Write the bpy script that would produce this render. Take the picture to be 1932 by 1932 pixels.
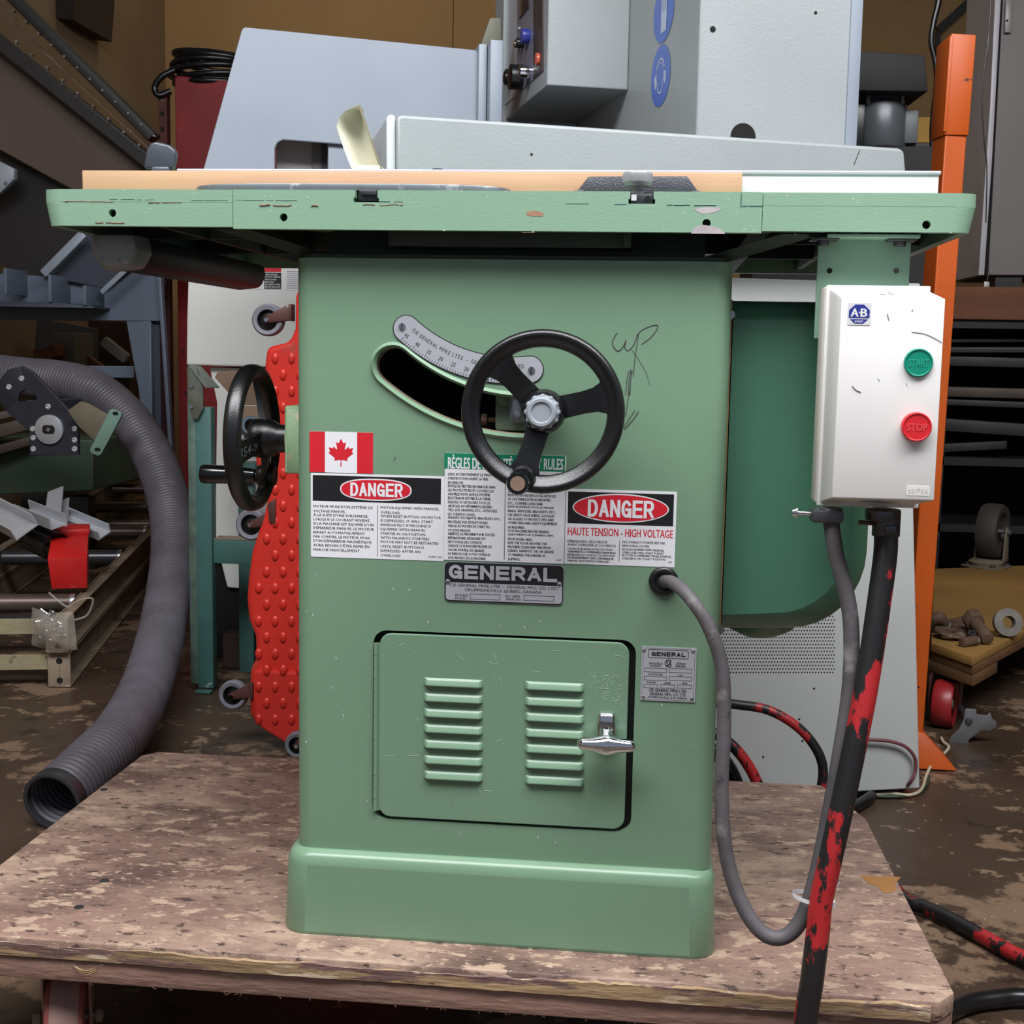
import bpy, bmesh, math, random
from mathutils import Vector, Matrix
random.seed(7)
PI = math.pi
for o in list(bpy.data.objects): bpy.data.objects.remove(o, do_unlink=True)
scene = bpy.context.scene
COL = scene.collection

# ------------------------------------------------------------------ camera
CP = Vector((.1845, -1.4413, .8886)); YAW, PIT, ROL, FPX = .1066, .1194, .0179, 2478.
FW = Vector((-math.sin(YAW)*math.cos(PIT), math.cos(YAW)*math.cos(PIT), -math.sin(PIT)))
RT = Vector((math.cos(YAW), math.sin(YAW), 0)); UP = RT.cross(FW)
R2 = RT*math.cos(ROL)+UP*math.sin(ROL); U2 = UP*math.cos(ROL)-RT*math.sin(ROL)
cam = bpy.data.objects.new('camera', bpy.data.cameras.new('camera')); COL.objects.link(cam)
cam.data.sensor_width = 36; cam.data.lens = FPX/1932*36; cam.data.clip_start = .02; cam.data.clip_end = 60
Mx = Matrix((R2, U2, -FW)).transposed().to_4x4(); Mx.translation = CP
cam.matrix_world = Mx
scene.camera = cam

# ------------------------------------------------------------------ light: an overcast day outside the open garage door behind the camera
w = bpy.data.worlds.new('world'); scene.world = w; w.use_nodes = True
wb = w.node_tree.nodes['Background']; wb.inputs[0].default_value = (.72, .82, 1, 1); wb.inputs[1].default_value = .3
def area(name, loc, target, sx, sy, power, col):
    l = bpy.data.lights.new(name, 'AREA'); l.shape = 'RECTANGLE'; l.size = sx; l.size_y = sy; l.energy = power; l.color = col
    o = bpy.data.objects.new(name, l); COL.objects.link(o); o.location = loc
    o.rotation_euler = (Vector(target)-Vector(loc)).to_track_quat('-Z', 'Y').to_euler()
    return o
area('door_daylight', (.3, -1.0, 3.15), (.1, .15, .6), 4.5, 1.1, 275, (.97, .98, 1.0))
area('back_wall_fill', (-1.6, 5.6, 3.9), (-1.2, 6.8, 1.2), 2.5, .4, 17, (1.0, .82, .6))  # added warm fill light that brightens the back wall
vs = scene.view_settings
vs.view_transform = 'Standard'; vs.look = 'None'; vs.gamma = 1; vs.use_curve_mapping = False
vs.exposure = -.05

# ------------------------------------------------------------------ pixel -> point helpers (1932 px frame)
def ray(px, py): return FW+R2*((px-966)/FPX)-U2*((py-966)/FPX)
def at(px, py, y):
    d = ray(px, py); return CP+d*((y-CP.y)/d.y)
def atz(px, py, z=0.):
    d = ray(px, py); return CP+d*((z-CP.z)/d.z)
class Frame:
    "a work frame turned about z, standing at (x,y); coordinates u (across), v (deep), z"
    def __init__(s, x, y, deg):
        s.M = Matrix.Translation((x, y, 0)) @ Matrix.Rotation(math.radians(deg), 4, 'Z'); s.I = s.M.inverted()
        s.o = Vector((x, y, 0)); s.n = (s.M.to_3x3() @ Vector((0, 1, 0)))
    def at(s, px, py, v=0.):
        d = ray(px, py); p = s.o+s.n*v
        t = (p-CP).dot(s.n)/d.dot(s.n)
        return s.I @ (CP+d*t)

# ------------------------------------------------------------------ materials
def lin(h):
    if isinstance(h, tuple): return (*h, 1) if len(h) == 3 else h
    h = h.lstrip('#'); c = [int(h[i:i+2], 16)/255 for i in (0, 2, 4)]
    return (*[x/12.92 if x <= .04045 else ((x+.055)/1.055)**2.4 for x in c], 1)
def M(name, col, rough=.5, metal=0, var=.12, vs=6, bump=0, bs=60, wear=(), spec=.5, coat=0, stretch=(1, 1, 1), rvar=0):
    "principled material; wear = list of (colour, noise scale, threshold, softness)"
    m = bpy.data.materials.new(name); m.use_nodes = True; nt = m.node_tree; N = nt.nodes; L = nt.links
    b = N['Principled BSDF']; b.inputs['Roughness'].default_value = rough; b.inputs['Metallic'].default_value = metal
    b.inputs['Specular IOR Level'].default_value = spec; b.inputs['Coat Weight'].default_value = coat
    tc = N.new('ShaderNodeTexCoord'); mp = N.new('ShaderNodeMapping'); mp.inputs['Scale'].default_value = stretch
    L.new(tc.outputs['Object'], mp.inputs['Vector'])
    c = lin(col)
    n = N.new('ShaderNodeTexNoise'); n.inputs['Scale'].default_value = vs; n.inputs['Detail'].default_value = 5
    L.new(mp.outputs[0], n.inputs['Vector'])
    mr = N.new('ShaderNodeMapRange'); mr.inputs['From Min'].default_value = .3; mr.inputs['From Max'].default_value = .7
    mr.inputs['To Min'].default_value = 1-var; mr.inputs['To Max'].default_value = 1+var
    L.new(n.outputs['Fac'], mr.inputs['Value'])
    mul = N.new('ShaderNodeVectorMath'); mul.operation = 'SCALE'; mul.inputs[0].default_value = c[:3]
    L.new(mr.outputs[0], mul.inputs['Scale']); cur = mul.outputs[0]
    for i, (wc, sc, th, soft) in enumerate(wear):
        n2 = N.new('ShaderNodeTexNoise'); n2.inputs['Scale'].default_value = sc; n2.inputs['Detail'].default_value = 8; n2.inputs['Roughness'].default_value = .65
        mp2 = N.new('ShaderNodeMapping'); mp2.inputs['Location'].default_value = (i*3.7+1, i*1.3, i*5.1); L.new(mp.outputs[0], mp2.inputs['Vector']); L.new(mp2.outputs[0], n2.inputs['Vector'])
        r = N.new('ShaderNodeMapRange'); r.inputs['From Min'].default_value = th; r.inputs['From Max'].default_value = th+soft
        L.new(n2.outputs['Fac'], r.inputs['Value'])
        mx = N.new('ShaderNodeMix'); mx.data_type = 'RGBA'; mx.inputs[7].default_value = lin(wc)
        L.new(r.outputs[0], mx.inputs[0]); L.new(cur, mx.inputs[6]); cur = mx.outputs[2]
    L.new(cur, b.inputs['Base Color'])
    if rvar:
        r = N.new('ShaderNodeMapRange'); r.inputs['From Min'].default_value = .35; r.inputs['From Max'].default_value = .65
        r.inputs['To Min'].default_value = max(.02, rough-rvar); r.inputs['To Max'].default_value = rough+rvar
        L.new(n.outputs['Fac'], r.inputs['Value']); L.new(r.outputs[0], b.inputs['Roughness'])
    if bump:
        n3 = N.new('ShaderNodeTexNoise'); n3.inputs['Scale'].default_value = bs; n3.inputs['Detail'].default_value = 6
        L.new(mp.outputs[0], n3.inputs['Vector'])
        bp = N.new('ShaderNodeBump'); bp.inputs['Strength'].default_value = bump; bp.inputs['Distance'].default_value = .004
        L.new(n3.outputs['Fac'], bp.inputs['Height']); L.new(bp.outputs[0], b.inputs['Normal'])
    return m
GREEN = M('green_enamel', '#6e8b72', .30, var=.04, vs=3, bump=.03, bs=90, spec=.5, wear=[('#9db5a0', 70, .735, .02), ('#47604d', 55, .76, .01)])
GREEN_TBL = M('green_enamel_table_rim', '#7b9b83', .5, var=.03, vs=4, bump=.05, bs=260, wear=[('#d3cdc9', 48, .74, .015), ('#8a6f58', 30, .755, .01)], stretch=(.35, 1, 1.5))
GREEN_DOOR = M('green_enamel_door', '#6d8a72', .32, var=.04, vs=3, bump=.04, bs=90, wear=[('#a5bba6', 42, .715, .02)], stretch=(1, 1, .6))
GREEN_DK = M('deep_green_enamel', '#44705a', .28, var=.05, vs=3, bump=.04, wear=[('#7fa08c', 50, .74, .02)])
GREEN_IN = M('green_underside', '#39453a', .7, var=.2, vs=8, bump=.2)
STEEL = M('machined_steel', '#a7a9ad', .3, .9, .1, 20, stretch=(.2, 1, 1), rvar=.1)
STEEL_DK = M('dark_steel', '#5b5c60', .42, .8, .15, 25, rvar=.1)
CHROME = M('chrome', '#d9dade', .06, 1, .02)
BLACKCAST = M('black_wrinkle_paint', '#0f0f11', .3, 0, .1, 20, bump=.11, bs=800, spec=.6)
BLACKGL = M('black_gloss_paint', '#0c0c0e', .16, 0, .05, 12, bump=.05, bs=60, spec=.6)
BLACKP = M('black_plastic', '#131315', .35, 0, .05)
HANDEND = M('copper_grey_end', '#94796b', .35, .3, .1, 30)
GREYPL = M('grey_plastic_cap', '#8d939a', .35, 0, .05, 30)
WHITEBOX = M('warm_white_plastic', '#dedcd9', .42, 0, .02, 5, wear=[('#b9b3ab', 40, .75, .03)])
BEIGE = M('box_grey_beige_plastic', '#bdb9b0', .5, 0, .06, 8)
WHITEL = M('label_white', '#d9d8dc', .35, 0, .02)
SILVERL = M('label_silver', '#b8b9c0', .3, .35, .03)
INK = M('black_ink', '#141316', .45, 0, 0)
INKG = M('grey_ink', '#3f3d44', .5, 0, 0)
REDI = M('label_red', '#c4202c', .35, 0, .03)
GREENI = M('label_green', '#0f7a57', .35, 0, .03)
BLUEI = M('label_blue', '#2c3486', .35, 0, .02)
BTN_G = M('button_green', '#10846b', .3, 0, .03)
BTN_R = M('button_red', '#c8242c', .3, 0, .03)
VOID = M('dark_interior', '#050606', .9, 0, 0)
RUBBER = M('grey_dusty_cable_rubber', '#514d50', .62, 0, .25, 14, wear=[('#8a8784', 9, .56, .12), ('#2a292b', 18, .62, .06)], bump=.15)
REDCABLE = M('black_cable_with_red_paint', '#1b1a1c', .42, 0, .2, 10, wear=[('#a42226', 11, .52, .015), ('#161517', 60, .62, .02)], stretch=(1, 1, .45), bump=.1)
BLACKCABLE = M('black_cable', '#111113', .3, 0, .15, 10)
MAPLE = M('maple_wood', '#b89272', .5, 0, .07, 7, bump=.05, stretch=(1, 8, 14))
ALU = M('brushed_aluminium', '#c9cbd1', .32, .45, .05, 12, stretch=(.1, 1, 3))
ALUW = M('white_anodised_face', '#dfe0e3', .35, .2, .02)
CREAM = M('cream_plastic', '#cfccb8', .4, 0, .06, 6)
DOLLY = M('worn_painted_plywood', '#7d6358', .62, 0, .28, 3, bump=.6, bs=90, stretch=(.55, 1, 1),
          wear=[('#a08776', 7, .47, .16), ('#54403a', 8, .50, .16), ('#a68d7a', 42, .55, .05), ('#46352f', 70, .57, .06), ('#b39c88', 130, .595, .05), ('#44342f', 24, .65, .03), ('#c3b8a6', 24, .70, .02)])
DOLLYEDGE = M('worn_plywood_edge', '#9a7f5f', .7, 0, .3, 7, bump=.5, bs=60, stretch=(.35, 1, 2.5), wear=[('#6e5450', 14, .52, .03), ('#c4b197', 26, .6, .03)])
DOLLYLOW = M('plywood_lower_layer', '#86685c', .75, 0, .2, 10, bump=.4, bs=80, stretch=(.4, 1, 2), wear=[('#a38a76', 40, .6, .05)])
PLY = M('yellow_plywood', '#8a6836', .6, 0, .2, 4, bump=.2, stretch=(.4, 1, 1), wear=[('#4f3a22', 5, .6, .08)])
PLYD = M('plywood_edge_brown', '#5d3f22', .8, 0, .25, 10, bump=.3, stretch=(.4, 1, 3))
GREYM = M('light_grey_hammered_paint', '#8d9294', .42, 0, .05, 5, bump=.12, bs=220, wear=[('#83888a', 28, .72, .02)])
GREYP = M('light_blue_grey_panel', '#868e9a', .45, 0, .05, 5, wear=[('#7c8187', 30, .755, .02)])
GREYW = M('pale_grey_panel', '#b2b5b3', .5, 0, .05, 4, wear=[('#8d8e88', 14, .68, .06), ('#3c3c3c', 55, .77, .01)])
DKMETAL = M('blue_grey_sheet_metal', '#343a46', .5, .1, .12, 4, bump=.05)
BLUEGREY = M('blue_grey_frame_paint', '#56606f', .5, 0, .1, 4, wear=[('#9aa3ad', 30, .72, .02)])
DKPANEL = M('dark_sheet_metal', '#1d1b1b', .5, .1, .2, 3)
BROWNM = M('rust_brown_steel', '#4e4038', .6, .1, .25, 3, bump=.2, stretch=(1, 1, .4))
BLACKRUB = M('black_belt_rubber', '#191615', .6, 0, .2, 20)
HOSE = M('black_flexible_hose', '#58545c', .5, 0, .2, 8, bump=.2, wear=[('#67626a', 6, .58, .1)])
ORANGE = M('orange_paint', '#b04a04', .5, 0, .1, 5, wear=[('#3a2418', 22, .7, .02), ('#8a3a10', 9, .66, .05)])
REDP = M('red_plastic', '#b51d1b', .38, 0, .08, 10)
REDCR = M('red_moulded_plastic', '#c22c22', .36, 0, .1, 6, wear=[('#7c4a3f', 4, .6, .1)])
REDRACK = M('dark_red_paint', '#7a1619', .5, 0, .15, 6, wear=[('#35110f', 12, .62, .04)])
GREENST = M('teal_green_stand_paint', '#3a5f5a', .5, 0, .15, 8, wear=[('#8f9b93', 26, .68, .02)])
KHAKI = M('dusty_khaki_steel', '#6b6353', .6, .1, .2, 8, wear=[('#7c5430', 9, .62, .05)])
DUSTY = M('dusty_beige_steel', '#7f705f', .7, .05, .25, 7, bump=.3, wear=[('#a5957f', 30, .6, .05), ('#5b4438', 8, .6, .05)])
DUSTYY = M('dusty_yellow_rail', '#8b8064', .75, 0, .25, 10, bump=.5, bs=90, wear=[('#5f5440', 20, .6, .05)])
PIPE = M('rusty_roller_steel', '#5d5048', .38, .55, .25, 6, stretch=(1, 1, 1), wear=[('#7a4a2a', 6, .6, .04)])
PIPEG = M('dark_roller_steel', '#4b494c', .3, .7, .2, 6)
BROWNB = M('brown_painted_bracket', '#4c2b27', .5, .1, .15, 10)
GREYTIRE = M('grey_caster_tyre', '#6f6f78', .5, 0, .06)
RUST = M('rusty_cast_iron', '#5a4436', .75, .2, .3, 18, bump=.4, wear=[('#7b7468', 22, .6, .04)])
CARD = M('brown_cardboard', '#86705d', .8, 0, .15, 9)
WOODB = M('reddish_timber', '#6b3f26', .7, 0, .25, 6, bump=.2, stretch=(.3, 1, 3))
WALL = M('tan_painted_wall', '#94774f', .8, 0, .08, 2, bump=.1)
WALLD = M('brown_wall_left', '#7d6a54', .85, 0, .1, 2, bump=.1)
CEIL = M('ceiling_board', '#8d877a', .9, 0, .1, 1)
CLOTHB = M('dust_brown_cloth', '#5a4a40', .9, 0, .2, 10)
DUSTPINK = M('dusty_pink_grey_wheel', '#8f7069', .7, 0, .15, 14, bump=.3)
WHEELRED = M('dull_red_wheel_rim', '#86413c', .6, 0, .2, 14)
CLEARBAG = M('clear_plastic_bag', '#b7ada0', .2, 0, .1, 12, bump=.6, bs=30)
_cb = CLEARBAG.node_tree.nodes['Principled BSDF']; _cb.inputs['Alpha'].default_value = .35
# floor: oily dark concrete with worn brown patches
FLOOR = M('stained_concrete_floor', '#44352a', .42, 0, .25, 2.2, bump=.25, bs=25, rvar=.14, wear=[('#7a6350', 3.2, .54, .03), ('#806a56', 13, .60, .03), ('#2b221b', 5.5, .57, .08), ('#8a7a68', 90, .74, .02)])

# ------------------------------------------------------------------ mesh builder
def auto_smooth(bm, ang=35):
    for f in bm.faces: f.smooth = True
    a = math.radians(ang)
    for e in bm.edges:
        if len(e.link_faces) == 2:
            e.smooth = e.calc_face_angle(0) < a and max(f.calc_area() for f in e.link_faces) < .03
        else: e.smooth = False
ROOT = {}
class MB:
    def __init__(s): s.v = []; s.f = []
    def add(s, vs, fs, M=None):
        o = len(s.v)
        s.v += [(M @ Vector(p)) if M else Vector(p) for p in vs]; s.f += [tuple(i+o for i in f) for f in fs]; return s
    def box(s, x0, x1, y0, y1, z0, z1, M=None):
        return s.add([(x0, y0, z0), (x1, y0, z0), (x1, y1, z0), (x0, y1, z0), (x0, y0, z1), (x1, y0, z1), (x1, y1, z1), (x0, y1, z1)],
                     [(0, 3, 2, 1), (4, 5, 6, 7), (0, 1, 5, 4), (1, 2, 6, 5), (2, 3, 7, 6), (3, 0, 4, 7)], M)
    def hexa(s, front, back):
        "8 corners: two quads given in the same turning sense"
        return s.add(list(front)+list(back), [(0, 1, 2, 3), (7, 6, 5, 4), (0, 4, 5, 1), (1, 5, 6, 2), (2, 6, 7, 3), (3, 7, 4, 0)])
    def sweep(s, poly, off, M=None):
        "closed polygon of 3D points, extruded by vector off"
        n = len(poly); off = Vector(off); a = [Vector(p) for p in poly]; b = [p+off for p in a]
        fs = [tuple(range(n)), tuple(range(2*n-1, n-1, -1))]+[(i, i+n, (i+1) % n+n, (i+1) % n) for i in range(n)]
        return s.add(a+b, fs, M)
    def prism(s, pts, y0, y1, M=None): return s.sweep([(p[0], y0, p[1]) for p in pts], (0, y1-y0, 0), M)
    def cyl(s, p0, p1, r0, r1=None, n=24, M=None):
        return s.lathe([(0, 0), (r0, 0), (r1 if r1 is not None else r0, 1), (0, 1)], p0, p1, n, M, True)
    def lathe(s, prof, p0, p1, n=32, M=None, unit=False):
        "profile (radius, distance along the axis p0->p1); unit: distances are fractions"
        p0 = Vector(p0); p1 = Vector(p1); ax = p1-p0; ln = ax.length; ax.normalize()
        q = ax.to_track_quat('Z', 'Y').to_matrix(); vs = []; fs = []; ring = []
        for r, h in prof:
            c = p0+ax*(h*ln if unit else h)
            if r <= 1e-7: ring.append([len(vs)]); vs.append(c)
            else:
                ring.append(list(range(len(vs), len(vs)+n)))
                vs += [c+q @ Vector((r*math.cos(2*PI*k/n), r*math.sin(2*PI*k/n), 0)) for k in range(n)]
        for a, b in zip(ring, ring[1:]):
            for k in range(n):
                k2 = (k+1) % n
                if len(a) == 1 and len(b) == 1: continue
                if len(a) == 1: fs.append((a[0], b[k2], b[k]))
                elif len(b) == 1: fs.append((a[k], a[k2], b[0]))
                else: fs.append((a[k], a[k2], b[k2], b[k]))
        return s.add(vs, fs, M)
    def torus(s, c, axis, R, r, n=48, m=12, ry=None):
        prof = [(R+r*math.cos(2*PI*k/m), (ry or r)*math.sin(2*PI*k/m)) for k in range(m+1)]
        return s.lathe(prof, c, Vector(c)+Vector(axis), n)
    def tube(s, pts, r, n=12, sub=6, caps=True, rib=0):
        P = smooth_path(pts, sub); m = len(P); rs = r if callable(r) else (lambda t: r)
        vs = []; fs = []; up = None
        for i, p in enumerate(P):
            d = (P[min(i+1, m-1)]-P[max(i-1, 0)]).normalized()
            if up is None: up = d.orthogonal().normalized()
            up = (up-d*up.dot(d)).normalized(); sd = d.cross(up)
            rr = rs(i/(m-1))
            vs += [p+(up*math.cos(2*PI*k/n)+sd*math.sin(2*PI*k/n))*rr for k in range(n)]
        for i in range(m-1):
            for k in range(n): fs.append((i*n+k, i*n+(k+1) % n, (i+1)*n+(k+1) % n, (i+1)*n+k))
        if caps: fs += [tuple(range(n-1, -1, -1)), tuple((m-1)*n+k for k in range(n))]
        return s.add(vs, fs)
    def ball(s, c, r, n=12, sq=(1, 1, 1)):
        vs = [Vector(c)+Vector((0, 0, r*sq[2]))]; m = n//2
        for i in range(1, m):
            a = PI*i/m
            vs += [Vector(c)+Vector((r*sq[0]*math.sin(a)*math.cos(2*PI*k/n), r*sq[1]*math.sin(a)*math.sin(2*PI*k/n), r*sq[2]*math.cos(a))) for k in range(n)]
        vs.append(Vector(c)-Vector((0, 0, r*sq[2]))); fs = []
        for k in range(n): fs.append((0, 1+k, 1+(k+1) % n))
        for i in range(m-2):
            for k in range(n): fs.append((1+i*n+k, 1+(i+1)*n+k, 1+(i+1)*n+(k+1) % n, 1+i*n+(k+1) % n))
        e = len(vs)-1; b = 1+(m-2)*n
        for k in range(n): fs.append((e, b+(k+1) % n, b+k))
        return s.add(vs, fs)
    def mesh(s, name, bevel=0, seg=2, ang=30, smooth=35, frame=None, inv=None):
        bm = bmesh.new(); T = frame.M if frame else None
        vv = [bm.verts.new((T @ p) if T else p) for p in s.v]
        for f in s.f:
            if len(set(f)) > 2:
                try: bm.faces.new([vv[i] for i in f])
                except ValueError: pass
        bmesh.ops.recalc_face_normals(bm, faces=bm.faces)
        if bevel:
            es = [e for e in bm.edges if len(e.link_faces) == 2 and e.calc_face_angle(0) > math.radians(ang)]
            bmesh.ops.bevel(bm, geom=es, offset=bevel, segments=seg, profile=.5, affect='EDGES', clamp_overlap=True)
        if s.v and max(p.y for p in s.v)-min(p.y for p in s.v) > 1e-4: auto_smooth(bm, smooth)
        if inv: bmesh.ops.transform(bm, matrix=inv, verts=bm.verts)
        me = bpy.data.meshes.new(name); bm.to_mesh(me); bm.free(); return me
    def build(s, name, mat, parent=None, label=None, frame=None, stuff=False, **k):
        inv = ROOT[parent.name] if parent is not None else None
        me = s.mesh(name, frame=frame, inv=inv, **k); me.materials.append(mat)
        o = bpy.data.objects.new(name, me); COL.objects.link(o)
        if parent is not None: o.parent = parent; ROOT[o.name] = ROOT[parent.name]
        else: ROOT[o.name] = Matrix.Identity(4)
        if label: o['label'] = label
        if stuff: o['kind'] = 'stuff'
        return o
def smooth_path(pts, sub):
    P = [Vector(p) for p in pts]
    if sub <= 1 or len(P) < 3: return P
    out = []; Q = [P[0]*2-P[1]]+P+[P[-1]*2-P[-2]]
    for i in range(1, len(Q)-2):
        a, b, c, d = Q[i-1:i+3]
        for k in range(sub):
            t = k/sub
            out.append(.5*((2*b)+(c-a)*t+(2*a-5*b+4*c-d)*t*t+(3*b-a-3*c+d)*t**3))
    out.append(P[-1]); return out
def thing(name, label, cat, loc, rz=0, group=None):
    o = bpy.data.objects.new(name, None); COL.objects.link(o); o.empty_display_size = .05
    o.location = loc; o.rotation_euler = (0, 0, rz)
    ROOT[o.name] = (Matrix.Translation(Vector(loc)) @ Matrix.Rotation(rz, 4, 'Z')).inverted()
    return tag(o, label, cat, group)
def tag(o, label, cat, group=None):
    o['label'] = label; o['category'] = cat
    if group: o['group'] = group
    return o
def single(name, mb, mat, label, cat, group=None, **k):
    "a thing that is one mesh, its origin moved to its base"
    o = mb.build(name, mat, **k); me = o.data
    xs = [v.co for v in me.vertices]
    c = Vector(((min(p.x for p in xs)+max(p.x for p in xs))/2, (min(p.y for p in xs)+max(p.y for p in xs))/2, min(p.z for p in xs)))
    me.transform(Matrix.Translation(-c)); o.location = c; ROOT[o.name] = Matrix.Translation(-c)
    return tag(o, label, cat, group)
def struct(name, mb, mat, **k):
    o = mb.build(name, mat, **k); o['kind'] = 'structure'; return o
def dup(root, loc, rz=0, label=None):
    r = root.copy(); COL.objects.link(r); r.location = loc; r.rotation_euler = (0, 0, rz)
    if label: r['label'] = label
    for ch in list(root.children):
        c = ch.copy(); COL.objects.link(c); c.parent = r
        for g in ch.children:
            d = g.copy(); COL.objects.link(d); d.parent = c
    return r
def cut(o, cutters):
    "boolean difference applied at once"
    tmp = []
    for mb in cutters:
        me = mb.mesh('cut', inv=ROOT[o.name]); me.materials.append(o.data.materials[0])
        c = bpy.data.objects.new('cut', me); COL.objects.link(c)
        if o.parent is not None: c.parent = o.parent
        else: c.location = o.location
        tmp.append(c); md = o.modifiers.new('b', 'BOOLEAN'); md.operation = 'DIFFERENCE'; md.object = c; md.solver = 'EXACT'
    dg = bpy.context.evaluated_depsgraph_get(); dg.update()
    me = bpy.data.meshes.new_from_object(o.evaluated_get(dg)); o.modifiers.clear()
    bm = bmesh.new(); bm.from_mesh(me); auto_smooth(bm, 30); bm.to_mesh(me); bm.free()
    old = o.data; o.data = me; bpy.data.meshes.remove(old)
    for c in tmp: bpy.data.objects.remove(c, do_unlink=True)
    return o
def rrect(x0, x1, z0, z1, r, n=6):
    out = []
    for cx, cz, a in ((x1-r, z1-r, 0), (x0+r, z1-r, 90), (x0+r, z0+r, 180), (x1-r, z0+r, 270)):
        out += [(cx+r*math.cos(math.radians(a+90*k/n)), cz+r*math.sin(math.radians(a+90*k/n))) for k in range(n+1)]
    return out
def ellipse(cx, cz, rx, rz, n=40, p=2.0):
    out = []
    for k in range(n):
        c, s = math.cos(2*PI*k/n), math.sin(2*PI*k/n)
        out.append((cx+rx*math.copysign(abs(c)**(2/p), c), cz+rz*math.copysign(abs(s)**(2/p), s)))
    return out
# lettering
def glyphs(s, res=2, bold=0, spacing=1.0, lines=1.0):
    cu = bpy.data.curves.new('t', 'FONT'); cu.body = s; cu.resolution_u = res; cu.offset = bold; cu.size = 1
    cu.space_character = spacing; cu.space_line = lines; cu.fill_mode = 'FRONT'
    ob = bpy.data.objects.new('t', cu); COL.objects.link(ob)
    dg = bpy.context.evaluated_depsgraph_get(); dg.update()
    me = bpy.data.meshes.new_from_object(ob.evaluated_get(dg))
    V = [(v.co.x, v.co.y) for v in me.vertices]; F = [tuple(p.vertices) for p in me.polygons]
    bpy.data.objects.remove(ob, do_unlink=True); bpy.data.curves.remove(cu); bpy.data.meshes.remove(me)
    return V, F
def put_text(mb, s, x0, x1, z0, z1, y, res=2, bold=0, spacing=1.0, lines=1.0):
    "text fitted in the rectangle x0..x1, z0..z1 on the plane y"
    V, F = glyphs(s, res, 0, spacing, lines)
    if not V: return mb
    if bold:                                     # heavier strokes: the glyphs laid down again a hair to each side
        h = (z1-z0)*bold; sh = [(-h, 0), (h, 0)] if h < .0002 else [(-h, -h*.6), (h, -h*.6), (-h, h*.6), (h, h*.6), (-h, 0), (h, 0)]
        for i, (dx, dz) in enumerate(sh):
            put_text(mb, s, x0+h+dx, x1-h+dx, z0+(0 if h < .0002 else h*.6)+dz, z1-(0 if h < .0002 else h*.6)+dz, y-i*2e-6, res, 0, spacing, lines)
        return mb
    ax = min(v[0] for v in V); bx = max(v[0] for v in V); az = min(v[1] for v in V); bz = max(v[1] for v in V)
    return mb.add([(x0+(v[0]-ax)/(bx-ax)*(x1-x0), y, z0+(v[1]-az)/(bz-az)*(z1-z0)) for v in V], F)
def block_text(mb, s, x0, x1, z0, z1, y, tw, th, gap):
    "capitals drawn with broad even strokes (tw, th: stroke width in letter widths / heights)"
    K = {'D': [[(0, 0), (0, 1)], 'D'], 'E': [[(0, 0), (0, 1)], [(0, 1), (1, 1)], [(0, .5), (.9, .5)], [(0, 0), (1, 0)]], 'L': [[(0, 1), (0, 0)], [(0, 0), (1, 0)]],
         'N': [[(0, 0), (0, 1)], [(1, 0), (1, 1)], [(.06, 1), (.94, 0)]], 'A': [[(0, 0), (.5, 1)], [(1, 0), (.5, 1)], [(.22, .30), (.78, .30)]], 'G': ['G'], 'R': [[(0, 0), (0, 1)], 'P', [(.5, .46), (1, 0)]]}
    n = len(s); wl = (x1-x0-(n-1)*gap)/n; H = z1-z0; cnt = [0]
    def arc(cx, cz, rx, rz, a0, a1, k=14): return [(cx+rx*math.cos(math.radians(a0+(a1-a0)*i/k)), cz+rz*math.sin(math.radians(a0+(a1-a0)*i/k))) for i in range(k+1)]
    for i, ch in enumerate(s):
        ox = x0+i*(wl+gap); lw = wl*tw; lh = H*th
        def put(P, e0=True, e1=True):
            "constant thickness path given in the inset letter box"
            Q = [(ox+lw/2+p[0]*(wl-lw), z0+lh/2+p[1]*(H-lh)) for p in P]; L_, R__ = [], []
            for j, q in enumerate(Q):
                a = Q[max(j-1, 0)]; b = Q[min(j+1, len(Q)-1)]; dx, dz = b[0]-a[0], b[1]-a[1]; l = math.hypot(dx, dz); dx /= l; dz /= l
                hw = math.hypot(dz*lw/2, dx*lh/2); ex = 0
                if (j == 0 and e0) or (j == len(Q)-1 and e1): ex = (1 if j else -1)*math.hypot(dx*lw/2, dz*lh/2)
                qx, qz = q[0]+dx*ex, q[1]+dz*ex
                for S, sg in ((L_, 1), (R__, -1)): S.append((min(max(qx-dz*hw*sg, ox-.02*wl), ox+wl*1.02), y-cnt[0]*4e-5, min(max(qz+dx*hw*sg, z0), z1)))
            cnt[0] = (cnt[0]+1) % 5; m_ = len(L_); mb.add(L_+R__, [(k, k+1, m_+k+1, m_+k) for k in range(m_-1)])
        for st in K[ch]:
            if st == 'D': put([(0, 1), (.45, 1)]+arc(.45, .5, .55, .5, 90, -90)[1:]+[(0, 0)])
            elif st == 'P': put([(0, 1), (.62, 1)]+arc(.62, .73, .38, .27, 90, -90)[1:]+[(0, .46)])
            elif st == 'G': put(arc(.5, .5, .5, .5, 38, 330)+[(1, .45)], True, False); put([(.55, .45), (1, .45)]); put([(1, .0), (1, .45)])
            else: put(st)
    return mb
def R(l, r, t, b, y):
    "pixel rectangle (left, right at mid height; top, bottom at mid width) -> x0,x1,z0,z1 on plane y"
    mx, my = (l+r)/2, (t+b)/2
    return at(l, my, y).x, at(r, my, y).x, at(mx, b, y).z, at(mx, t, y).z
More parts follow.
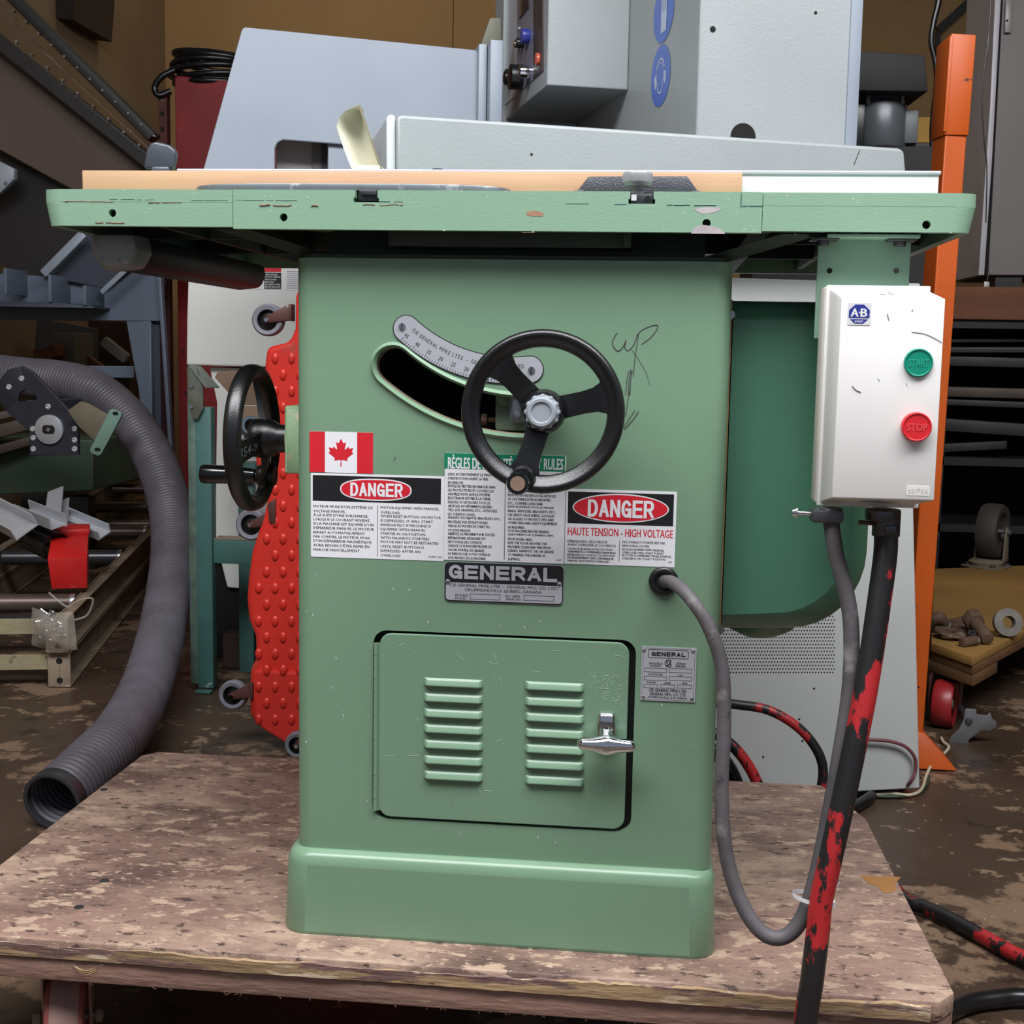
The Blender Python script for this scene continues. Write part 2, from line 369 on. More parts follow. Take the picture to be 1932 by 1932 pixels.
def circle3(a, b, c):
    ax, ay = a; bx, by = b; cx, cy = c
    d = 2*(ax*(by-cy)+bx*(cy-ay)+cx*(ay-by))
    ux = ((ax*ax+ay*ay)*(by-cy)+(bx*bx+by*by)*(cy-ay)+(cx*cx+cy*cy)*(ay-by))/d
    uy = ((ax*ax+ay*ay)*(cx-bx)+(bx*bx+by*by)*(ax-cx)+(cx*cx+cy*cy)*(bx-ax))/d
    return (ux, uy), math.hypot(ax-ux, ay-uy)
def arcband(a, b, c, hw, n=40, e=16):
    "banana outline around the arc through three points, round ends"
    (ux, uy), Rr = circle3(a, b, c)
    t0 = math.atan2(a[1]-uy, a[0]-ux); t1 = math.atan2(c[1]-uy, c[0]-ux)
    out = []
    for k in range(n+1):
        t = t0+(t1-t0)*k/n; out.append((ux+(Rr-hw)*math.cos(t), uy+(Rr-hw)*math.sin(t)))
    sg = 1 if t1 > t0 else -1
    for k in range(1, e):
        t = t1+PI-sg*PI*k/e; out.append((c[0]+hw*math.cos(t), c[1]+hw*math.sin(t)))
    for k in range(n+1):
        t = t1+(t0-t1)*k/n; out.append((ux+(Rr+hw)*math.cos(t), uy+(Rr+hw)*math.sin(t)))
    for k in range(1, e):
        t = t0-sg*PI*k/e; out.append((a[0]+hw*math.cos(t), a[1]+hw*math.sin(t)))
    return out, (ux, uy), Rr, t0, t1

# ------------------------------------------------------------------ the room
YB = 7.2
xc = at(312, 150, YB).x
struct('floor', MB().box(-7, 7, -5, YB+.2, -.1, 0), FLOOR)
struct('ceiling', MB().box(-7, 7, -3.0, YB+.2, 4.0, 4.1), CEIL)
wl = MB().box(xc-.1, xc, -3.0, YB, 0, 4.0)
struct('wall_left', wl, WALLD)
struct('wall_right', MB().box(5.2, 5.3, -3.0, YB, 0, 4.0), WALLD)
xs = at(855, 50, YB).x
wall = struct('wall_back', MB().box(xc-.1, 5.3, YB+.02, YB+.12, 0, 4.0), WALL)
for a, b in ((xc, xs-.003), (xs+.003, xs+2.4), (xs+2.406, 5.2)):
    MB().box(a, b, YB, YB+.02, 0, 3.99).build('wall_panel', WALL, wall, bevel=.002)
# ------------------------------------------------------------------ plywood dolly under the saw
DT = .2
dl = thing('wooden_dolly', 'low worn plywood dolly with a scuffed brown top under the green saw', 'dolly', (-.06, .31, 0))
DX0, DX1, DY0, DY1 = -.667, .532, -.043, .678
top = [(DX0, DY0+.01), (DX0+.02, DY0), (DX1-.02, DY0-.004), (DX1, DY0+.02), (DX1-.01, DY1-.15), (.474, DY1), (DX0+.02, DY1-.004), (DX0, DY1-.03)]
MB().sweep([(p[0], p[1], DT-.024) for p in top], (0, 0, .024)).build('top_board', DOLLY, dl, bevel=.003)
def edge_strip(x0, x1):
    m = MB(); n = 150; V = []; h = .0; g = .0
    for k in range(n+1):
        a = x0+(x1-x0)*k/n; h = max(-.0035, min(.0025, h+random.uniform(-.0012, .0012))); g = max(-.001, min(.002, g+random.uniform(-.0005, .0005)))
        yy = DY0+.0006-.004*(a-DX0)/(DX1-DX0)
        V += [(a, yy-.0014-g, DT-.0225), (a, yy-.0022-g, DT-.0045+h), (a, yy+.004, DT-.0015+h), (a, yy+.004, DT-.0225)]
    F = [(4*k+i, 4*k+(i+1) % 4, 4*k+4+(i+1) % 4, 4*k+4+i) for k in range(n) for i in range(4)]+[(0, 1, 2, 3), (4*n, 4*n+1, 4*n+2, 4*n+3)]
    return m.add(V, F)
edge_strip(DX0+.03, DX1-.03).build('splintered_edge', DOLLYEDGE, dl, 'splintered yellowish plywood edge', smooth=50)
MB().sweep([(p[0]*1.0, p[1]+.003, DT-.051) for p in top], (0, 0, .0262)).build('lower_board', DOLLYLOW, dl, bevel=.0015)
# bare repair patch on the right and nail heads
pp = atz(1650, 1660, DT)
MB().sweep([tuple(atz(x, y, DT)) for x, y in ((1622, 1652), (1700, 1655), (1688, 1668), (1692, 1680), (1668, 1686), (1655, 1672), (1640, 1668))], (0, 0, .0004)).build('bare_wood_patch', M('bare_ochre_wood', '#9a6a3a', .6, 0, .1, 20), dl)
for x, y in ((197, 1662), (149, 1712), (196, 1490)):
    p = atz(x, y, DT); MB().cyl(p, p+Vector((0, 0, .0008)), .006).build('nail_head', STEEL_DK, dl)
m = MB(); random.seed(3)
for k in range(46):
    x = random.uniform(-.62, .5); z = DT-.0505
    a = Vector((x, DY0+.002, z)); m.tube([a, a+Vector((random.uniform(-.006, .006), -.001, -random.uniform(.001, .003)))], .0002, 4, 1)
a = at(125, 1812, DY0+.01); b = at(160, 1838, DY0-.01); c = at(187, 1830, DY0-.02)
for q in range(3): m.tube([a, b+Vector((0, 0, .002*q)), c+Vector((.002*q, 0, .003*q))], .0009, 5, 5)
m.build('splinters', DOLLYEDGE, dl, stuff=True)
def caster_under(x, y, ztop, R, wd, name_mat, rz, parent, tire=None):
    "swivel caster hanging from ztop, wheel radius R; parts go under the parent"
    T = Matrix.Translation((x, y, 0)) @ Matrix.Rotation(rz, 4, 'Z')
    w_ = MB(); w_.lathe([(0, -wd*.45), (R*.55, -wd*.45), (R*.6, -wd*.38), (R*.8, -wd*.38), (R*.82, -wd*.5), (R*.95, -wd*.5), (R, -wd*.36), (R*1.0, wd*.36), (R*.95, wd*.5), (R*.82, wd*.5), (R*.8, wd*.38), (R*.6, wd*.38), (R*.55, wd*.45), (0, wd*.45)], (.02, 0, R), (1.02, 0, R), 40)
    w_.v = [T @ p for p in w_.v]
    wh = w_.build('wheel', name_mat, parent)
    for sx in (-1, 1):
        r_ = MB(); r_.torus((.02+sx*wd*.5, 0, R), (1, 0, 0), R*.88, R*.085, 40, 8); r_.v = [T @ p for p in r_.v]; r_.build('wheel_rim', tire or WHEELRED, wh)
    f_ = MB()
    for sx in (-1, 1):
        xx = .02+sx*wd*.72
        f_.sweep([(xx, -.03, ztop-.004), (xx, .035, ztop-.004), (xx, .016, R-.012), (xx, -.004, R-.018), (xx, -.014, R)], (sx*.003, 0, 0))
    f_.box(.02-wd*.8, .02+wd*.8, -.032, .038, ztop-.01, ztop-.006)
    f_.cyl((.02, .0, ztop-.006), (.02, 0, ztop), .03)
    f_.box(-.03, .07, -.04, .045, ztop-.003, ztop)
    f_.v = [T @ p for p in f_.v]; f_.build('fork', DUSTPINK, parent, bevel=.0012)
    b_ = MB(); b_.cyl((.02-wd*.72-.016, 0, R), (.02+wd*.72+.016, 0, R), .005); b_.cyl((.02-wd*.72-.016, 0, R), (.02-wd*.72-.006, 0, R), .011, n=6); b_.cyl((.02+wd*.72+.006, 0, R), (.02+wd*.72+.014, 0, R), .010, n=6)
    b_.v = [T @ p for p in b_.v]; b_.build('axle_bolt', DUSTY, parent, bevel=.001)
ca = at(120, 1880, .03)
for x, y, a_ in ((ca.x-.016, .03, .33), (.44, .03, .1), (-.56, .58, -.2), (.38, .58, .1)):
    caster_under(x, y, DT-.051, .0625, .036, DUSTPINK, a_, dl)

# ------------------------------------------------------------------ the saw
YF = .0328
saw = thing('table_saw', 'green cast iron cabinet table saw with black handwheels standing on the worn dolly', 'saw', (.0225, .30, DT))
TT = 1.064; TH = .0415
XL, XR = -.2262, .2655
ZB = .3005
# plinth
pl = rrect(XL-.0115, XR+.005, .018, .60, .03, 16)
m = MB(); n = len(pl)
def loop(off, z): return [(p[0]+(off if p[0] < .02 else -off), p[1]+(off if p[1] < .3 else -off), z) for p in pl]
rings = [loop(-.002, DT), loop(-.003, DT+.004), loop(.0, ZB-.016), loop(.002, ZB-.007), loop(.006, ZB-.002), loop(.012, ZB)]
vs_ = [p for r in rings for p in r]; fs_ = [tuple(range(n-1, -1, -1)), tuple(range(5*n, 6*n))]
for k in range(5): fs_ += [(k*n+i, k*n+(i+1) % n, (k+1)*n+(i+1) % n, (k+1)*n+i) for i in range(n)]
m.add(vs_, fs_).build('plinth', GREEN, saw)
# cabinet body
zt = at(966, 488, YF).z
cab = MB().sweep([(p[0], p[1], ZB-.001) for p in rrect(XL, XR, YF, .575, .020, 12)], (0, 0, zt-ZB)).build('cabinet', GREEN, saw, smooth=20)
S3 = lambda x, y: (at(x, y, YF).x, at(x, y, YF).z)
slot, sc, sr, st0, st1 = arcband(S3(742, 690), S3(866, 763), S3(1006, 786), .0205)
D0 = at(715, 1193, YF); D1 = at(1188, 1560, YF)
dx0, dx1 = (at(713, 1350, YF).x, at(1189, 1380, YF).x); dz0, dz1 = at(950, 1552, YF).z, at(950, 1203, YF).z
cut(cab, [MB().box(XL+.006, XR-.006, YF+.007, .565, ZB+.006, 1.05),
          MB().prism(slot, YF-.02, YF+.03),
          MB().prism(rrect(dx0-.006, dx1+.004, dz0-.003, dz1+.003, .016), YF-.02, YF+.02)])
MB().box(XL+.008, XR-.008, YF+.16, YF+.165, ZB, zt-.002).build('inner_wall', VOID, saw)  # near-black sheet, painted as the shade inside the hollow cabinet
# rolled lip of the tilt slot
o1 = arcband(S3(742, 690), S3(866, 763), S3(1006, 786), .0205)[0]; o2 = arcband(S3(742, 690), S3(866, 763), S3(1006, 786), .0235)[0]; o3 = arcband(S3(742, 690), S3(866, 763), S3(1006, 786), .0275)[0]
i1 = arcband(S3(742, 690), S3(866, 763), S3(1006, 786), .0195)[0]
n = len(o1); m = MB(); V = [(p[0], YF+.018, p[1]) for p in i1]+[(p[0], YF+.000, p[1]) for p in o1]+[(p[0], YF-.0035, p[1]) for p in o2]+[(p[0], YF+.0004, p[1]) for p in o3]
m.add(V, [(k*n+i, k*n+(i+1) % n, (k+1)*n+(i+1) % n, (k+1)*n+i) for k in range(3) for i in range(n)])
lip = m.build('slot_lip', GREEN, saw, smooth=70)
m = MB(); V = [(p[0], YF+.0175, p[1]) for p in i1]+[(p[0], YF+.005, p[1]) for p in arcband(S3(742, 690), S3(866, 763), S3(1006, 786), .0201)[0]]
m.add(V, [(i, (i+1) % n, (i+1) % n+n, i+n) for i in range(n)]).build('dusty_slot_edge', DUSTY, lip, 'sawdust coated inner edge', smooth=70)
# trunnion seen through the slot
tr = MB()
a = at(952, 780, .06)
tr.box(a.x-.010, a.x+.035, .05, .12, a.z-.020, a.z+.024)
tr.cyl((a.x+.002, .047, a.z+.020), (a.x+.002, .1, a.z+.03), .012)
trn = tr.build('trunnion', M('oily_green_casting', '#5a6b5a', .5, .1, .2, 20, bump=.3), saw, bevel=.004)
b = at(925, 792, .06); MB().cyl((b.x-.008, b.y, b.z), (b.x+.012, b.y, b.z), .004, n=6).cyl((b.x-.010, b.y, b.z), (b.x-.003, b.y, b.z), .008, n=6).build('adjusting_bolt', RUST, trn, bevel=.001)
b = at(977, 775, .045); MB().prism(rrect(b.x-.009, b.x+.009, b.z-.014, b.z+.02, .006), .042, .05).cyl((b.x, .042, b.z-.004), (b.x, .039, b.z-.004), .0055).build('pointer_plate', STEEL, trn, bevel=.001)
# door
dr = MB().prism(rrect(dx0+.002, dx1-.0035, dz0, dz1, .014), YF-.0022, YF+.0022).build('door', GREEN_DOOR, saw, bevel=.0012)
MB().prism(rrect(dx0-.0055, dx1+.0035, dz0-.0025, dz1+.0025, .0155), YF+.0065, YF+.008).build('door_recess', VOID, saw)
hx = at(709, 1370, YF).x; h0, h1 = at(709, 1528, YF).z, at(709, 1212, YF).z
m = MB()
for k in range(14):
    a = h0+(h1-h0)*k/14; b = h0+(h1-h0)*(k+1)/14-.0004
    m.cyl((hx, YF-.002, a), (hx, YF-.002, b), .0024, n=12)
m.box(hx, hx+.006, YF-.0012, YF-.0002, h0, h1)
m.build('hinge', GREEN_DOOR, dr)
def louver(x0, x1, zb):
    hgt = .0098; d = .0052; ys = YF-.0022; e = .005
    P = [(x0, ys, zb+hgt), (x1, ys, zb+hgt), (x0-.0005, ys, zb), (x1+.0005, ys, zb),
         (x0+e, ys-d*.45, zb+hgt*.72), (x1-e, ys-d*.45, zb+hgt*.72), (x0+e*.8, ys-d, zb+.0016), (x1-e*.8, ys-d, zb+.0016),
         (x0+e*.9, ys-d*.9, zb), (x1-e*.9, ys-d*.9, zb)]
    F = [(0, 1, 5, 4), (4, 5, 7, 6), (6, 7, 9, 8), (0, 4, 6, 2), (2, 6, 8), (1, 3, 7, 5), (3, 9, 7), (8, 9, 3, 2), (0, 2, 3, 1)]
    return MB().add(P, F)
for i in range(7):
    for (l, r_, y0, y1) in ((799, 911, 1296, 1472), (990, 1102, 1303, 1481)):
        yy = y0+(y1-y0)*i/6; p = at(l, yy, YF-.004); q = at(r_, yy, YF-.004)
        louver(p.x, q.x, (p.z+q.z)/2).build('louver', GREEN_DOOR, dr, bevel=.0014, seg=3, ang=12, smooth=60)
hd = at(1144, 1376, YF-.005); yh = YF-.0022
ha = MB().add([(hd.x+sx*wx, yy, hd.z+zz) for zz, wx, yy in ((-.021, .012, yh), (.021, .0105, yh)) for sx in (-1, 1)] +
         [(hd.x+sx*wx, yh-.009, hd.z+zz) for zz, wx in ((-.0185, .0125), (.018, .0085)) for sx in (-1, 1)],
         [(0, 1, 3, 2), (4, 6, 7, 5), (0, 4, 5, 1), (2, 3, 7, 6), (0, 2, 6, 4), (1, 5, 7, 3)]).build('handle', CHROME, dr, 'chrome T handle', bevel=.004, seg=3)
T0 = at(1144, 1404, YF-.03)
m = MB().lathe([(0, 0), (.009, 0), (.0075, .006), (.0065, .014), (.009, .024)], (hd.x, yh-.006, hd.z-.004), (T0.x, T0.y+.004, T0.z), 28)
L0, L1 = at(1088, 1404, YF-.03).x, at(1199, 1404, YF-.03).x; hw = (L1-L0)/2
m.lathe([(0, -hw), (.0035, -hw+.0005), (.006, -hw+.003), (.0072, -hw+.008), (.0085, -hw*.45), (.0118, -hw*.12), (.0125, 0), (.0118, hw*.12), (.0085, hw*.45), (.0072, hw-.008), (.006, hw-.003), (.0035, hw-.0005), (0, hw)], (T0.x, T0.y, T0.z-.001), (T0.x+1, T0.y, T0.z-.001), 28)
m.build('handle_grip', CHROME, dr, 'chrome T shaped grip', smooth=60)

# ------- scale plate
A_, B_, C_ = S3(767, 620), S3(836, 668), S3(1000, 697)
band, ac, ar, t0, t1 = arcband(A_, B_, C_, .0145)
bord = arcband(A_, B_, C_, .0155)[0]
sp = MB().prism(bord, YF-.0010, YF+.0005).build('scale_plate', INK, saw)
MB().prism(band, YF-.0013, YF+.0003).build('scale_face', SILVERL, sp, 'silver curved degree scale')
tk = MB()
def arcglyph(s, ang, r, h, wd=None, res=2, bold=0):
    V, F = glyphs(s, res, bold)
    if not V: return
    ax = min(v[0] for v in V); bx = max(v[0] for v in V)
    for v in V: pass
    rad = (math.cos(ang), math.sin(ang)); tan = (-rad[1], rad[0])   # text reads along +tan, up = -rad (towards the centre)
    k = h/.72; kx = k*(wd or .85)
    tk.add([(ac[0]+rad[0]*(r-v[1]*k)+tan[0]*((v[0]-(ax+bx)/2)*kx), YF-.0016, ac[1]+rad[1]*(r-v[1]*k)+tan[1]*((v[0]-(ax+bx)/2)*kx)) for v in V], F)
tA = math.atan2(S3(767, 640)[1]-ac[1], S3(767, 640)[0]-ac[0]); tB = math.atan2(S3(981, 709)[1]-ac[1], S3(981, 709)[0]-ac[0])
tA = math.atan2(S3(761, 637)[1]-ac[1], S3(761, 637)[0]-ac[0])
for k in range(46):
    t = tA+(tB-tA)*k/45; r1 = ar+.0140; r0 = r1-(.0050 if k % 5 == 0 else .0030); d = .00022/ar
    tk.add([(ac[0]+rr*math.cos(t+s*d), YF-.0016, ac[1]+rr*math.sin(t+s*d)) for rr, s in ((r0, -1), (r0, 1), (r1, 1), (r1, -1))], [(0, 1, 2, 3)])
for k in range(10): arcglyph(str(45-5*k), tA+(tB-tA)*(k*5+.5)/45, ar+.0078, .0046)
msg = 'CIE GÉNÉRAL MFRE LTÉE  -  GENERAL MFG. CO. LTD.'
ta = math.atan2(S3(783, 616)[1]-ac[1], S3(783, 616)[0]-ac[0]); tb = math.atan2(S3(991, 689)[1]-ac[1], S3(991, 689)[0]-ac[0])
wsum = [0]; W = {' ': .45, 'I': .4, '.': .35, 'M': 1.25, 'L': .85, '-': .6, 'F': .85}
for ch in msg: wsum.append(wsum[-1]+W.get(ch, 1))
for i, ch in enumerate(msg):
    if ch != ' ': arcglyph(ch, ta+(tb-ta)*((wsum[i]+wsum[i+1])/2/wsum[-1]), ar-.0003-.002, .0044, .78)
tk.build('printed_scale', INKG, sp, 'black degree marks and lettering')
for x, y in ((759, 616), (1003, 698)):
    p = at(x, y, YF); s_ = MB().cyl((p.x, YF-.001, p.z), (p.x, YF-.0028, p.z), .0042, .0036).build('screw', STEEL, sp)
    MB().add([(p.x-.0012, YF-.003, p.z-.0038), (p.x-.0002, YF-.003, p.z-.004), (p.x+.0012, YF-.003, p.z+.0038), (p.x+.0002, YF-.003, p.z+.004)], [(0, 1, 2, 3)]).build('screw_slot', INK, sp)

# ------- stickers
YS = YF-.0004; YT = YS-.00012
def sticker(name, rect, mat, label, y=YS, r=.0006, th=None):
    return MB().prism(rrect(*rect, r, 3), y, YF+.0002 if th is None else y+th).build(name, mat, saw, label)
def flat(poly, y): return MB().add([(p[0], y, p[1]) for p in poly], [tuple(range(len(poly)))])
# flag
fl = R(584, 704, 815, 892, YS); fs = sticker('flag_sticker', fl, WHITEL, 'red and white maple leaf flag sticker')
W_ = fl[1]-fl[0]
m = MB()
for a, b in ((fl[0], fl[0]+W_*.243), (fl[1]-W_*.25, fl[1])): MB().add([(a, YT, fl[2]), (b, YT, fl[2]), (b, YT, fl[3]), (a, YT, fl[3])], [(0, 1, 2, 3)]).build('red_bar', REDI, fs)
half = [(0, 2000), (332, 1348), (423, 1321), (750, 1510), (546, 458), (657, 401), (1080, 855), (1185, 608), (1258, 570), (1800, 685), (1614, 113), (1648, 34), (1860, -65), (919, -827), (899, -900), (1015, -1220), (156, -1069), (45, -1167), (90, -2030)]
half = [(x/2450, z/2450+.18) for x, z in half]
lf = half+[(-x, z) for x, z in reversed(half[1:])]
cx, cz = (fl[0]+fl[1])/2-.0003, (fl[2]+fl[3])/2; sc_ = .0195
m = MB(); P = [(cx+x*sc_, YT, cz+(z-.18)*sc_) for x, z in lf]; N_ = len(P)
me_pts = P+[(cx, YT, cz-.1*sc_)]
from mathutils.geometry import tessellate_polygon
m.add(P, [tuple(t) for t in tessellate_polygon([[Vector((p[0], p[2], 0)) for p in P]])])
m.build('maple_leaf', REDI, fs, 'red maple leaf')
def lines_block(mb, l, r_, top, step, rows, h, y=YT, bold=.03, res=1, slope=0):
    "rows: (text, right end px); each fitted from l to its own right end"
    for i, (s, re) in enumerate(rows):
        yy = top+step*i
        acc = any(c in 'ÀÉÈÊÂÔÎ' for c in s); tail = any(c in ',Q;' for c in s)
        a, b, z0, z1 = R(l, re, yy-h/2-(h*.28 if acc else 0), yy+h/2+(h*.15 if tail else 0), y)
        put_text(mb, s, a, b, z0, z1, y, res, bold)
# danger sticker, left
d1 = R(586.5, 838, 895.5, 1054.5, YS); s1 = sticker('danger_sticker', d1, WHITEL, 'white bilingual danger sticker with black band')
bb = R(590, 832, 899.5, 948, YT); flat([(bb[0], bb[2]), (bb[1], bb[2]), (bb[1], bb[3]), (bb[0], bb[3])], YT).build('black_band', INK, s1)
def ovalof(parent, cxp, cyp, rx, ry, textrect, p=2.4):
    c = at(cxp, cyp, YT); s = abs(at(cxp+50, cyp, YT).x-at(cxp-50, cyp, YT).x)/100
    flat(ellipse(c.x, c.z, rx*s, ry*s, 48, p), YT-.0001).build('oval_border', WHITEL, parent)
    flat(ellipse(c.x, c.z, (rx-2.4)*s, (ry-2.4)*s, 48, p), YT-.0002).build('red_oval', REDI, parent)
    block_text(MB(), 'DANGER', *R(*textrect, YT), YT-.0003, .30, .17, .0011).build('danger_lettering', WHITEL, parent)
ovalof(s1, 709, 924, 67.5, 20.5, (661, 760, 911.5, 937))
m = MB()
lines_block(m, 591, 0, 956.5, 8.15, [('MOTEUR MUNI D\'UN SYSTÈME DE', 703), ('VOLTAGE MANUEL.', 653), ('À LA SUITE D\'UNE SURCHARGE,', 695), ('LORSQUE LE COURANT REVIENT,', 699), ('SI LA MACHINE EST ÉQUIPÉE D\'UN', 705), ('DÉMARREUR MANUEL LE MOTEUR', 706), ('REPART AUTOMATIQUEMENT.', 690), ('PAR CONTRE, LE MOTEUR MUNI', 697), ('D\'UN DÉMARREUR MAGNÉTIQUE', 701), ('AURA BESOIN D\'ÊTRE REMIS EN', 697), ('MARCHE MANUELLEMENT.', 680)], 4.9)
lines_block(m, 718, 0, 959, 8.1, [('MOTOR EQUIPPED WITH MANUEL', 829), ('OVERLOAD.', 756), ('WHEN RESET BUTTON ON MOTOR', 832), ('IS DEPRESSED, IT WILL START', 817), ('IMMEDIATELY IF MACHINE IS', 813), ('EQUIPPED WITH MANUEL', 803), ('STARTER IN ON POSITION.', 804), ('WITH MAGNETIC STARTERS', 810), ('MOTOR MAY NOT BE RESTARTED', 828), ('UNTIL RESET BUTTON IS', 800), ('DEPRESSED AFTER AN', 793), ('OVERLOAD', 756)], 4.9)
put_text(m, 'FORM 9AF', *R(809, 833, 1049, 1053, YT), YT, 1, .01)
a = R(711.5, 712.5, 953, 1050, YT); m.add([(a[0], YT, a[2]), (a[1], YT, a[2]), (a[1], YT, a[3]), (a[0], YT, a[3])], [(0, 1, 2, 3)])
m.build('printed_text', INKG, s1, 'small black bilingual lettering')
# safety rules sticker
YS2 = YF-.0006; YT2 = YS2-.00012
d2 = R(838.5, 1066, 857.5, 1060, YS2); s2 = sticker('safety_rules_sticker', d2, WHITEL, 'white safety rules sticker with green heading', YS2)
gb = R(838.5, 1066, 857.5, 887, YT2); flat([(gb[0], gb[2]), (gb[1], gb[2]), (gb[1], gb[3]), (gb[0], gb[3])], YT2).build('green_band', GREENI, s2)
m = MB(); put_text(m, 'RÈGLES DE SÉCURITÉ', *R(845, 967, 858.5, 885.5, YT2), YT2-.0001, 2, .018); put_text(m, 'SAFETY RULES', *R(977, 1063, 864.5, 886, YT2), YT2-.0001, 2, .018)
m.build('heading_lettering', WHITEL, s2, 'white heading letters')
m = MB()
FR = ['LISEZ ATTENTIVEMENT LE MANUEL', 'D\'INSTRUCTION AVANT LA MISE', 'EN MARCHE.', 'ÉVITEZ DE METTRE EN MARCHE SANS', 'LES PROTECTEURS ET COUVERCLES.', 'ASSUREZ-VOUS QUE LE SYSTÈME', 'ÉLECTRIQUE EST MIS À LA TERRE.', 'ENLEVEZ OU ATTACHEZ TOUS LES', 'ARTICLES OU VÊTEMENTS LÂCHES,', 'TELS QUE CRAVATES, ETC... ATTACHEZ', 'LES CHEVEUX LONGS.', 'ENLEVEZ VOS BIJOUX, BRACELETS, ETC...', 'PROTÉGEZ VOS YEUX ET VOTRE', 'VISAGE AU MOYEN DE LUNETTES', 'OU D\'UN MASQUE.', 'ARRÊTEZ LA MACHINE POUR TOUTES', 'RÉPARATIONS, RÉGLAGES OU', 'NETTOYAGE DES COPEAUX.', 'GARDEZ LE PLANCHER PROPRE DE', 'TACHE D\'HUILE, DE GRAISSE,', 'DE BRIN DE SCIE OU DE COPEAUX', 'AUX ABORDS DE LA MACHINE.']
FE = [936, 921, 875, 935, 933, 925, 927, 925, 929, 938, 897, 946, 920, 924, 888, 934, 916, 910, 928, 915, 925, 917]
lines_block(m, 845, 0, 895.5, 7.5, list(zip(FR, FE)), 5.0, YT2, .045)
EN = ['READ CAREFULLY THE INSTRUCTION', 'MANUAL BEFORE OPERATING.', 'KEEP GUARDS IN PLACE.', 'BE SURE THE MACHINE IS PROPERLY', 'GROUNDED.', 'REMOVE OR FASTEN LOOSE ARTICLES', 'OF CLOTHING SUCH AS NECKTIES,', 'ETC... CONFINE LONG HAIR.', 'REMOVE JEWELRY SUCH AS FINGER', 'RINGS, WATCHES, BRACELETS, ETC...', 'USE SAFETY FACE SHIELD, GOGGLES', 'OR GLASSES TO PROTECT EYES AND', 'OTHER PERSONAL SAFETY EQUIPMENT', 'AS REQUIRED.', 'STOP MACHINE BEFORE MAKING', 'ADJUSTMENTS OR CLEANING CHIPS', 'FROM WORK AREA.', 'KEEP THE FLOOR AROUND THE', 'MACHINE CLEAN AND FREE FROM', 'SCRAPS, SAWDUST, OIL OR GREASE', 'TO MINIMIZE THE DANGER OF', 'SLIPPING.']
EE = [1050, 1035, 1025, 1050, 990, 1049, 1040, 1025, 1045, 1050, 1046, 1045, 1052, 991, 1036, 1044, 1005, 1032, 1039, 1045, 1029, 982]
lines_block(m, 958, 0, 897.5, 7.5, list(zip(EN, EE)), 5.0, YT2, .045)
a = R(952, 953.2, 892, 1056, YT2); m.add([(a[0], YT2, a[2]), (a[1], YT2, a[2]), (a[1], YT2, a[3]), (a[0], YT2, a[3])], [(0, 1, 2, 3)])
put_text(m, '8 AF', *R(1050, 1059, 1055, 1058.5, YT2), YT2, 1, .01)
m.build('printed_text', INKG, s2, 'small black bilingual rules')
# high voltage sticker
d3 = R(1066.5, 1275, 925, 1067, YS); s3 = sticker('high_voltage_sticker', d3, WHITEL, 'white high voltage danger sticker')
bb = R(1071.5, 1271, 930, 990, YT); flat([(bb[0], bb[2]), (bb[1], bb[2]), (bb[1], bb[3]), (bb[0], bb[3])], YT).build('black_band', INK, s3)
ovalof(s3, 1171, 959, 91, 27.5, (1109, 1234, 943.5, 976.5), 2.0)
put_text(MB(), 'HAUTE TENSION - HIGH VOLTAGE', *R(1071, 1270, 997.5, 1012.5, YT), YT, 2, .02).build('red_lettering', REDI, s3)
m = MB()
lines_block(m, 1070.5, 0, 1022, 6.5, [('DÉBRANCHEZ L\'ÉLECTRICITÉ', 1146), ('AVANT D\'ENLEVER LE COUVERCLE', 1162)], 4.6)
lines_block(m, 1070.5, 0, 1036.3, 5.6, [('UN MOTEUR MUNI DE PROTECTION', 1155), ('THERMIQUE À COMMANDE MANUELLE', 1162), ('REPARTIRA AU CONTACT DU BOUTON', 1160), ('DE RÉARMEMENT AVEC DÉMARREUR', 1158), ('MANUEL EN POSITION "MARCHE".', 1151)], 4.0, bold=.045)
lines_block(m, 1174, 0, 1023.7, 6.5, [('DISCONNECT POWER BEFORE', 1255), ('REMOVING COVER', 1225)], 4.6)
lines_block(m, 1174, 0, 1037.7, 5.6, [('MOTOR EQUIPPED WITH MANUAL', 1253), ('OVER LOAD WILL START IF RESET', 1253), ('BUTTON IS DEPRESSED WHILE MANUAL', 1267), ('STARTER IS ON "START" POSITION.', 1256)], 4.0, bold=.045)
a = R(1168, 1169, 1020, 1060, YT); m.add([(a[0], YT, a[2]), (a[1], YT, a[2]), (a[1], YT, a[3]), (a[0], YT, a[3])], [(0, 1, 2, 3)])
put_text(m, '9AF', *R(1260, 1268, 1059, 1062.5, YT), YT, 1, .01)
m.build('printed_text', INKG, s3, 'small black bilingual lettering')
# maker plate
YP = YF-.0012; YQ = YP-.00015
g0 = R(838.5, 1063, 1064, 1138, YP); gp = sticker('maker_plate', g0, INK, 'black and silver maker plate with rounded corners', YP, .005)
gi = R(841, 1060.5, 1101.5, 1135.5, YQ); gt = R(841, 1060.5, 1066.5, 1104, YQ)
flat(rrect(g0[0]-.0006, g0[1]+.0006, g0[2]-.0006, g0[3]+.0006, .0055), YP+.0004).build('plate_edge', SILVERL, gp)
bl = rrect(gi[0], gi[1], gi[2], gi[3]+.004, .004); zc = gi[3]-.0004
bl = [(x, min(z, zc)) for x, z in bl]
flat(bl, YQ).build('silver_field', SILVERL, gp)
block_text(MB(), 'GENERAL', *R(846.5, 1051.5, 1068.5, 1095, YQ), YQ-.0001, .27, .23, .0022).build('plate_lettering', SILVERL, gp, 'large silver capital letters')
m = MB()
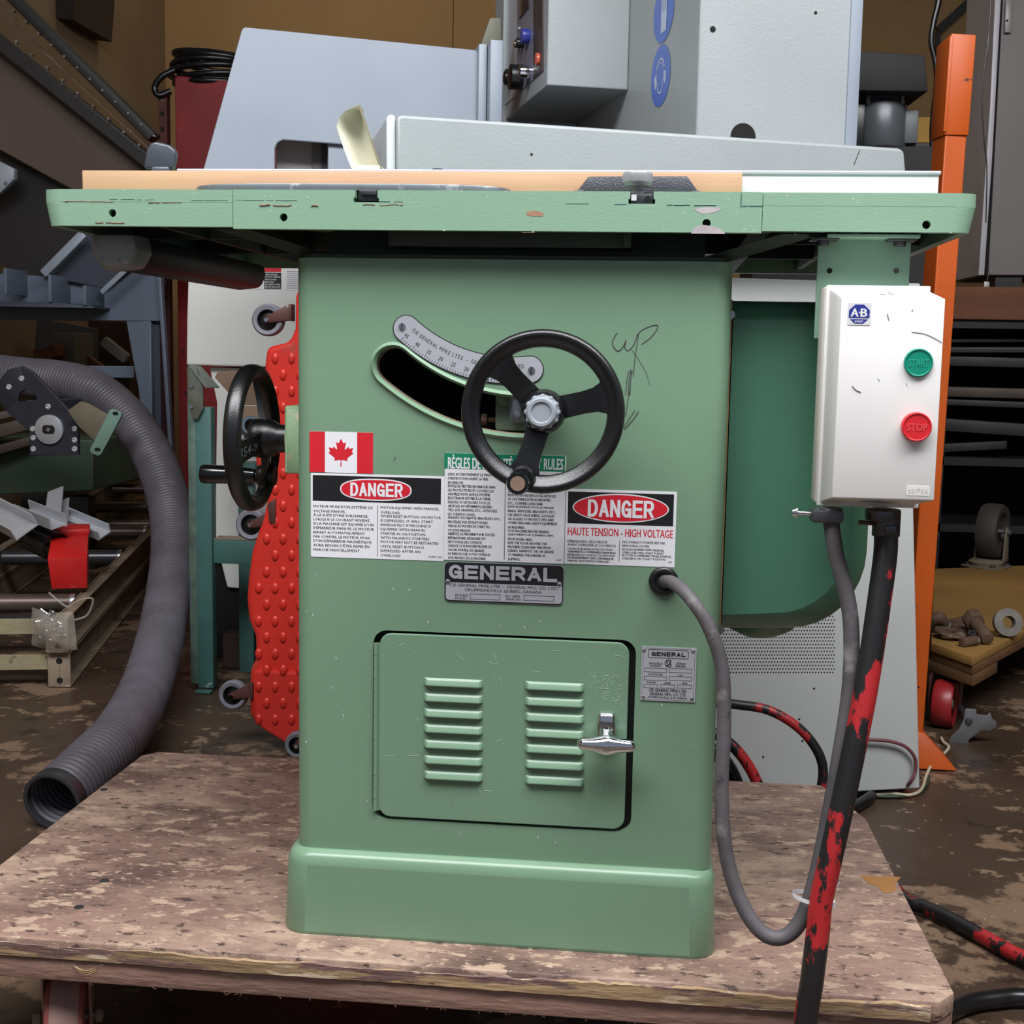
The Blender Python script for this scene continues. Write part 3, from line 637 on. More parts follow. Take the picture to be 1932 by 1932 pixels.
put_text(m, 'CIE GÉNÉRAL MFRE LTÉE  -  GENERAL MFG. CO. LTD.', *R(849, 1052, 1103, 1109.6, YQ), YQ-.0001, 2, .01)
put_text(m, 'DRUMMONDVILLE, QUÉBEC, CANADA', *R(877.5, 1022, 1111.2, 1118.6, YQ), YQ-.0001, 2, .01)
put_text(m, 'MODÈLE', *R(859, 882.5, 1119.8, 1125.3, YQ), YQ-.0001, 1, .02); put_text(m, 'MODEL', *R(859, 880, 1126.5, 1131, YQ), YQ-.0001, 1, .02)
put_text(m, 'NO. SÉRIE', *R(954, 981, 1121.8, 1127.2, YQ), YQ-.0001, 1, .02); put_text(m, 'SERIAL NO.', *R(954, 984, 1128.5, 1133, YQ), YQ-.0001, 1, .02)
def frame_box(mb, l, r_, t, b, y, wpx=.9):
    for q in ((l, r_, t, t+wpx), (l, r_, b-wpx, b), (l, l+wpx, t, b), (r_-wpx, r_, t, b)):
        a = R(*q, y); mb.add([(a[0], y, a[2]), (a[1], y, a[2]), (a[1], y, a[3]), (a[0], y, a[3])], [(0, 1, 2, 3)])
frame_box(m, 886.5, 943.5, 1121, 1131.5, YQ-.0001); frame_box(m, 988, 1045.5, 1124, 1134, YQ-.0001)
m.build('printed_text', INK, gp, 'small black lettering and boxes')
for x, y in ((845, 1097.5), (1055.5, 1102.5)):
    p = at(x, y, YP); rv = MB().lathe([(0, .0016), (.0014, .0014), (.0028, .0007), (.003, 0)], (p.x, YP, p.z), (p.x, YP-1, p.z), 20).build('rivet', STEEL, gp)
    MB().lathe([(0, .0017), (.0009, .0017), (.0009, .0012)], (p.x, YP, p.z), (p.x, YP-1, p.z), 12).build('rivet_hole', INK, gp)
# rating plate
g1 = R(1209.5, 1313, 1221.5, 1323, YP); rp = sticker('rating_plate', g1, SILVERL, 'small silver rating plate with four rivets', YP, .0008)
m = MB()
def linebox(l, r_, t, b, rr, th):
    a = R(l, r_, t, b, YQ); o = rrect(a[0], a[1], a[2], a[3], rr, 5); i = rrect(a[0]+th, a[1]-th, a[2]+th, a[3]-th, max(rr-th, .0002), 5); n = len(o)
    m.add([(p[0], YQ, p[1]) for p in o]+[(p[0], YQ, p[1]) for p in i], [(k, (k+1) % n, (k+1) % n+n, k+n) for k in range(n)])
linebox(1223, 1299.5, 1226, 1242.5, .0022, .0006); linebox(1212.5, 1310, 1224, 1320.5, .003, .00025)
block_text(m, 'GENERAL', *R(1229, 1294, 1230.5, 1238.5, YQ), YQ, .29, .24, .0008)
c = at(1261.5, 1251.8, YQ); s = .00057
ring = [(c.x+math.cos(math.radians(a))*7.6*s, c.z+math.sin(math.radians(a))*7.9*s) for a in range(38, 324, 8)]+[(c.x+math.cos(math.radians(a))*5.9*s, c.z+math.sin(math.radians(a))*6.2*s) for a in range(322, 36, -8)]
k_ = len(ring)//2; m.add([(p[0], YQ, p[1]) for p in ring], [(i, i+1, 2*k_-2-i, 2*k_-1-i) for i in range(k_-1)])
put_text(m, 'SA', *R(1257, 1267.5, 1247, 1256.5, YQ), YQ, 2, .03)
for s_, q in (('MODÈLE', (1225, 1249.5, 1249, 1254)), ('MODEL', (1227, 1247.5, 1254.5, 1258.5)), ('SÉRIE', (1275.5, 1294, 1249.5, 1254.5)), ('SERIAL', (1273.5, 1295, 1255.5, 1259.5)), ('VOLTAGE', (1223, 1250, 1270.5, 1274.5)), ('HZ', (1280, 1288, 1273, 1277)), ('CV/HP', (1219.5, 1237.5, 1285.5, 1289.5)), ('AMP.', (1253.5, 1266.5, 1287, 1291)), ('PH', (1288, 1296, 1287.5, 1291.5)), ('CIE GENERAL MFRE LTEE', (1224, 1295, 1300, 1306)), ('GENERAL MFG. CO. LTD.', (1225, 1295.5, 1307.5, 1313)), ('DRUMMONDVILLE, QUE CANADA', (1222.5, 1296.5, 1314.5, 1318.5))):
    put_text(m, s_, *R(*q, YQ), YQ, 1, .03)
for q in ((1215.5, 1258, 1260.5, 1268.5), (1262.5, 1305.5, 1261.5, 1269.5), (1215, 1257.5, 1276, 1284), (1262, 1305, 1276.5, 1284.5), (1214.5, 1241.5, 1291, 1298), (1246.5, 1273, 1291.5, 1298.8), (1277.5, 1305, 1292, 1299)): frame_box(m, *q, YQ, .7)
m.build('printed_text', INK, rp, 'black lettering and boxes')
for x, y in ((1215, 1226.5), (1307.5, 1228.5), (1213, 1314.5), (1305.5, 1318.5)):
    p = at(x, y, YP); MB().lathe([(0, .0012), (.0012, .001), (.0021, .0005), (.0023, 0)], (p.x, YP, p.z), (p.x, YP-1, p.z), 16).build('rivet', STEEL, rp)
# pencil marks, paint scratches
def stroke(mb, pts, r=.0005, y=YF-.0002):
    mb.tube([at(x, yy, y) for x, yy in pts], r, 5, 6)
m = MB()
stroke(m, [(1164, 628), (1157, 640), (1156, 650), (1165, 662), (1175, 655), (1181, 642), (1179, 655), (1185, 661), (1196, 650), (1205, 628), (1222, 617), (1239, 613), (1240, 620), (1228, 636), (1211, 649)])
stroke(m, [(1205, 628), (1202, 650), (1198, 675), (1195, 710)], .0004); stroke(m, [(1192, 660), (1206, 680), (1220, 705), (1226, 727)], .0002)
for dx in (0, 3, -4): stroke(m, [(1190+dx, 696+abs(dx)), (1187+dx, 715), (1185+dx*1.2, 745)], .0004)
stroke(m, [(1191, 700), (1188, 735), (1184, 760), (1180, 785)], .0004); stroke(m, [(1205, 776), (1194, 792), (1178, 810)], .0005); stroke(m, [(1198, 774), (1186, 792), (1177, 806)], .0004)
stroke(m, [(746, 862), (743, 869)], .0004); stroke(m, [(578, 1711), (597, 1717)], .0006, .0178)
m.build('pencil_marks', INKG, saw, 'scribbled black pencil lines', stuff=True)
m = MB(); random.seed(11)
for k in range(46):
    x = random.uniform(735, 1175); y = random.uniform(1215, 1545); a = random.uniform(0, 2*PI); l = random.uniform(4, 22)
    if (790 < x < 920 or 985 < x < 1110) and 1270 < y < 1490: continue
    stroke(m, [(x, y), (x+l*.5*math.cos(a)+1, y+l*.5*math.sin(a)), (x+l*math.cos(a), y+l*math.sin(a)*.8)], random.uniform(.00012, .00025), YF-.0023)
for k in range(60):
    x = random.uniform(1108, 1172); y = 1270+random.uniform(0, 65)*(.5+(x-1108)/128); a = random.uniform(-1.2, 1.2); l = random.uniform(3, 11)
    stroke(m, [(x, y), (x+l*math.cos(a), y+l*math.sin(a))], random.uniform(.0001, .00025), YF-.0023)
m.build('paint_scratches', M('scratch_pale_green', '#a9c0ab', .5, 0, .1), dr, 'fine pale scratches', stuff=True)

# ------- handwheels
def handwheel(M4, parent_label, spokes, R0=.0888, handle_ang=0, hl=.07, label=None, faceknob=True):
    "axis along local -Y (towards the viewer); M4 places it"
    m = MB(); n = 72
    prof = [(R0-.0195, .004), (R0-.0185, -.0015), (R0-.0125, -.0045), (R0-.009, -.0085), (R0-.0045, -.0095), (R0-.0012, -.007), (R0, -.002), (R0-.0004, .004), (R0-.003, .009), (R0-.009, .0115), (R0-.015, .009), (R0-.0195, .004)]
    m.lathe(prof, (0, 0, 0), (0, 1, 0), n)
    for a in spokes:
        c, s = math.cos(math.radians(a)), math.sin(math.radians(a)); t = (-s, c)
        st = [(.010, .0135, .016, .010), (.022, .0125, .013, .009), (.045, .0120, .007, .007), (.058, .0132, .0035, .007), (.066, .0165, .002, .0065), (.071, .0215, .0015, .006), (.0755, .0320, .0015, .005)]
        vs = []; fs = []
        for (r, hwid, yc_, th) in st:
            r *= R0/.0888
            for (sx, sy) in ((-1, -1), (1, -1), (1, 1), (-1, 1)):
                k = 1 if abs(sx) else 1
                vs.append((c*r+t[0]*sx*hwid, yc_+sy*th/2, s*r+t[1]*sx*hwid))
        q = len(st)
        for i in range(q-1):
            for k in range(4): fs.append((i*4+k, i*4+(k+1) % 4, (i+1)*4+(k+1) % 4, (i+1)*4+k))
        fs += [(0, 1, 2, 3), tuple(4*(q-1)+k for k in (3, 2, 1, 0))]
        m.add(vs, fs)
    m.lathe([(0, -.001), (.021, -.001), (.0235, .003), (.0245, .012), (.022, .026), (.017, .034), (.017, .05), (0, .05)], (0, 0, 0), (0, 1, 0), 40)
    ca, sa = math.cos(math.radians(handle_ang)), math.sin(math.radians(handle_ang)); hr = R0-.0125
    m.lathe([(0, -.011), (.0125, -.011), (.0145, -.006), (.0155, .004), (.012, .011), (0, .011)], (ca*hr, 0, sa*hr), (ca*hr, 1, sa*hr), 28)
    m.v = [M4 @ p for p in m.v]
    wh = m.build('handwheel', BLACKCAST, saw, parent_label, smooth=50)
    h = MB().lathe([(0, -.010), (.006, -.010), (.006, -.014), (.0085, -.015), (.0105, -.03), (.0115, -.045), (.0122, -.010-hl+.003), (.0112, -.010-hl), (.0092, -.010-hl), (.0092, -.010-hl+.0015), (0, -.010-hl+.0015)], (ca*hr, 0, sa*hr), (ca*hr, 1, sa*hr), 32)
    h.v = [M4 @ p for p in h.v]; h.build('crank_handle', BLACKGL, wh, 'black tapered crank handle')
    h = MB().lathe([(0, -.0095-hl), (.0078, -.0095-hl), (.0085, -.0085-hl), (.0085, -hl)], (ca*hr, 0, sa*hr), (ca*hr, 1, sa*hr), 28)
    h.v = [M4 @ p for p in h.v]; h.build('handle_screw', HANDEND, wh, 'steel end of the crank handle')
    if faceknob:
        k = MB(); Z = [(0, -.018), (.0105, -.018), (.0115, -.0195), (.0145, -.0195), (.016, -.0175), (.0178, -.010), (.0185, -.002), (.0185, .004)]
        k.lathe(Z, (0, 0, 0), (0, 1, 0), 48)
        for i in range(12):
            a = 2*PI*i/12; k.lathe([(0, -.0155), (.0028, -.014), (.0034, -.004), (.0034, .003)], (math.cos(a)*.0163, 0, math.sin(a)*.0163), (math.cos(a)*.0163, 1, math.sin(a)*.0163), 10)
        k.v = [M4 @ p for p in k.v]; k.build('lock_knob', GREYPL, wh, 'grey fluted lock knob', smooth=50)
    return wh
hc = at(1024, 777, -.028)
handwheel(Matrix.Translation(hc), 'black wrinkle painted handwheel with a grey knob', (134, 14, 254), .0885, 254.5, .044)
MB().cyl((hc.x, hc.y+.03, hc.z), (hc.x, YF+.10, hc.z), .011).build('shaft', STEEL_DK, saw)
YW = .115
wc = at(477, 826, YW)
ML = Matrix.Translation(wc) @ Matrix.Rotation(-PI/2, 4, 'Z')      # local -Y becomes world -X
wl_ = handwheel(ML, 'black side handwheel seen nearly edge on', (-12, 108, 228), .0895, 222, .075, faceknob=False)
bx = at(553, 826, YW).x
MB().cyl((wc.x+.012, YW, wc.z), (bx-.001, YW, wc.z), .0185, .0165, 32).build('hub_neck', BLACKCAST, saw, 'black hub neck')
MB().prism(rrect(at(553, 826, YW).x-.001, XL+.01, at(560, 889, YW).z, at(560, 764, YW).z, .003), YW-.035, YW+.035).build('bearing_boss', M('pale_green_boss', '#8aa57f', .5, 0, .1, 10, wear=[('#b5a884', 25, .6, .04)]), saw, 'chipped pale green bearing boss', bevel=.004)
MB().cyl((bx-.004, YW, wc.z), (bx+.001, YW, wc.z), .024).build('boss_ring', M('worn_yellow_ring', '#a09a6d', .5, 0, .2, 20), saw)
m = MB(); V, F = glyphs('354-9', 2, .01)
th_ = math.radians(-12)
def onspoke(r, w_): 
    t = (r-.028)/.034; xx = .0150-(.0150-.0064)*t+.0008
    return Vector((wc.x+xx, wc.y-r*math.cos(th_)-w_*math.sin(th_), wc.z+r*math.sin(th_)-0+w_*math.cos(th_)))
ax = min(v[0] for v in V); bxx = max(v[0] for v in V)
m.add([onspoke(.069-.038*((v[0]-ax)/(bxx-ax)), -.0065+v[1]*.017) for v in V], F)
m.build('cast_number', M('worn_raised_letters', '#55565a', .4, .2, .1), wl_, 'raised cast numbers')

# ------- saw table: centre casting and two wings
xj0, xj1 = at(440, 400, 0).x, at(1438, 400, 0).x
def notch_profile(x0, x1, zb, slots, zt=TT):
    pts = [(x0, zb), (x1, zb), (x1, zt)]
    for c in sorted(slots, reverse=True):
        w1, w2, d, t = .0125, .0142, .0128, .0048
        pts += [(c+w1, zt), (c+w1, zt-d+t), (c+w2, zt-d+t), (c+w2, zt-d), (c-w2, zt-d), (c-w2, zt-d+t), (c-w1, zt-d+t), (c-w1, zt)]
    pts += [(x0, zt)]
    return pts
sl = [at(691, 366, 0).x, at(1211, 374, 0).x]
YT1 = .714
zbot = TT-TH
tab = MB().prism(notch_profile(xj0, xj1, TT-.0185, sl), .012, YT1-.012)
tt = tab.build('table_top', GREEN_TBL, saw)
skirt = MB().prism(notch_profile(xj0, xj1, zbot-.001, sl), 0, .0125).build('front_rim', GREEN_TBL, tt, 'pale green machined front rim')
def hole(x, y, r=.0044): p = at(x, y, 0); return MB().cyl((p.x, -.01, p.z), (p.x, .009, p.z), r, n=20)
cut(skirt, [hole(535, 410), hole(1333, 421)])
for x, y in ((535, 410), (1333, 421)):
    p = at(x, y, 0); MB().cyl((p.x, .0072, p.z), (p.x, .0088, p.z), .0043).build('bolt_hole', VOID, tt)
rb = MB().prism(notch_profile(xj0, xj1, zbot, sl), YT1-.0125, YT1); rb.box(xj0, xj0+.012, .012, YT1-.012, zbot, TT-.018); rb.box(xj1-.012, xj1, .012, YT1-.012, zbot, TT-.018)
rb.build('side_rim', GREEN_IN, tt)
sd = at(1333, 440, 0)
ft = M('bare_filed_metal', '#b7aeb0', .45, .3, .15, 60)
flat([(at(x, y, 0).x, at(x, y, 0).z) for x, y in ((1304, 440.5), (1312, 428), (1325, 424), (1345, 427), (1360, 432), (1368, 441))], -.0002).build('bare_metal_spot', ft, tt, 'bare metal patch below the bolt hole')
flat([(at(x, y, 0).x, at(x, y, 0).z) for x, y in ((1308, 395), (1330, 390.5), (1354, 391), (1362, 395), (1348, 401), (1325, 404))], -.0002).build('bare_metal_spot', ft, tt)
flat([(at(x, y, 0).x, at(x, y, 0).z) for x, y in ((993, 400), (1010, 397), (1026, 402), (1024, 408), (1005, 408), (994, 406))], -.0002).build('chipped_paint_spot', M('rusty_chip', '#9a7358', .7, 0, .2, 60), tt, 'brown chipped paint spot')
def wing(x0, x1, side, holes, slots=()):
    outer = x0 if side < 0 else x1; s = side
    # plan outline with a rounded outer front and rear corner
    r = .014
    pl = [(x1 if s < 0 else x0, 0), (outer-s*r*1.6, 0)]+[(outer-s*(r*1.6-r*1.6*math.sin(a)), r-r*math.cos(a)) for a in [PI/2*k/6 for k in range(1, 7)]]
    pl += [(outer-s*(r*1.6-r*1.6*math.cos(a)), YT1-r+r*math.sin(a)) for a in [PI/2*k/6 for k in range(0, 7)]]+[(x1 if s < 0 else x0, YT1)]
    zr = zbot+.001
    tp = MB().sweep([(p[0], p[1], TT-.014-.0003) for p in pl], (0, 0, .014))
    wg = tp.build('extension_wing', GREEN_TBL, saw, 'left extension wing' if s < 0 else 'right extension wing')
    # rim wall tapering in towards its foot
    ins = lambda p, d: (p[0]-s*d*(1 if abs(p[0]-outer) < .03 else 0), p[1])
    N = len(pl); V = []
    tb = .008
    cxm = (x0+x1)/2
    def sh(p, d): return (p[0]-s*d if abs(p[0]-outer) < .025 else p[0], p[1]+(d*.0 if p[1] < .3 else 0))
    ot = [(*p, TT-.0140) for p in pl]; ob = [(*sh(p, .0055), zr) for p in pl]
    inn = [(p[0]-s*.012 if abs(p[0]-outer) < .03 else p[0], min(max(p[1], .012), YT1-.012)) for p in pl]
    ib = [(*sh(p, .004), zr) for p in inn]; it = [(*p, TT-.0140) for p in inn]
    m = MB(); m.add(ot+ob+ib+it, [(k*N+i, k*N+(i+1), (k+1)*N+(i+1), (k+1)*N+i) for k in range(3) for i in range(N-1)]+[(i, i+1, 3*N+i+1, 3*N+i) for i in range(N-1)]+[(0, N, 2*N, 3*N), (N-1, 2*N-1, 3*N-1, 4*N-1)])
    rm = m.build('wing_rim', GREEN_TBL, wg, 'pale green rim')
    cut(rm, [hole(*h) for h in holes])
    for h in holes:
        p = at(*h, 0); MB().cyl((p.x, .0072, p.z), (p.x, .0088, p.z), .0043).build('bolt_hole', VOID, wg)
    ri = MB()
    inner = x1 if s < 0 else x0
    ri.box(min(inner, inner-s*-.010), max(inner, inner-s*-.010), .012, YT1-.012, zr, TT-.014)
    for q in (.33, .67): ri.box(x0+.015, x1-.012, YT1*q-.004, YT1*q+.004, zr+.006, TT-.014)
    ri.box(cxm-.004, cxm+.004, .012, YT1-.012, zr+.006, TT-.014)
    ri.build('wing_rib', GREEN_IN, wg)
    return wg
xl0 = at(78, 380, 0).x; xr1 = at(1846, 400, 0).x
wing(xl0, xj0-.0006, -1, [(212, 402)]); wing(xj1+.0006, xr1, 1, [(1748, 424)])
random.seed(31); m = MB(); YR = -.0001
def scuff(mb, x0, x1, y_, r_=.0005, wob=.6):
    x = x0
    while x < x1:
        l = random.uniform(8, 46); l = min(l, x1-x)
        if random.random() < .75: mb.tube([at(x+l*k/4, y_+(x-x0)*.011+random.uniform(-wob, wob), YR) for k in range(5)], random.uniform(.5, 1.3)*r_, 5, 1)
        x += l+random.uniform(1, 9)
scuff(m, 122, 250, 380, .0006); scuff(m, 280, 438, 382, .0005); scuff(m, 490, 600, 387, .0008, 1.2); scuff(m, 655, 760, 386, .0005, 1); scuff(m, 180, 250, 420, .0006); scuff(m, 985, 1045, 439, .0005)
m.build('rusty_scuffs', M('rust_brown_scuff', '#7b5f4b', .8, 0, .3, 60), tt, 'brown scuffed line along the rim', stuff=True)
m = MB(); scuff(m, 125, 438, 375, .0003, .2); scuff(m, 445, 560, 377, .0003, .2); scuff(m, 1068, 1190, 384, .0005, .3); scuff(m, 1236, 1440, 386, .0005, .3); scuff(m, 715, 760, 380, .0004, .3)
m.tube([at(1399, 364, YR), at(1398, 391, YR)], .0006, 5, 1)
m.build('dark_scratches', M('dark_teal_scratch', '#3f6a64', .6, 0, .2), tt, 'dark teal scratches on the rim', stuff=True)
m = MB()
for k in range(70):
    x = random.uniform(95, 1800); y_ = random.choice([random.uniform(352, 372), random.uniform(380, 400), random.uniform(420, 430)])+(x-95)*.0085
    if abs(x-691) < 30 or abs(x-1211) < 32: continue
    p = at(x, y_, YR); s_ = random.uniform(.0003, .0010); m.add([(p.x+s_*random.uniform(.4, 2)*math.cos(a_), YR, p.z+s_*random.uniform(.4, 1)*math.sin(a_)) for a_ in [2*PI*i/7 for i in range(7)]], [tuple(range(7))])
m.build('paint_chips', M('pale_chip', '#b3bfae', .6, 0, .2, 60), tt, 'tiny pale paint chips', stuff=True)
m = MB()
for k in range(90):
    x = random.uniform(575, 1330); y_ = random.uniform(1080, 1595)
    yy = YF-.0001 if y_ < 1600 else None
    if yy is None or (705 < x < 1200 and 1185 < y_ < 1570) or (x > 1200 and y_ < 1330): continue
    p = at(x, y_, yy); s_ = random.uniform(.0003, .0011); m.add([(p.x+s_*random.uniform(.4, 1)*math.cos(a_), yy, p.z+s_*random.uniform(.6, 2)*math.sin(a_)) for a_ in [2*PI*i/6 for i in range(6)]], [tuple(range(6))])
m.build('paint_chips', bpy.data.materials['pale_chip'], saw, 'tiny pale paint chips', stuff=True)
# webs and trunnion brackets under the centre table
ur = MB(); z0 = zbot-.004
a0, a1 = at(745, 460, .07).x, at(1192, 460, .07).x
ur.box(a0, a1, .034, .041, zbot-.0155, TT-.019); ur.box(a0, a0+.008, .041, .5, zbot-.0155, TT-.019); ur.box(a1-.008, a1, .020, .5, zbot-.0155, TT-.019)
ur.box(xj0+.012, a0, .30, .308, zbot, TT-.018); ur.box(a1, xj1-.012, .30, .308, zbot, TT-.018); ur.box(XL+.02, XR-.02, .55, .56, zbot-.01, TT-.018)
for sx_ in (-1, 1): ur.hexa([((XR if sx_ > 0 else XL)-sx_*.01, .06, zt), ((XR if sx_ > 0 else XL)-sx_*.05, .06, zt), ((XR if sx_ > 0 else XL)+sx_*.05, .02, zbot), ((XR if sx_ > 0 else XL)+sx_*.09, .02, zbot)], [((XR if sx_ > 0 else XL)-sx_*.01, .075, zt), ((XR if sx_ > 0 else XL)-sx_*.05, .075, zt), ((XR if sx_ > 0 else XL)+sx_*.05, .035, zbot), ((XR if sx_ > 0 else XL)+sx_*.09, .035, zbot)])
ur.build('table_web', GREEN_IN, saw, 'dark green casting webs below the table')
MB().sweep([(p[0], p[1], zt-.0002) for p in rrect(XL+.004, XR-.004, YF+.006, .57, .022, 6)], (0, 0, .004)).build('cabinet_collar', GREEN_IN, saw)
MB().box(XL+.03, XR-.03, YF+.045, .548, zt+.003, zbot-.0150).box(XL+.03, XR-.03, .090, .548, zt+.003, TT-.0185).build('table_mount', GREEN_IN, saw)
# dark rounded guard tray hanging under the left wing
q0, q1 = at(235, 470, .13), at(412, 498, .60)
m = MB(); ux = -.462
sec = [(-.030, .0), (.028, .0), (.032, -.016), (.022, -.032), (-.016, -.036), (-.028, -.020)]
V = []
ys = [.12, .14, .60, .625]; sc2 = [.9, 1, 1, .72]
for y, k in zip(ys, sc2): V += [(ux+p[0]*k, y, zbot-.001+p[1]*k*1.12) for p in sec]
n = 6; m.add(V, [(j*n+i, j*n+(i+1) % n, (j+1)*n+(i+1) % n, (j+1)*n+i) for j in range(3) for i in range(n)]+[tuple(range(n-1, -1, -1)), tuple(range(3*n, 4*n))])
m.build('guard_tray', M('matte_black_tray', '#15181a', .55, 0, .2, 14), saw, 'dark rounded tray under the left wing', bevel=.006, seg=3)
V = []
for y, k in ((.085, .90), (.098, 1.02), (.122, 1.05), (.128, 1.05)): V += [(ux+p[0]*k, y, zbot-.001+p[1]*k*1.12) for p in sec]
MB().add(V, [(j*n+i, j*n+(i+1) % n, (j+1)*n+(i+1) % n, (j+1)*n+i) for j in range(3) for i in range(n)]+[tuple(range(n-1, -1, -1)), tuple(range(3*n, 4*n))]).build('tray_end', M('pale_grey_tray_end', '#8f979b', .4, .1, .2, 12, wear=[('#4d4741', 12, .58, .08)]), saw, 'pale grey metal end of the tray', bevel=.004)

# ------- motor cover on the right
ym0, ym1 = .075, .52
cx0 = XR+.004; cx1 = at(1645, 850, ym0+.03).x; cz1 = at(1400, 568, ym0+.03).z; cz0 = at(1400, 1193, ym0+.01).z
r_ = .085
pl = [(cx0, cz0), (cx1-r_, cz0+.004)]+[(cx1-r_+r_*math.sin(a), cz0+.004+r_*1.1-r_*1.1*math.cos(a)) for a in [PI/2*k/8 for k in range(1, 9)]]+[(cx1-.03+.03*math.cos(a), cz1-.03+.03*math.sin(a)) for a in [PI/2*k/5 for k in range(6)]]+[(cx0, cz1)]
V = []; secs = [(0, 22), (.006, 10), (.016, 3.5), (.03, 0), (.40, 0)]
ccx, ccz = cx0, (cz0+cz1)/2
for dy, ins in secs:
    k = ins*.001
    for p in pl:
        nx = p[0]-(k if p[0] > cx0+.001 else 0); nz = p[1]+(k if p[1] < ccz else -k)
        V.append((nx, ym0+dy, nz))
n = len(pl); q = len(secs)
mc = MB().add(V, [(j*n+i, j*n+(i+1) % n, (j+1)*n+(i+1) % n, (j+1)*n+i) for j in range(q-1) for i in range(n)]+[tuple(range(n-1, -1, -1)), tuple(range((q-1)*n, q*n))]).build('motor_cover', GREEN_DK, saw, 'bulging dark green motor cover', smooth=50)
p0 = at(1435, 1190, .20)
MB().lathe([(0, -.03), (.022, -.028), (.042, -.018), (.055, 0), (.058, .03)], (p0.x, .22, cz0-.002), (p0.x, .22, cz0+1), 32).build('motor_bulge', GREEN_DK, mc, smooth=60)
MB().sweep([(cx0-.004, ym0-.006, cz0), (cx0-.0015, ym0-.004, cz0), (cx0-.0015, ym0-.004, cz1), (cx0-.004, ym0-.006, cz1)], (0, .02, 0)).build('gasket_strip', M('brown_gasket', '#8b6f48', .8, 0, .3, 20), mc, 'brown gasket in the cover joint')
for x, y in ((1378, 594), (1358, 1186)):
    p = at(x, y, ym0); MB().cyl((p.x, ym0-.006, p.z), (p.x, ym0+.004, p.z), .005).build('cover_screw', STEEL, mc)

# ------- switch bracket
by = .035
b0, b1 = at(1542, 500, by).x, at(1717, 500, by).x
br = MB().box(b0, b1, by, by+.004, at(1630, 640, by).z, zbot-.001).box(b0+.006, b1+.004, by-.03, by+.004, zbot-.0045, zbot-.0008)
bk = br.build('switch_bracket', M('pale_green_bracket', '#86ab94', .45, 0, .05, 8, bump=.15, bs=120), saw, 'pale green plate carrying the starter box', bevel=.0008)
for x, c in ((1565, VOID), (1691, STEEL_DK)):
    p = at(x, 511, by); MB().cyl((p.x, by-.0006, p.z), (p.x, by+.001, p.z), .0029).build('bracket_hole', c, bk)
for x in (1560, 1705):
    p = at(x, 452, by-.012); MB().cyl((p.x-.004, by-.012, zbot-.012), (p.x-.004, by-.012, zbot-.0045), .007, n=6).box(p.x-.018, p.x+.012, by-.024, by-.002, zbot-.007, zbot-.0045).build('bracket_bolt', STEEL_DK, bk, bevel=.001)
# ------------------------------------------------------------------ motor starter box
ya, yb_, yc_ = .034, -.004, -.088
FT = [at(1589, 561.5, yc_), at(1785, 563, yc_), at(1762, 946, yc_), at(1568, 938, yc_)]
BT = [at(1566, 538, yb_), at(1756, 540, yb_), at(1732, 960, yb_), at(1534, 952, yb_)]
x0 = (BT[0].x+BT[3].x)/2; x1 = (BT[1].x+BT[2].x)/2; z1 = (BT[0].z+BT[1].z)/2; z0 = (BT[2].z+BT[3].z)/2
fx0 = (FT[0].x+FT[3].x)/2; fx1 = (FT[1].x+FT[2].x)/2; fz1 = (FT[0].z+FT[1].z)/2; fz0 = (FT[2].z+FT[3].z)/2
sb = thing('starter_box', 'white push button motor starter box on the green bracket at right', 'switch', ((x0+x1)/2, .015, z0))
base = MB().box(x0-.002, x1-.001, -.002, ya, z0+.002, z1-.001).build('back_box', BEIGE, sb, 'grey beige back half of the box', bevel=.003)
MB().box(x0, x1, -.006, -.0015, z0, z1).build('rim', WHITEBOX, sb, 'white rim between box halves', bevel=.0012)
tw = lambda a, b, t: a+(b-a)*t
cv = MB().hexa([(fx0, yc_, fz0), (fx1, yc_, fz0), (fx1, yc_, fz1), (fx0, yc_, fz1)], [(x0+.003, -.005, z0+.004), (x1-.003, -.005, z0+.004), (x1-.003, -.005, z1-.004), (x0+.003, -.005, z1-.004)]).build('cover', WHITEBOX, sb, 'white tapered cover', bevel=.0018)
mx_ = at(1658, 548, -.03).x
cut(cv, [MB().box(mx_-.012, mx_+.012, -.062, -.012, fz1-.006, z1+.02), MB().box(mx_-.010, mx_+.014, -.062, -.012, z0-.02, fz0+.004)])
for zz, s_ in ((z1-.013, 1), (fz0-.001, -1)): MB().cyl((mx_, -.055, zz-.004*s_), (mx_, -.012, zz-.004*s_), .006).cyl((mx_, -.058, zz-.004*s_), (mx_, -.05, zz-.004*s_), .0045).build('cover_screw', STEEL, sb, bevel=.0006)
for nm, px, py, mt, tx, lab in (('start_button', 1734, 684.5, BTN_G, 'START', 'green round button'), ('stop_button', 1729, 805.5, BTN_R, 'STOP', 'red round button')):
    p = at(px, py, yc_-.004); R_ = .0143 if tx == 'START' else .0147; pr = .0028 if tx == 'START' else .0075
    b = MB().lathe([(0, -pr+.0006), (R_-.0022, -pr+.0006), (R_-.0014, -pr-.0003), (R_-.0005, -pr), (R_, -pr+.001), (R_, .002)], (p.x, yc_, p.z), (p.x, yc_+1, p.z), 48).build(nm, mt, sb, lab)
    t = MB(); put_text(t, tx, p.x-.0098, p.x+.0098, p.z-.0036, p.z+.0036, yc_-pr-.0001, 2, 0)
    t.build('raised_lettering', M(nm+'_lettering', '#2aa184' if tx == 'START' else '#dc5358', .3, 0, 0), b, 'raised letters')
p = at(1731.5, 926.5, yc_); a = R(1710, 1754, 917, 935, yc_)
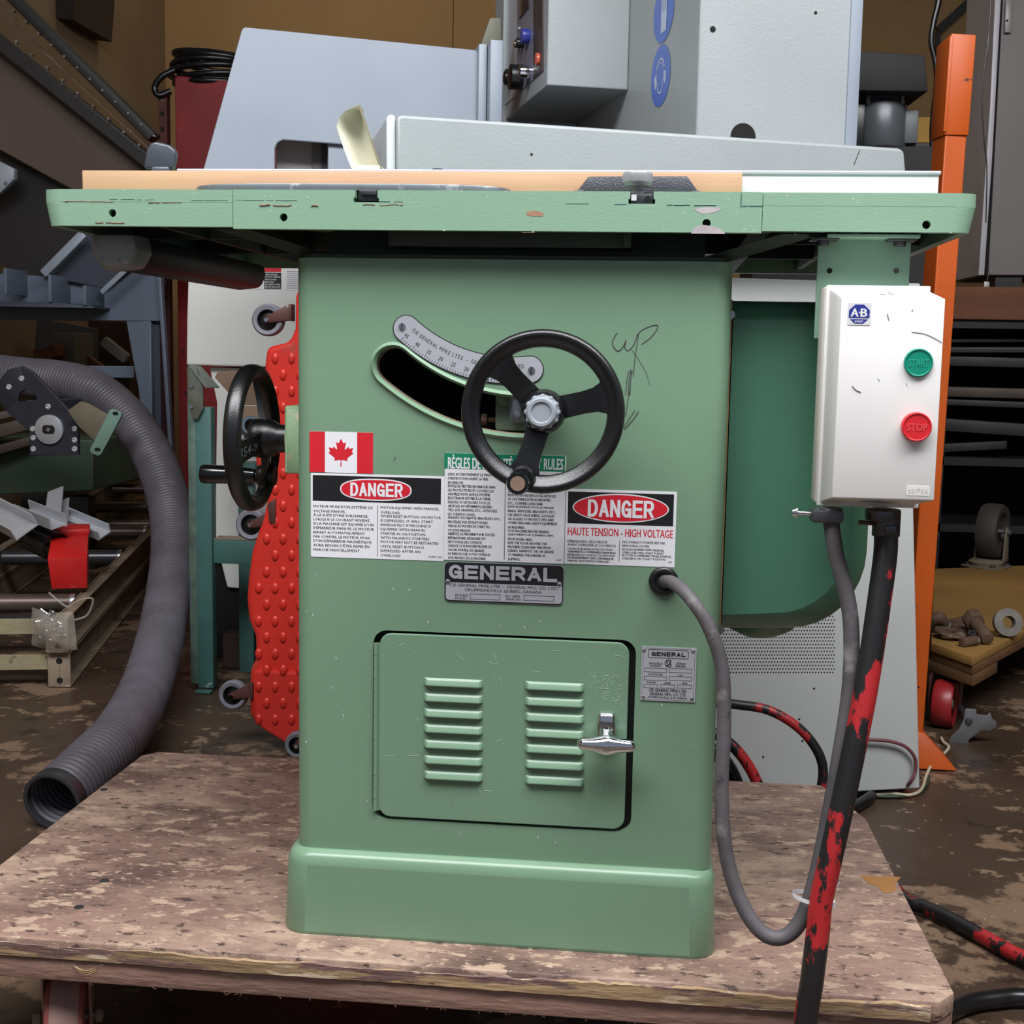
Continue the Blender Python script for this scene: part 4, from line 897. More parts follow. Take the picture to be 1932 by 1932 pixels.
ip = MB().prism(rrect(*a, .0012), yc_-.0003, yc_+.0003).build('rating_mark', M('white_embossed', '#d4d1cd', .5, 0, 0), sb, 'embossed protection mark')
t = MB(); put_text(t, 'IP66', *R(1727, 1751, 921.5, 931.5, yc_-.0004), yc_-.0005, 2, .0)
for l, r_ in ((1714, 1717.5), (1720, 1724)):
    q = R(l, r_, 922.5, 930.5, yc_); t.add([(q[0], yc_-.0005, q[2]), (q[1], yc_-.0005, q[2]), (q[1], yc_-.0005, q[3]), (q[0], yc_-.0005, q[3])], [(0, 1, 2, 3)])
t.build('embossed_letters', BEIGE, ip)
q = R(1599, 1643, 571.5, 613.5, yc_); lg = MB().prism(rrect(*q, .0015), yc_-.0004, yc_+.0002).build('round_logo_label', M('logo_label_back', '#cfcfd2', .4, 0, .02), sb, 'square label with a blue octagon')
cx, cz = (q[0]+q[1])/2, (q[2]+q[3])/2; r8 = (q[1]-q[0])*.445
oc = [(cx+r8*1.08*math.cos(math.radians(22.5+45*k)), cz+r8*1.0*math.sin(math.radians(22.5+45*k))) for k in range(8)]
zs = cz-r8*.38; zs2 = cz-r8*.50
def clipz(poly, z, keep_above):
    out = []
    for i in range(len(poly)):
        a, b = poly[i], poly[(i+1) % len(poly)]; ia = (a[1] >= z) == keep_above; ib = (b[1] >= z) == keep_above
        if ia: out.append(a)
        if ia != ib: t_ = (z-a[1])/(b[1]-a[1]); out.append((a[0]+(b[0]-a[0])*t_, z))
    return out
yo = yc_-.0006; m = MB()
for pz in (clipz(oc, zs, True), clipz(oc, zs2, False)): m.add([(p[0], yo, p[1]) for p in pz], [tuple(range(len(pz)))])
m.build('blue_octagon', BLUEI, lg)
m = MB(); put_text(m, 'A', cx-r8*.82, cx-r8*.06, zs+r8*.12, zs+r8*.92, yo-.0001, 2, .04); put_text(m, 'B', cx+r8*.12, cx+r8*.78, zs+r8*.12, zs+r8*.92, yo-.0001, 2, .04)
d_ = r8*.06; m.add([(cx+.02*r8-d_, yo-.0001, zs+r8*.45), (cx+.02*r8+d_, yo-.0001, zs+r8*.45), (cx+.02*r8+d_, yo-.0001, zs+r8*.6), (cx+.02*r8-d_, yo-.0001, zs+r8*.6)], [(0, 1, 2, 3)])
put_text(m, 'QUALITY', cx-r8*.42, cx+r8*.42, zs2-r8*.36, zs2-r8*.12, yo-.0001, 1, .03); m.build('white_lettering', WHITEL, lg)
m = MB()
for pts, r_ in (([(1674, 592), (1676, 600), (1677, 604)], .0006), ([(1608, 728), (1614, 735), (1624, 740)], .0007), ([(1720, 626), (1745, 630), (1765, 639), (1777, 646)], .0004), ([(1720, 588), (1723, 584)], .0004), ([(1656, 714), (1660, 719)], .0003), ([(1710, 722), (1711, 728)], .0003)):
    m.tube([at(x, y, yc_-.0001) for x, y in pts], r_, 5, 5)
m.build('scuff_marks', M('scuff', '#8a8583', .6, 0, 0), sb, 'thin grey scuff lines', stuff=True)
# clamps under the box
p = at(1567, 975, -.03)
cl = MB().cyl((p.x, p.y, z0-.014), (p.x, p.y, z0+.001), .0125).prism(rrect(at(1528, 970, -.03).x, p.x+.012, z0-.0145, z0-.001, .004), p.y-.013, p.y+.013)
cc = cl.build('cable_clamp', STEEL_DK, sb, 'dark clamp on the left cable', bevel=.002)
a = at(1500, 965, -.035)
MB().cyl((a.x, a.y, a.z-.001), (at(1535, 968, -.035).x, a.y, a.z-.002), .0022, n=12).lathe([(0, -.004), (.004, -.003), (.0048, 0), (.0048, .001), (.0065, .001), (.0065, .002), (0, .002)], (a.x, a.y, a.z-.001), (a.x+1, a.y, a.z-.001), 20).build('clamp_screw', CHROME, cc, 'shiny clamp screw')
p2 = at(1672, 990, -.03)
c2 = MB().cyl((p2.x-.004, p2.y, z0-.011), (p2.x-.004, p2.y, z0+.001), .0185).cyl((p2.x, p2.y, at(1672, 1012, -.03).z), (p2.x, p2.y, z0-.006), .0145).box(p2.x-.004, p2.x+.008, p2.y-.017, p2.y-.012, at(1672, 1003, -.03).z, at(1672, 988, -.03).z).build('cable_clamp', STEEL_DK, sb, 'dull metal clamp on the right cable', bevel=.0015)
a = at(1620, 985, -.03); MB().cyl((a.x, a.y, a.z), (p2.x-.012, a.y, a.z-.001), .0024, n=12).build('clamp_screw', RUST, c2, 'dark protruding clamp screw')

# ------------------------------------------------------------------ cables on the saw
gp_ = at(1252, 1096, YF)
mc_ = thing('motor_cable', 'dusty grey rubber cable looping from the cabinet grommet up to the starter box', 'cable', (gp_.x, YF-.03, at(1470, 1770, -.05).z))
pts = [at(1254, 1097, YF-.004), at(1270, 1100, .005), at(1300, 1126, -.03), at(1336, 1180, -.04), at(1362, 1260, -.042), at(1366, 1370, -.045), at(1361, 1500, -.05), at(1370, 1610, -.055), at(1395, 1695, -.06), at(1430, 1752, -.065), at(1467, 1770, -.068), at(1502, 1750, -.068), at(1530, 1690, -.067), at(1556, 1580, -.06), at(1582, 1440, -.055), at(1603, 1300, -.05), at(1606, 1190, -.045), at(1597, 1120, -.04), at(1578, 1050, -.035), at(1568, 984, -.03)]
MB().tube(pts, lambda t: .0073+.0012*min(1, t*1.6), 18, 8).build('cable', RUBBER, mc_, smooth=80)
MB().torus((gp_.x, YF-.002, gp_.z), (0, 1, 0), .0125, .0042, 40, 12).cyl((gp_.x, YF-.004, gp_.z), (gp_.x, YF+.001, gp_.z), .012).build('grommet', BLACKP, mc_, 'black rubber grommet', smooth=60)
pts2 = [at(1672, 1002, -.03), at(1670, 1050, -.04), at(1658, 1140, -.05), at(1645, 1230, -.058), at(1630, 1320, -.065), at(1608, 1430, -.072), at(1587, 1530, -.078), at(1567, 1620, -.082), at(1549, 1700, -.084), at(1543, 1760, -.086), at(1532, 1850, -.09), at(1520, 1940, -.09)]
e = pts2[-1]; pts2 += [Vector((e.x+.01, -.09, .09)), Vector((e.x+.06, -.11, .03)), Vector((e.x+.14, -.13, .013)), Vector((e.x+.4, -.05, .013))]
single('power_cable', MB().tube(pts2, .0124, 20, 8), REDCABLE, 'thick black cable blotched with red paint hanging from the starter box', 'cable', smooth=80)
zp = at(1533, 1696, -.076)
zt_ = MB(); R_ = []
for k in range(33):
    a = 2*PI*k/32; R_.append(Vector((zp.x+.0200*math.cos(a), zp.y+.002+.0118*math.sin(a), zp.z-.004*math.cos(a)+.001*math.sin(a))))
for k in range(32):
    p, q_ = R_[k], R_[k+1]; h = .0021
    zt_.add([p-Vector((0, 0, h)), q_-Vector((0, 0, h)), q_+Vector((0, 0, h)), p+Vector((0, 0, h))], [(0, 1, 2, 3)])
    c = Vector((zp.x, zp.y, zp.z)); f_ = 1.06
    o = lambda v: Vector((c.x+(v.x-c.x)*f_, c.y+(v.y-c.y)*f_, v.z))
    zt_.add([o(p)-Vector((0, 0, h)), o(q_)-Vector((0, 0, h)), o(q_)+Vector((0, 0, h)), o(p)+Vector((0, 0, h))], [(0, 1, 2, 3)])
zt_.box(zp.x+.016, zp.x+.023, zp.y-.008, zp.y-.001, zp.z-.006, zp.z+.001)
zt_.tube([(zp.x+.020, zp.y-.004, zp.z), (zp.x+.022, zp.y-.004, zp.z+.012), (zp.x+.027, zp.y-.003, zp.z+.022)], .0008, 6, 4)
single('cable_tie', zt_, WHITEL, 'white plastic tie around the two hanging cables', 'cable tie')

# ------------------------------------------------------------------ things on the saw table
def XZ(pts, y): return [(at(a, b, y).x, at(a, b, y).z) for a, b in pts]
# maple board, with the miter gauge in front of it
yb0 = .075
bx0, bx1 = at(155, 330, yb0).x, at(1400, 350, yb0).x; bzt = (at(155, 316, yb0).z+at(1400, 331, yb0).z)/2
single('maple_board', MB().box(bx0, bx1, yb0, yb0+.022, TT+.0002, bzt), MAPLE, 'long pale maple board standing on edge across the saw table', 'board', bevel=.0008)
fe = thing('aluminium_fence', 'long silver aluminium extrusion behind the maple board', 'fence', (0, .12, TT))
fx0, fx1 = at(335, 315, .1).x, at(1770, 350, .1).x; fzt = (at(335, 306, .1).z+at(1766, 337, .1).z)/2
MB().box(fx0, fx1, .0985, .106, TT+.0002, fzt-.004).box(fx0, fx1, .112, .138, TT+.0002, fzt-.006).box(fx0, fx1, .106, .112, TT+.0002, TT+.006).build('extrusion', ALUW, fe, bevel=.0006)
MB().box(fx0, fx1+.002, .0965, .1075, fzt-.0042, fzt).box(fx0, fx1+.002, .111, .140, fzt-.006, fzt).build('top_lip', ALU, fe, 'bright rounded top lip', bevel=.001)
p = at(826, 312, .125); MB().lathe([(0, .006), (.006, .0055), (.0105, .002), (.0115, 0)], (p.x, .125, fzt-.001), (p.x, .125, fzt+1), 28).build('stud', STEEL_DK, fe, 'dull round stud')
# black miter gauge in the right slot
mg = thing('miter_gauge', 'black miter gauge head with a knurled grey knob in the right table slot', 'gauge', (sl[1], .05, TT))
hp = XZ([(1081, 362), (1110, 333), (1150, 332.5), (1297, 332.5), (1325, 362)], .05); zb_ = TT+.0004
hp = [(x, max(z, zb_) if i in (1, 2, 3) else zb_) for i, (x, z) in enumerate(hp)]
hh = MB().prism(hp, .05, .0745)
for s_, pxx in ((-1, 1093), (1, 1312)):
    c = at(pxx, 358, .047); hh.cyl((c.x, .047, TT-.0015), (c.x, .0505, TT-.0015), .0095, n=24)
hh.build('gauge_head', M('black_pebbled_casting', '#3a3a41', .42, .2, .1, 30, bump=.3, bs=480), mg, bevel=.002)
kp = at(1203, 345, .02); ks = abs(at(1253, 345, .02).x-at(1153, 345, .02).x)/100
kz1 = at(1203, 325.5, .02).z; kz0 = at(1203, 352, .02).z
kn = MB().lathe([(0, kz1-TT), (28*ks*.93, kz1-TT), (28*ks, kz1-TT-.0015), (28*ks, kz0-TT+.004), (28*ks*.82, kz0-TT), (13*ks, kz0-TT), (13*ks, 0), (0, 0)], (kp.x, .02, TT), (kp.x, .02, TT+1), 60)
for k in range(60):
    a = 2*PI*k/60; kn.box(kp.x+28*ks*math.cos(a)-.0004, kp.x+28*ks*math.cos(a)+.0004, .02+28*ks*math.sin(a)-.0004, .02+28*ks*math.sin(a)+.0004, kz0+.004, kz1-.0016)
kn.build('knurled_knob', M('dull_aluminium', '#98999b', .45, .2, .1, 40), mg, 'grey knurled clamp knob', smooth=40)
MB().box(sl[1]-.0115, sl[1]+.0115, .003, .44, TT-.0120, TT-.002).build('guide_bar', STEEL_DK, mg, 'steel guide bar', bevel=.0005)
q = R(1191, 1201, 367, 380, .002); MB().box(q[0], q[1], .0012, .003, q[2]+.0008, q[3]-.0002).build('bar_end_chip', M('bright_filed_end', '#d3d2d2', .4, .3, .1), mg, 'bright filed end of the bar')
q = R(1202, 1231, 370, 380, .002); MB().cyl(((q[0]+q[1])/2+.003, .0014, (q[2]+q[3])/2), ((q[0]+q[1])/2+.003, .003, (q[2]+q[3])/2), .003).build('bar_screw', VOID, mg)
# grey half round protractor plate in the left slot
pg = thing('protractor_gauge', 'flat grey half round protractor plate lying over the left table slot', 'gauge', (sl[0], .05, TT))
cxp = at(655, 350, .03).x; Rp = (at(945, 350, .03).x-at(345, 350, .03).x)/2
zt2 = at(600, 341.5, .0).z
half_ = [(cxp+Rp*math.copysign(abs(math.cos(a))**.6, math.cos(a)), .069-.062*math.sin(a)**.6) for a in [PI*k/40 for k in range(41)]]
MB().sweep([(p[0], p[1], TT+.0003) for p in half_], (0, 0, .0078)).build('protractor_plate', M('grey_worn_aluminium', '#7f858a', .38, .6, .1, 20, wear=[('#a6abb0', 20, .6, .05)]), pg, bevel=.001)
q0_ = at(958, 352, .02).x
MB().sweep([(cxp+Rp*.85, .03, TT+.0003), (q0_, .028, TT+.0003), (q0_+.006, .045, TT+.0003), (cxp+Rp*.85, .06, TT+.0003)], (0, 0, .0028)).build('stop_tab', M('tab_steel', '#8a8f94', .4, .7, .1), pg)
MB().box(sl[0]-.0115, sl[0]+.0115, .010, .40, TT-.0105, TT+.0002).box(sl[0]-.008, sl[0]+.011, -.0004, .012, TT-.005, TT+.0003).build('guide_bar', STEEL_DK, pg, bevel=.0006)
# plastic paddle and cream guard behind the fence
pd = MB().prism([(p[0], p[1]) for p in XZ([(270, 318), (276, 283), (283, 270), (292, 266.5), (318, 273), (328, 281), (331, 290), (326, 318)], .16)], .16, .172)
pd.box(at(285, 316, .16).x, at(320, 316, .16).x, .158, .176, TT+.0002, at(300, 314, .16).z)
single('push_paddle', pd, M('dark_grey_soft_plastic', '#3f434d', .35, 0, .15, 12), 'dark grey rounded plastic paddle standing at the left end of the maple board', 'push block', bevel=.004, seg=3)
ygd = .22
Lp = [(664, 320), (650, 285), (640, 255), (635, 238), (639, 222), (653, 208), (676, 198)]; Rr_ = [(718, 320), (712, 297), (704, 272), (697, 250), (691, 233), (684, 215), (676, 198)]
m = MB(); V = []; nn = 9
for (a, b) in zip(Lp, Rr_):
    A, B = at(*a, ygd), at(*b, ygd)
    for k in range(nn):
        t = k/(nn-1); V.append(A.lerp(B, t)+Vector((0, .030*math.sin(PI*t), 0)))
k1 = len(V); V += [v+Vector((.0, .003, 0)) for v in V]; rows = len(Lp)
F = []
for s_, o in ((1, 0), (-1, k1)):
    for r_ in range(rows-1):
        for k in range(nn-1): F.append((o+r_*nn+k, o+r_*nn+k+1, o+(r_+1)*nn+k+1, o+(r_+1)*nn+k))
for r_ in range(rows-1):
    for k in (0, nn-1): F.append((r_*nn+k, (r_+1)*nn+k, k1+(r_+1)*nn+k, k1+r_*nn+k))
gg = thing('dust_chute', 'cream plastic curved chute leaning behind the aluminium fence', 'chute', (at(690, 316, ygd).x, ygd, TT))
m.add(V, F).build('curved_shell', CREAM, gg, smooth=70)
a, b = at(676, 199, ygd-.001), at(716, 318, ygd-.001); d = (b-a).normalized(); s_ = Vector((-d.z, 0, d.x))*.0022
MB().sweep([a, b, b+s_, a+s_], (0, .004, 0)).build('shell_edge', M('cream_edge_dark', '#7d765f', .6, 0, .1), gg, 'darker worn edge')
zz = at(690, 318, ygd).z
MB().box(at(664, 316, ygd).x, at(718, 316, ygd).x, ygd-.002, ygd+.034, TT+.0002, zz+.004).build('chute_foot', CREAM, gg, bevel=.002)
# ------------------------------------------------------------------ background, left side
def slab(pts, y, th, mb=None):
    mb = mb or MB(); return mb.prism(XZ(pts, y), y, y+th)
def bar3(mb, p, q, w_, h_):
    "rectangular bar between two world points"
    p, q = Vector(p), Vector(q); d = (q-p).normalized(); s = d.cross(Vector((0, 0, 1)))
    s = (s if s.length > .01 else Vector((1, 0, 0))).normalized(); u = s.cross(d)
    c = [(-1, -1), (1, -1), (1, 1), (-1, 1)]
    return mb.hexa([p+s*a*w_/2+u*b*h_/2 for a, b in c], [q+s*a*w_/2+u*b*h_/2 for a, b in c])
# inclined hopper machine
yh_ = 3.2
hm = thing('inclined_conveyor', 'large dark inclined conveyor machine with a blue grey frame at the far left', 'machine', (at(120, 600, yh_).x, yh_+.2, 0))
slab([(-260, -80), (0, 100), (280, 318), (420, 430), (250, 435), (135, 354), (0, 281), (-260, 140)], yh_+.02, .03).build('side_panel', BROWNM, hm, 'brown grey side sheet')
slab([(-260, 150), (0, 283), (135, 357), (330, 462), (300, 500), (140, 520), (70, 520), (0, 500), (-260, 470)], yh_+.10, .03).build('lower_panel', DKPANEL, hm, 'dark sheet below the belt')
slab([(155, 440), (300, 455), (292, 470), (200, 545), (78, 521)], yh_+.07, .02).build('hopper_plate', DKMETAL, hm, 'blue grey chute plate', bevel=.004)
s1_ = MB(); bar3(s1_, at(-100, -130, yh_-.01), at(292, 262, yh_-.01), .07, .038); s1_.build('edge_strip', BLACKRUB, hm, 'black upper edge strip', bevel=.006)
s1_ = MB(); bar3(s1_, at(-100, 0, yh_-.02), at(290, 312, yh_-.02), .06, .050); s1_.build('edge_strip', BLACKRUB, hm, 'black lower edge strip', bevel=.006)
s1_ = MB(); bar3(s1_, at(-100, -70, yh_-.05), at(286, 284, yh_-.05), .012, .008); s1_.build('metal_ridge', RUST, hm)
for k in range(12):
    t = k/11; x, y = 24+t*266, 20+t*236
    p = at(x, y, yh_-.05); MB().cyl(p, p+Vector((0, .02, 0)), .0042, n=8).build('bolt', STEEL, hm)
for k in range(9):
    t = k/8; x, y = 30+t*232, 78+t*195
    p = at(x, y, yh_-.056); MB().cyl(p, p+Vector((0, .02, 0)), .0045, n=8).tube([p, p+Vector((0, 0, -.02))], .002, 5, 1).build('hanging_bolt', STEEL, hm)
for a, b, wd in (((82, 517), (158, 440), 17), ((192, 552), (288, 462), 10)):
    p, q = at(*a, yh_), at(*b, yh_); m = MB(); bar3(m, p, q, .012, wd/2478*4.65)
    m.build('flange', M('pale_flange_%d' % wd, '#8c95a1', .45, .2, .1, 10), hm, 'pale folded flange', bevel=.002)
slab([(-30, 290), (26, 318), (26, 338), (2, 362), (-30, 380)], yh_-.03, .03).build('corner_plate', M('grey_corner_plate', '#878c95', .5, .2, .1), hm, 'light grey corner plate', bevel=.003)
p = at(10, 345, yh_-.035); MB().cyl(p, p+Vector((0, .01, 0)), .006, n=10).build('bolt', STEEL, hm)
slab([(-260, 500), (70, 520), (200, 545), (285, 462), (300, 478), (303, 606), (-260, 600)], yh_+.10, .05).build('frame_beam', BLUEGREY, hm, 'blue grey frame plate', bevel=.003)
for x, y0, y1 in ((24, 508, 556), (107, 520, 571), (172, 540, 577)):
    a, b = at(x, y0, yh_), at(x, y1, yh_); MB().box(a.x-.006, a.x+.006, yh_-.06, yh_+.10, b.z, a.z).build('fin', BLUEGREY, hm, bevel=.001)
slab([(-260, 566), (110, 570), (176, 578), (176, 582), (-260, 574)], yh_-.05, .16).build('fin_tray', DKMETAL, hm, bevel=.002)
slab([(238, 606), (284, 606), (289, 930), (275, 960), (262, 740)], yh_+.10, .03).build('leg_plate', BLUEGREY, hm, 'blue grey tapered leg', bevel=.003)
lg_ = MB(); z_ = at(284, 606, yh_+.13).z
a, b = at(284, 606, yh_+.13), at(290, 940, yh_+.13); lg_.box(a.x, a.x+.035, yh_+.13, yh_+.19, 0, a.z); lg_.box(at(-220, 606, 4.3).x, at(-220, 606, 4.3).x+.06, 4.25, 4.31, 0, z_); lg_.build('leg', DKMETAL, hm)
m = MB(); bar3(m, at(299, 470, yh_+.08), at(333, 980, yh_+.08), .03, .014); m.build('outer_post', BLUEGREY, hm, bevel=.002)
m = MB(); bar3(m, at(-150, 697, yh_+.2), at(255, 702, yh_+.2), .03, .045); m.build('cross_brace', BLUEGREY, hm, bevel=.003)
MB().box(at(262, 800, yh_).x, at(290, 800, yh_).x+.02, yh_+.1, yh_+.2, 0, .05).build('foot', BLUEGREY, hm)
# duct corner box high on the left wall
yd = 5.6
single('wall_duct', slab([(25, -60), (146, -60), (139, 38), (72, 30), (50, 15), (20, 0)], yd, .5), M('dark_duct', '#2c2018', .8, 0, .2), 'dark box fixed high on the wall above the conveyor', 'duct')
# dim things under the machine
yk = 4.3
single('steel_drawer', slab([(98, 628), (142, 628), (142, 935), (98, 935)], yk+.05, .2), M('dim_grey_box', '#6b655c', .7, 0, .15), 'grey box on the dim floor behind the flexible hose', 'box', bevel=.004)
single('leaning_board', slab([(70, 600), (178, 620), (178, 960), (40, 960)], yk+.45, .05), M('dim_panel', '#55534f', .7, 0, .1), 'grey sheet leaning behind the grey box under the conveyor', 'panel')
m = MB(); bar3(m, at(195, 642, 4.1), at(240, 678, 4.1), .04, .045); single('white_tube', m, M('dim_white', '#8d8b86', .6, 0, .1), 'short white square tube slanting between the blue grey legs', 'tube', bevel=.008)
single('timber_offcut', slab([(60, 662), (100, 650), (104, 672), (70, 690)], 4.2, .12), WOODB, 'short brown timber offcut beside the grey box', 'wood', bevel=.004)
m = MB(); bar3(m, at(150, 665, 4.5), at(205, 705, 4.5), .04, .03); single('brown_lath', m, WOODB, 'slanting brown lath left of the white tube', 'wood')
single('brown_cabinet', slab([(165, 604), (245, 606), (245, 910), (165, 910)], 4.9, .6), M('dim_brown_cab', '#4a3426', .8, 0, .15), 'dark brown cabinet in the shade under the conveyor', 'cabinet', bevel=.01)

# green machine base with steel bars, lower left
ygb = 3.55
gb_ = thing('green_machine_base', 'dusty green machine base with dark steel bars on top at the left edge', 'machine', (at(50, 900, ygb).x, ygb+.3, 0))
slab([(-260, 830), (175, 830), (176, 925), (-260, 945)], ygb, .5).build('green_body', M('dusty_green', '#3f5443', .6, 0, .2, 3, wear=[('#59503c', 5, .6, .1)]), gb_, bevel=.006)
MB().box(at(-260, 930, ygb).x, at(172, 930, ygb).x, ygb+.02, ygb+.4, 0, .035).box(at(-200, 930, ygb).x, at(-160, 930, ygb).x, ygb+.03, ygb+.1, .03, at(0, 940, ygb).z).box(at(120, 930, ygb).x, at(160, 930, ygb).x, ygb+.03, ygb+.1, .03, at(160, 940, ygb).z).build('plinth', DKPANEL, gb_)
for i, (a, b, h) in enumerate((((-200, 868), (95, 788), .05), ((-200, 905), (92, 822), .035), ((-200, 835), (60, 770), .03))):
    m = MB(); bar3(m, at(*a, ygb-.12-.03*i), at(*b, ygb-.05), .06, h); m.build('steel_bar', BROWNM, gb_, bevel=.004)

# roller conveyor: two stacked frames
rc = thing('roller_conveyor', 'dusty steel roller conveyor on two stacked frames lying on the floor at left', 'conveyor', (-1.7, 2.6, 0))
zr_ = .19
P0 = atz(128, 1166, zr_); P1 = atz(302, 990, zr_); dR = (P1-P0).normalized(); nR = Vector((-dR.y, dR.x, 0))   # points to the left
Q0 = atz(60, 1002, zr_); Wd = (Q0-P0).dot(nR)+.03
EL = 4.3
def chan(o0, zt_, h, parent, name, mt, lab=None):
    m = MB(); e = o0+dR*EL
    for (dz, hh, wd) in ((0, .006, .042), (-h+.006, .006, .042)):
        a = Vector((o0.x, o0.y, zt_+dz-.006)); b = Vector((e.x, e.y, zt_+dz-.006))
        m.hexa([a, a+nR*wd, a+nR*wd+Vector((0, 0, hh)), a+Vector((0, 0, hh))], [b, b+nR*wd, b+nR*wd+Vector((0, 0, hh)), b+Vector((0, 0, hh))])
    return m
for nm, off, s_ in (('side_beam', 0, 1), ('side_beam', Wd, -1)):
    for lv in (0, 1):
        o0 = P0+nR*off+dR*(0 if lv else .02); zt_ = zr_-(.096 if not lv else 0); h = .092
        m = MB(); e = o0+dR*EL
        def plank(d0, d1, za, zb_):
            a = [Vector((o0.x, o0.y, 0))+nR*d0, Vector((o0.x, o0.y, 0))+nR*d1]; b = [v+dR*EL for v in a]
            m.hexa([a[0]+Vector((0, 0, za)), a[1]+Vector((0, 0, za)), a[1]+Vector((0, 0, zb_)), a[0]+Vector((0, 0, zb_))], [b[0]+Vector((0, 0, za)), b[1]+Vector((0, 0, za)), b[1]+Vector((0, 0, zb_)), b[0]+Vector((0, 0, zb_))])
        plank(0, s_*.035, zt_-.004, zt_); plank(0, s_*.035, zt_-h, zt_-h+.004); plank(s_*.026, s_*.030, zt_-h, zt_)
        m.build('side_beam', DUSTY, rc, bevel=.0008, seg=1)
        if off == 0:
            a = Vector((o0.x, o0.y, 0)); m = MB(); m.hexa([a+Vector((0, 0, zt_-h)), a+nR*.058+Vector((0, 0, zt_-h)), a+nR*.058+Vector((0, 0, zt_)), a+Vector((0, 0, zt_))], [v+dR*.006 for v in (a+Vector((0, 0, zt_-h)), a+nR*.058+Vector((0, 0, zt_-h)), a+nR*.058+Vector((0, 0, zt_)), a+Vector((0, 0, zt_)))])
            ep = m.build('end_plate', DUSTY, rc, 'pinkish grey end plate' if lv else 'khaki end plate', bevel=.003)
            for q in ((.020, .022), (.020, .074)):
                p = a+nR*.028+Vector((0, 0, zt_-q[1])); MB().cyl(p-dR*.001, p+dR*.002, .006 if lv else .008).build('slot_hole', VOID, ep)
EDL = -1.6
for lv, zc_ in ((1, zr_-.03), (0, zr_-.125)):
    m = MB(); a = P0+nR*.03+dR*.03; b = a+nR*1.1
    m.hexa([Vector((a.x, a.y, zc_-.018)), Vector((a.x, a.y, zc_+.022)), Vector((a.x, a.y, zc_+.022))+dR*.008, Vector((a.x, a.y, zc_-.018))+dR*.008], [Vector((b.x, b.y, zc_-.018)), Vector((b.x, b.y, zc_+.022)), Vector((b.x, b.y, zc_+.022))+dR*.008, Vector((b.x, b.y, zc_-.018))+dR*.008])
    m.build('cross_rail', DUSTYY, rc, 'dusty yellowish cross rail', bevel=.001)
rol_px = [(158, 1143, .0265), (160, 1117, .026), (222, 1050, .026), (286, 1003, .026), (300, 975, .02), (305, 956, .026), (305, 943, .016), (305, 922, .024), (305, 897, .023), (300, 875, .022)]
for i, (px, py, r_) in enumerate(rol_px):
    if i == 0: c = P0+dR*.19
    elif i == 1: c = P0+dR*.33
    else:
        z_ = atz(px, py, zr_-.02); c = P0+dR*((z_-P0).dot(dR))
    zc_ = zr_-.022-(.03 if i in (0, 4, 6) else 0)
    a = c+nR*.045; b = c+nR*(Wd-.045 if i > 1 else 1.0); a.z = b.z = zc_
    mt = PIPEG if i in (0, 2) else PIPE
    ro = MB().cyl(a, b, r_, n=28).build('roller', mt, rc, smooth=60)
    MB().cyl(a+nR*-.004, a+nR*.012, r_*1.02, n=28).build('bearing_cap', STEEL, ro, 'bright bearing cap', bevel=.002)
# scraps on the conveyor
rb_ = thing('red_box', 'bright red plastic box with a lid among the rollers of the conveyor', 'box', (atz(145, 1095, .19).x, atz(145, 1095, .19).y, .165))
yr = 2.06; cR = Frame(at(92, 1090, yr).x, yr, 22)
f1 = [cR.at(97, 1099), cR.at(88, 1056), cR.at(90, 1053), cR.at(162, 1056), cR.at(164, 1058), cR.at(172, 1099)]
bt = [(95, 1108), (170, 1110), (163, 1056), (88, 1052)]
F0 = [cR.at(*p) for p in bt]; 
F1 = [cR.at(101, 1068, .14), cR.at(192, 1072, .14), cR.at(178, 1000, .10), cR.at(104, 986, .10)]
m = MB(); 
B = [cR.at(97, 1112), cR.at(168, 1112), cR.at(163, 1054), cR.at(88, 1050)]
u0 = (B[0].x+B[3].x)/2; u1 = (B[1].x+B[2].x)/2; zb1 = B[0].z; zt1 = (B[2].z+B[3].z)/2
D = .13; zt3 = cR.at(100, 1008, D*.9).z
MB().hexa([(u0+.006, 0, zb1), (u1-.002, 0, zb1), (u1, -.012, zt1), (u0-.003, -.012, zt1)], [(u0+.006, D, zb1), (u1-.002, D, zb1), (u1+.0, D, zt3), (u0+.002, D, zt3)]).build('box_body', REDP, rb_, frame=cR, bevel=.003)
zt4 = cR.at(100, 985, D).z
MB().hexa([(u0+.0, D-.01, zt3-.004), (u1+.003, D-.01, zt3-.004), (u1+.003, D-.01, zt3+.012), (u0, D-.01, zt3+.012)], [(u0+.0, D+.05, zt3+.004), (u1+.003, D+.05, zt3+.004), (u1+.003, D+.05, zt3+.022), (u0, D+.05, zt3+.022)]).build('lid', REDP, rb_, frame=cR, bevel=.003)
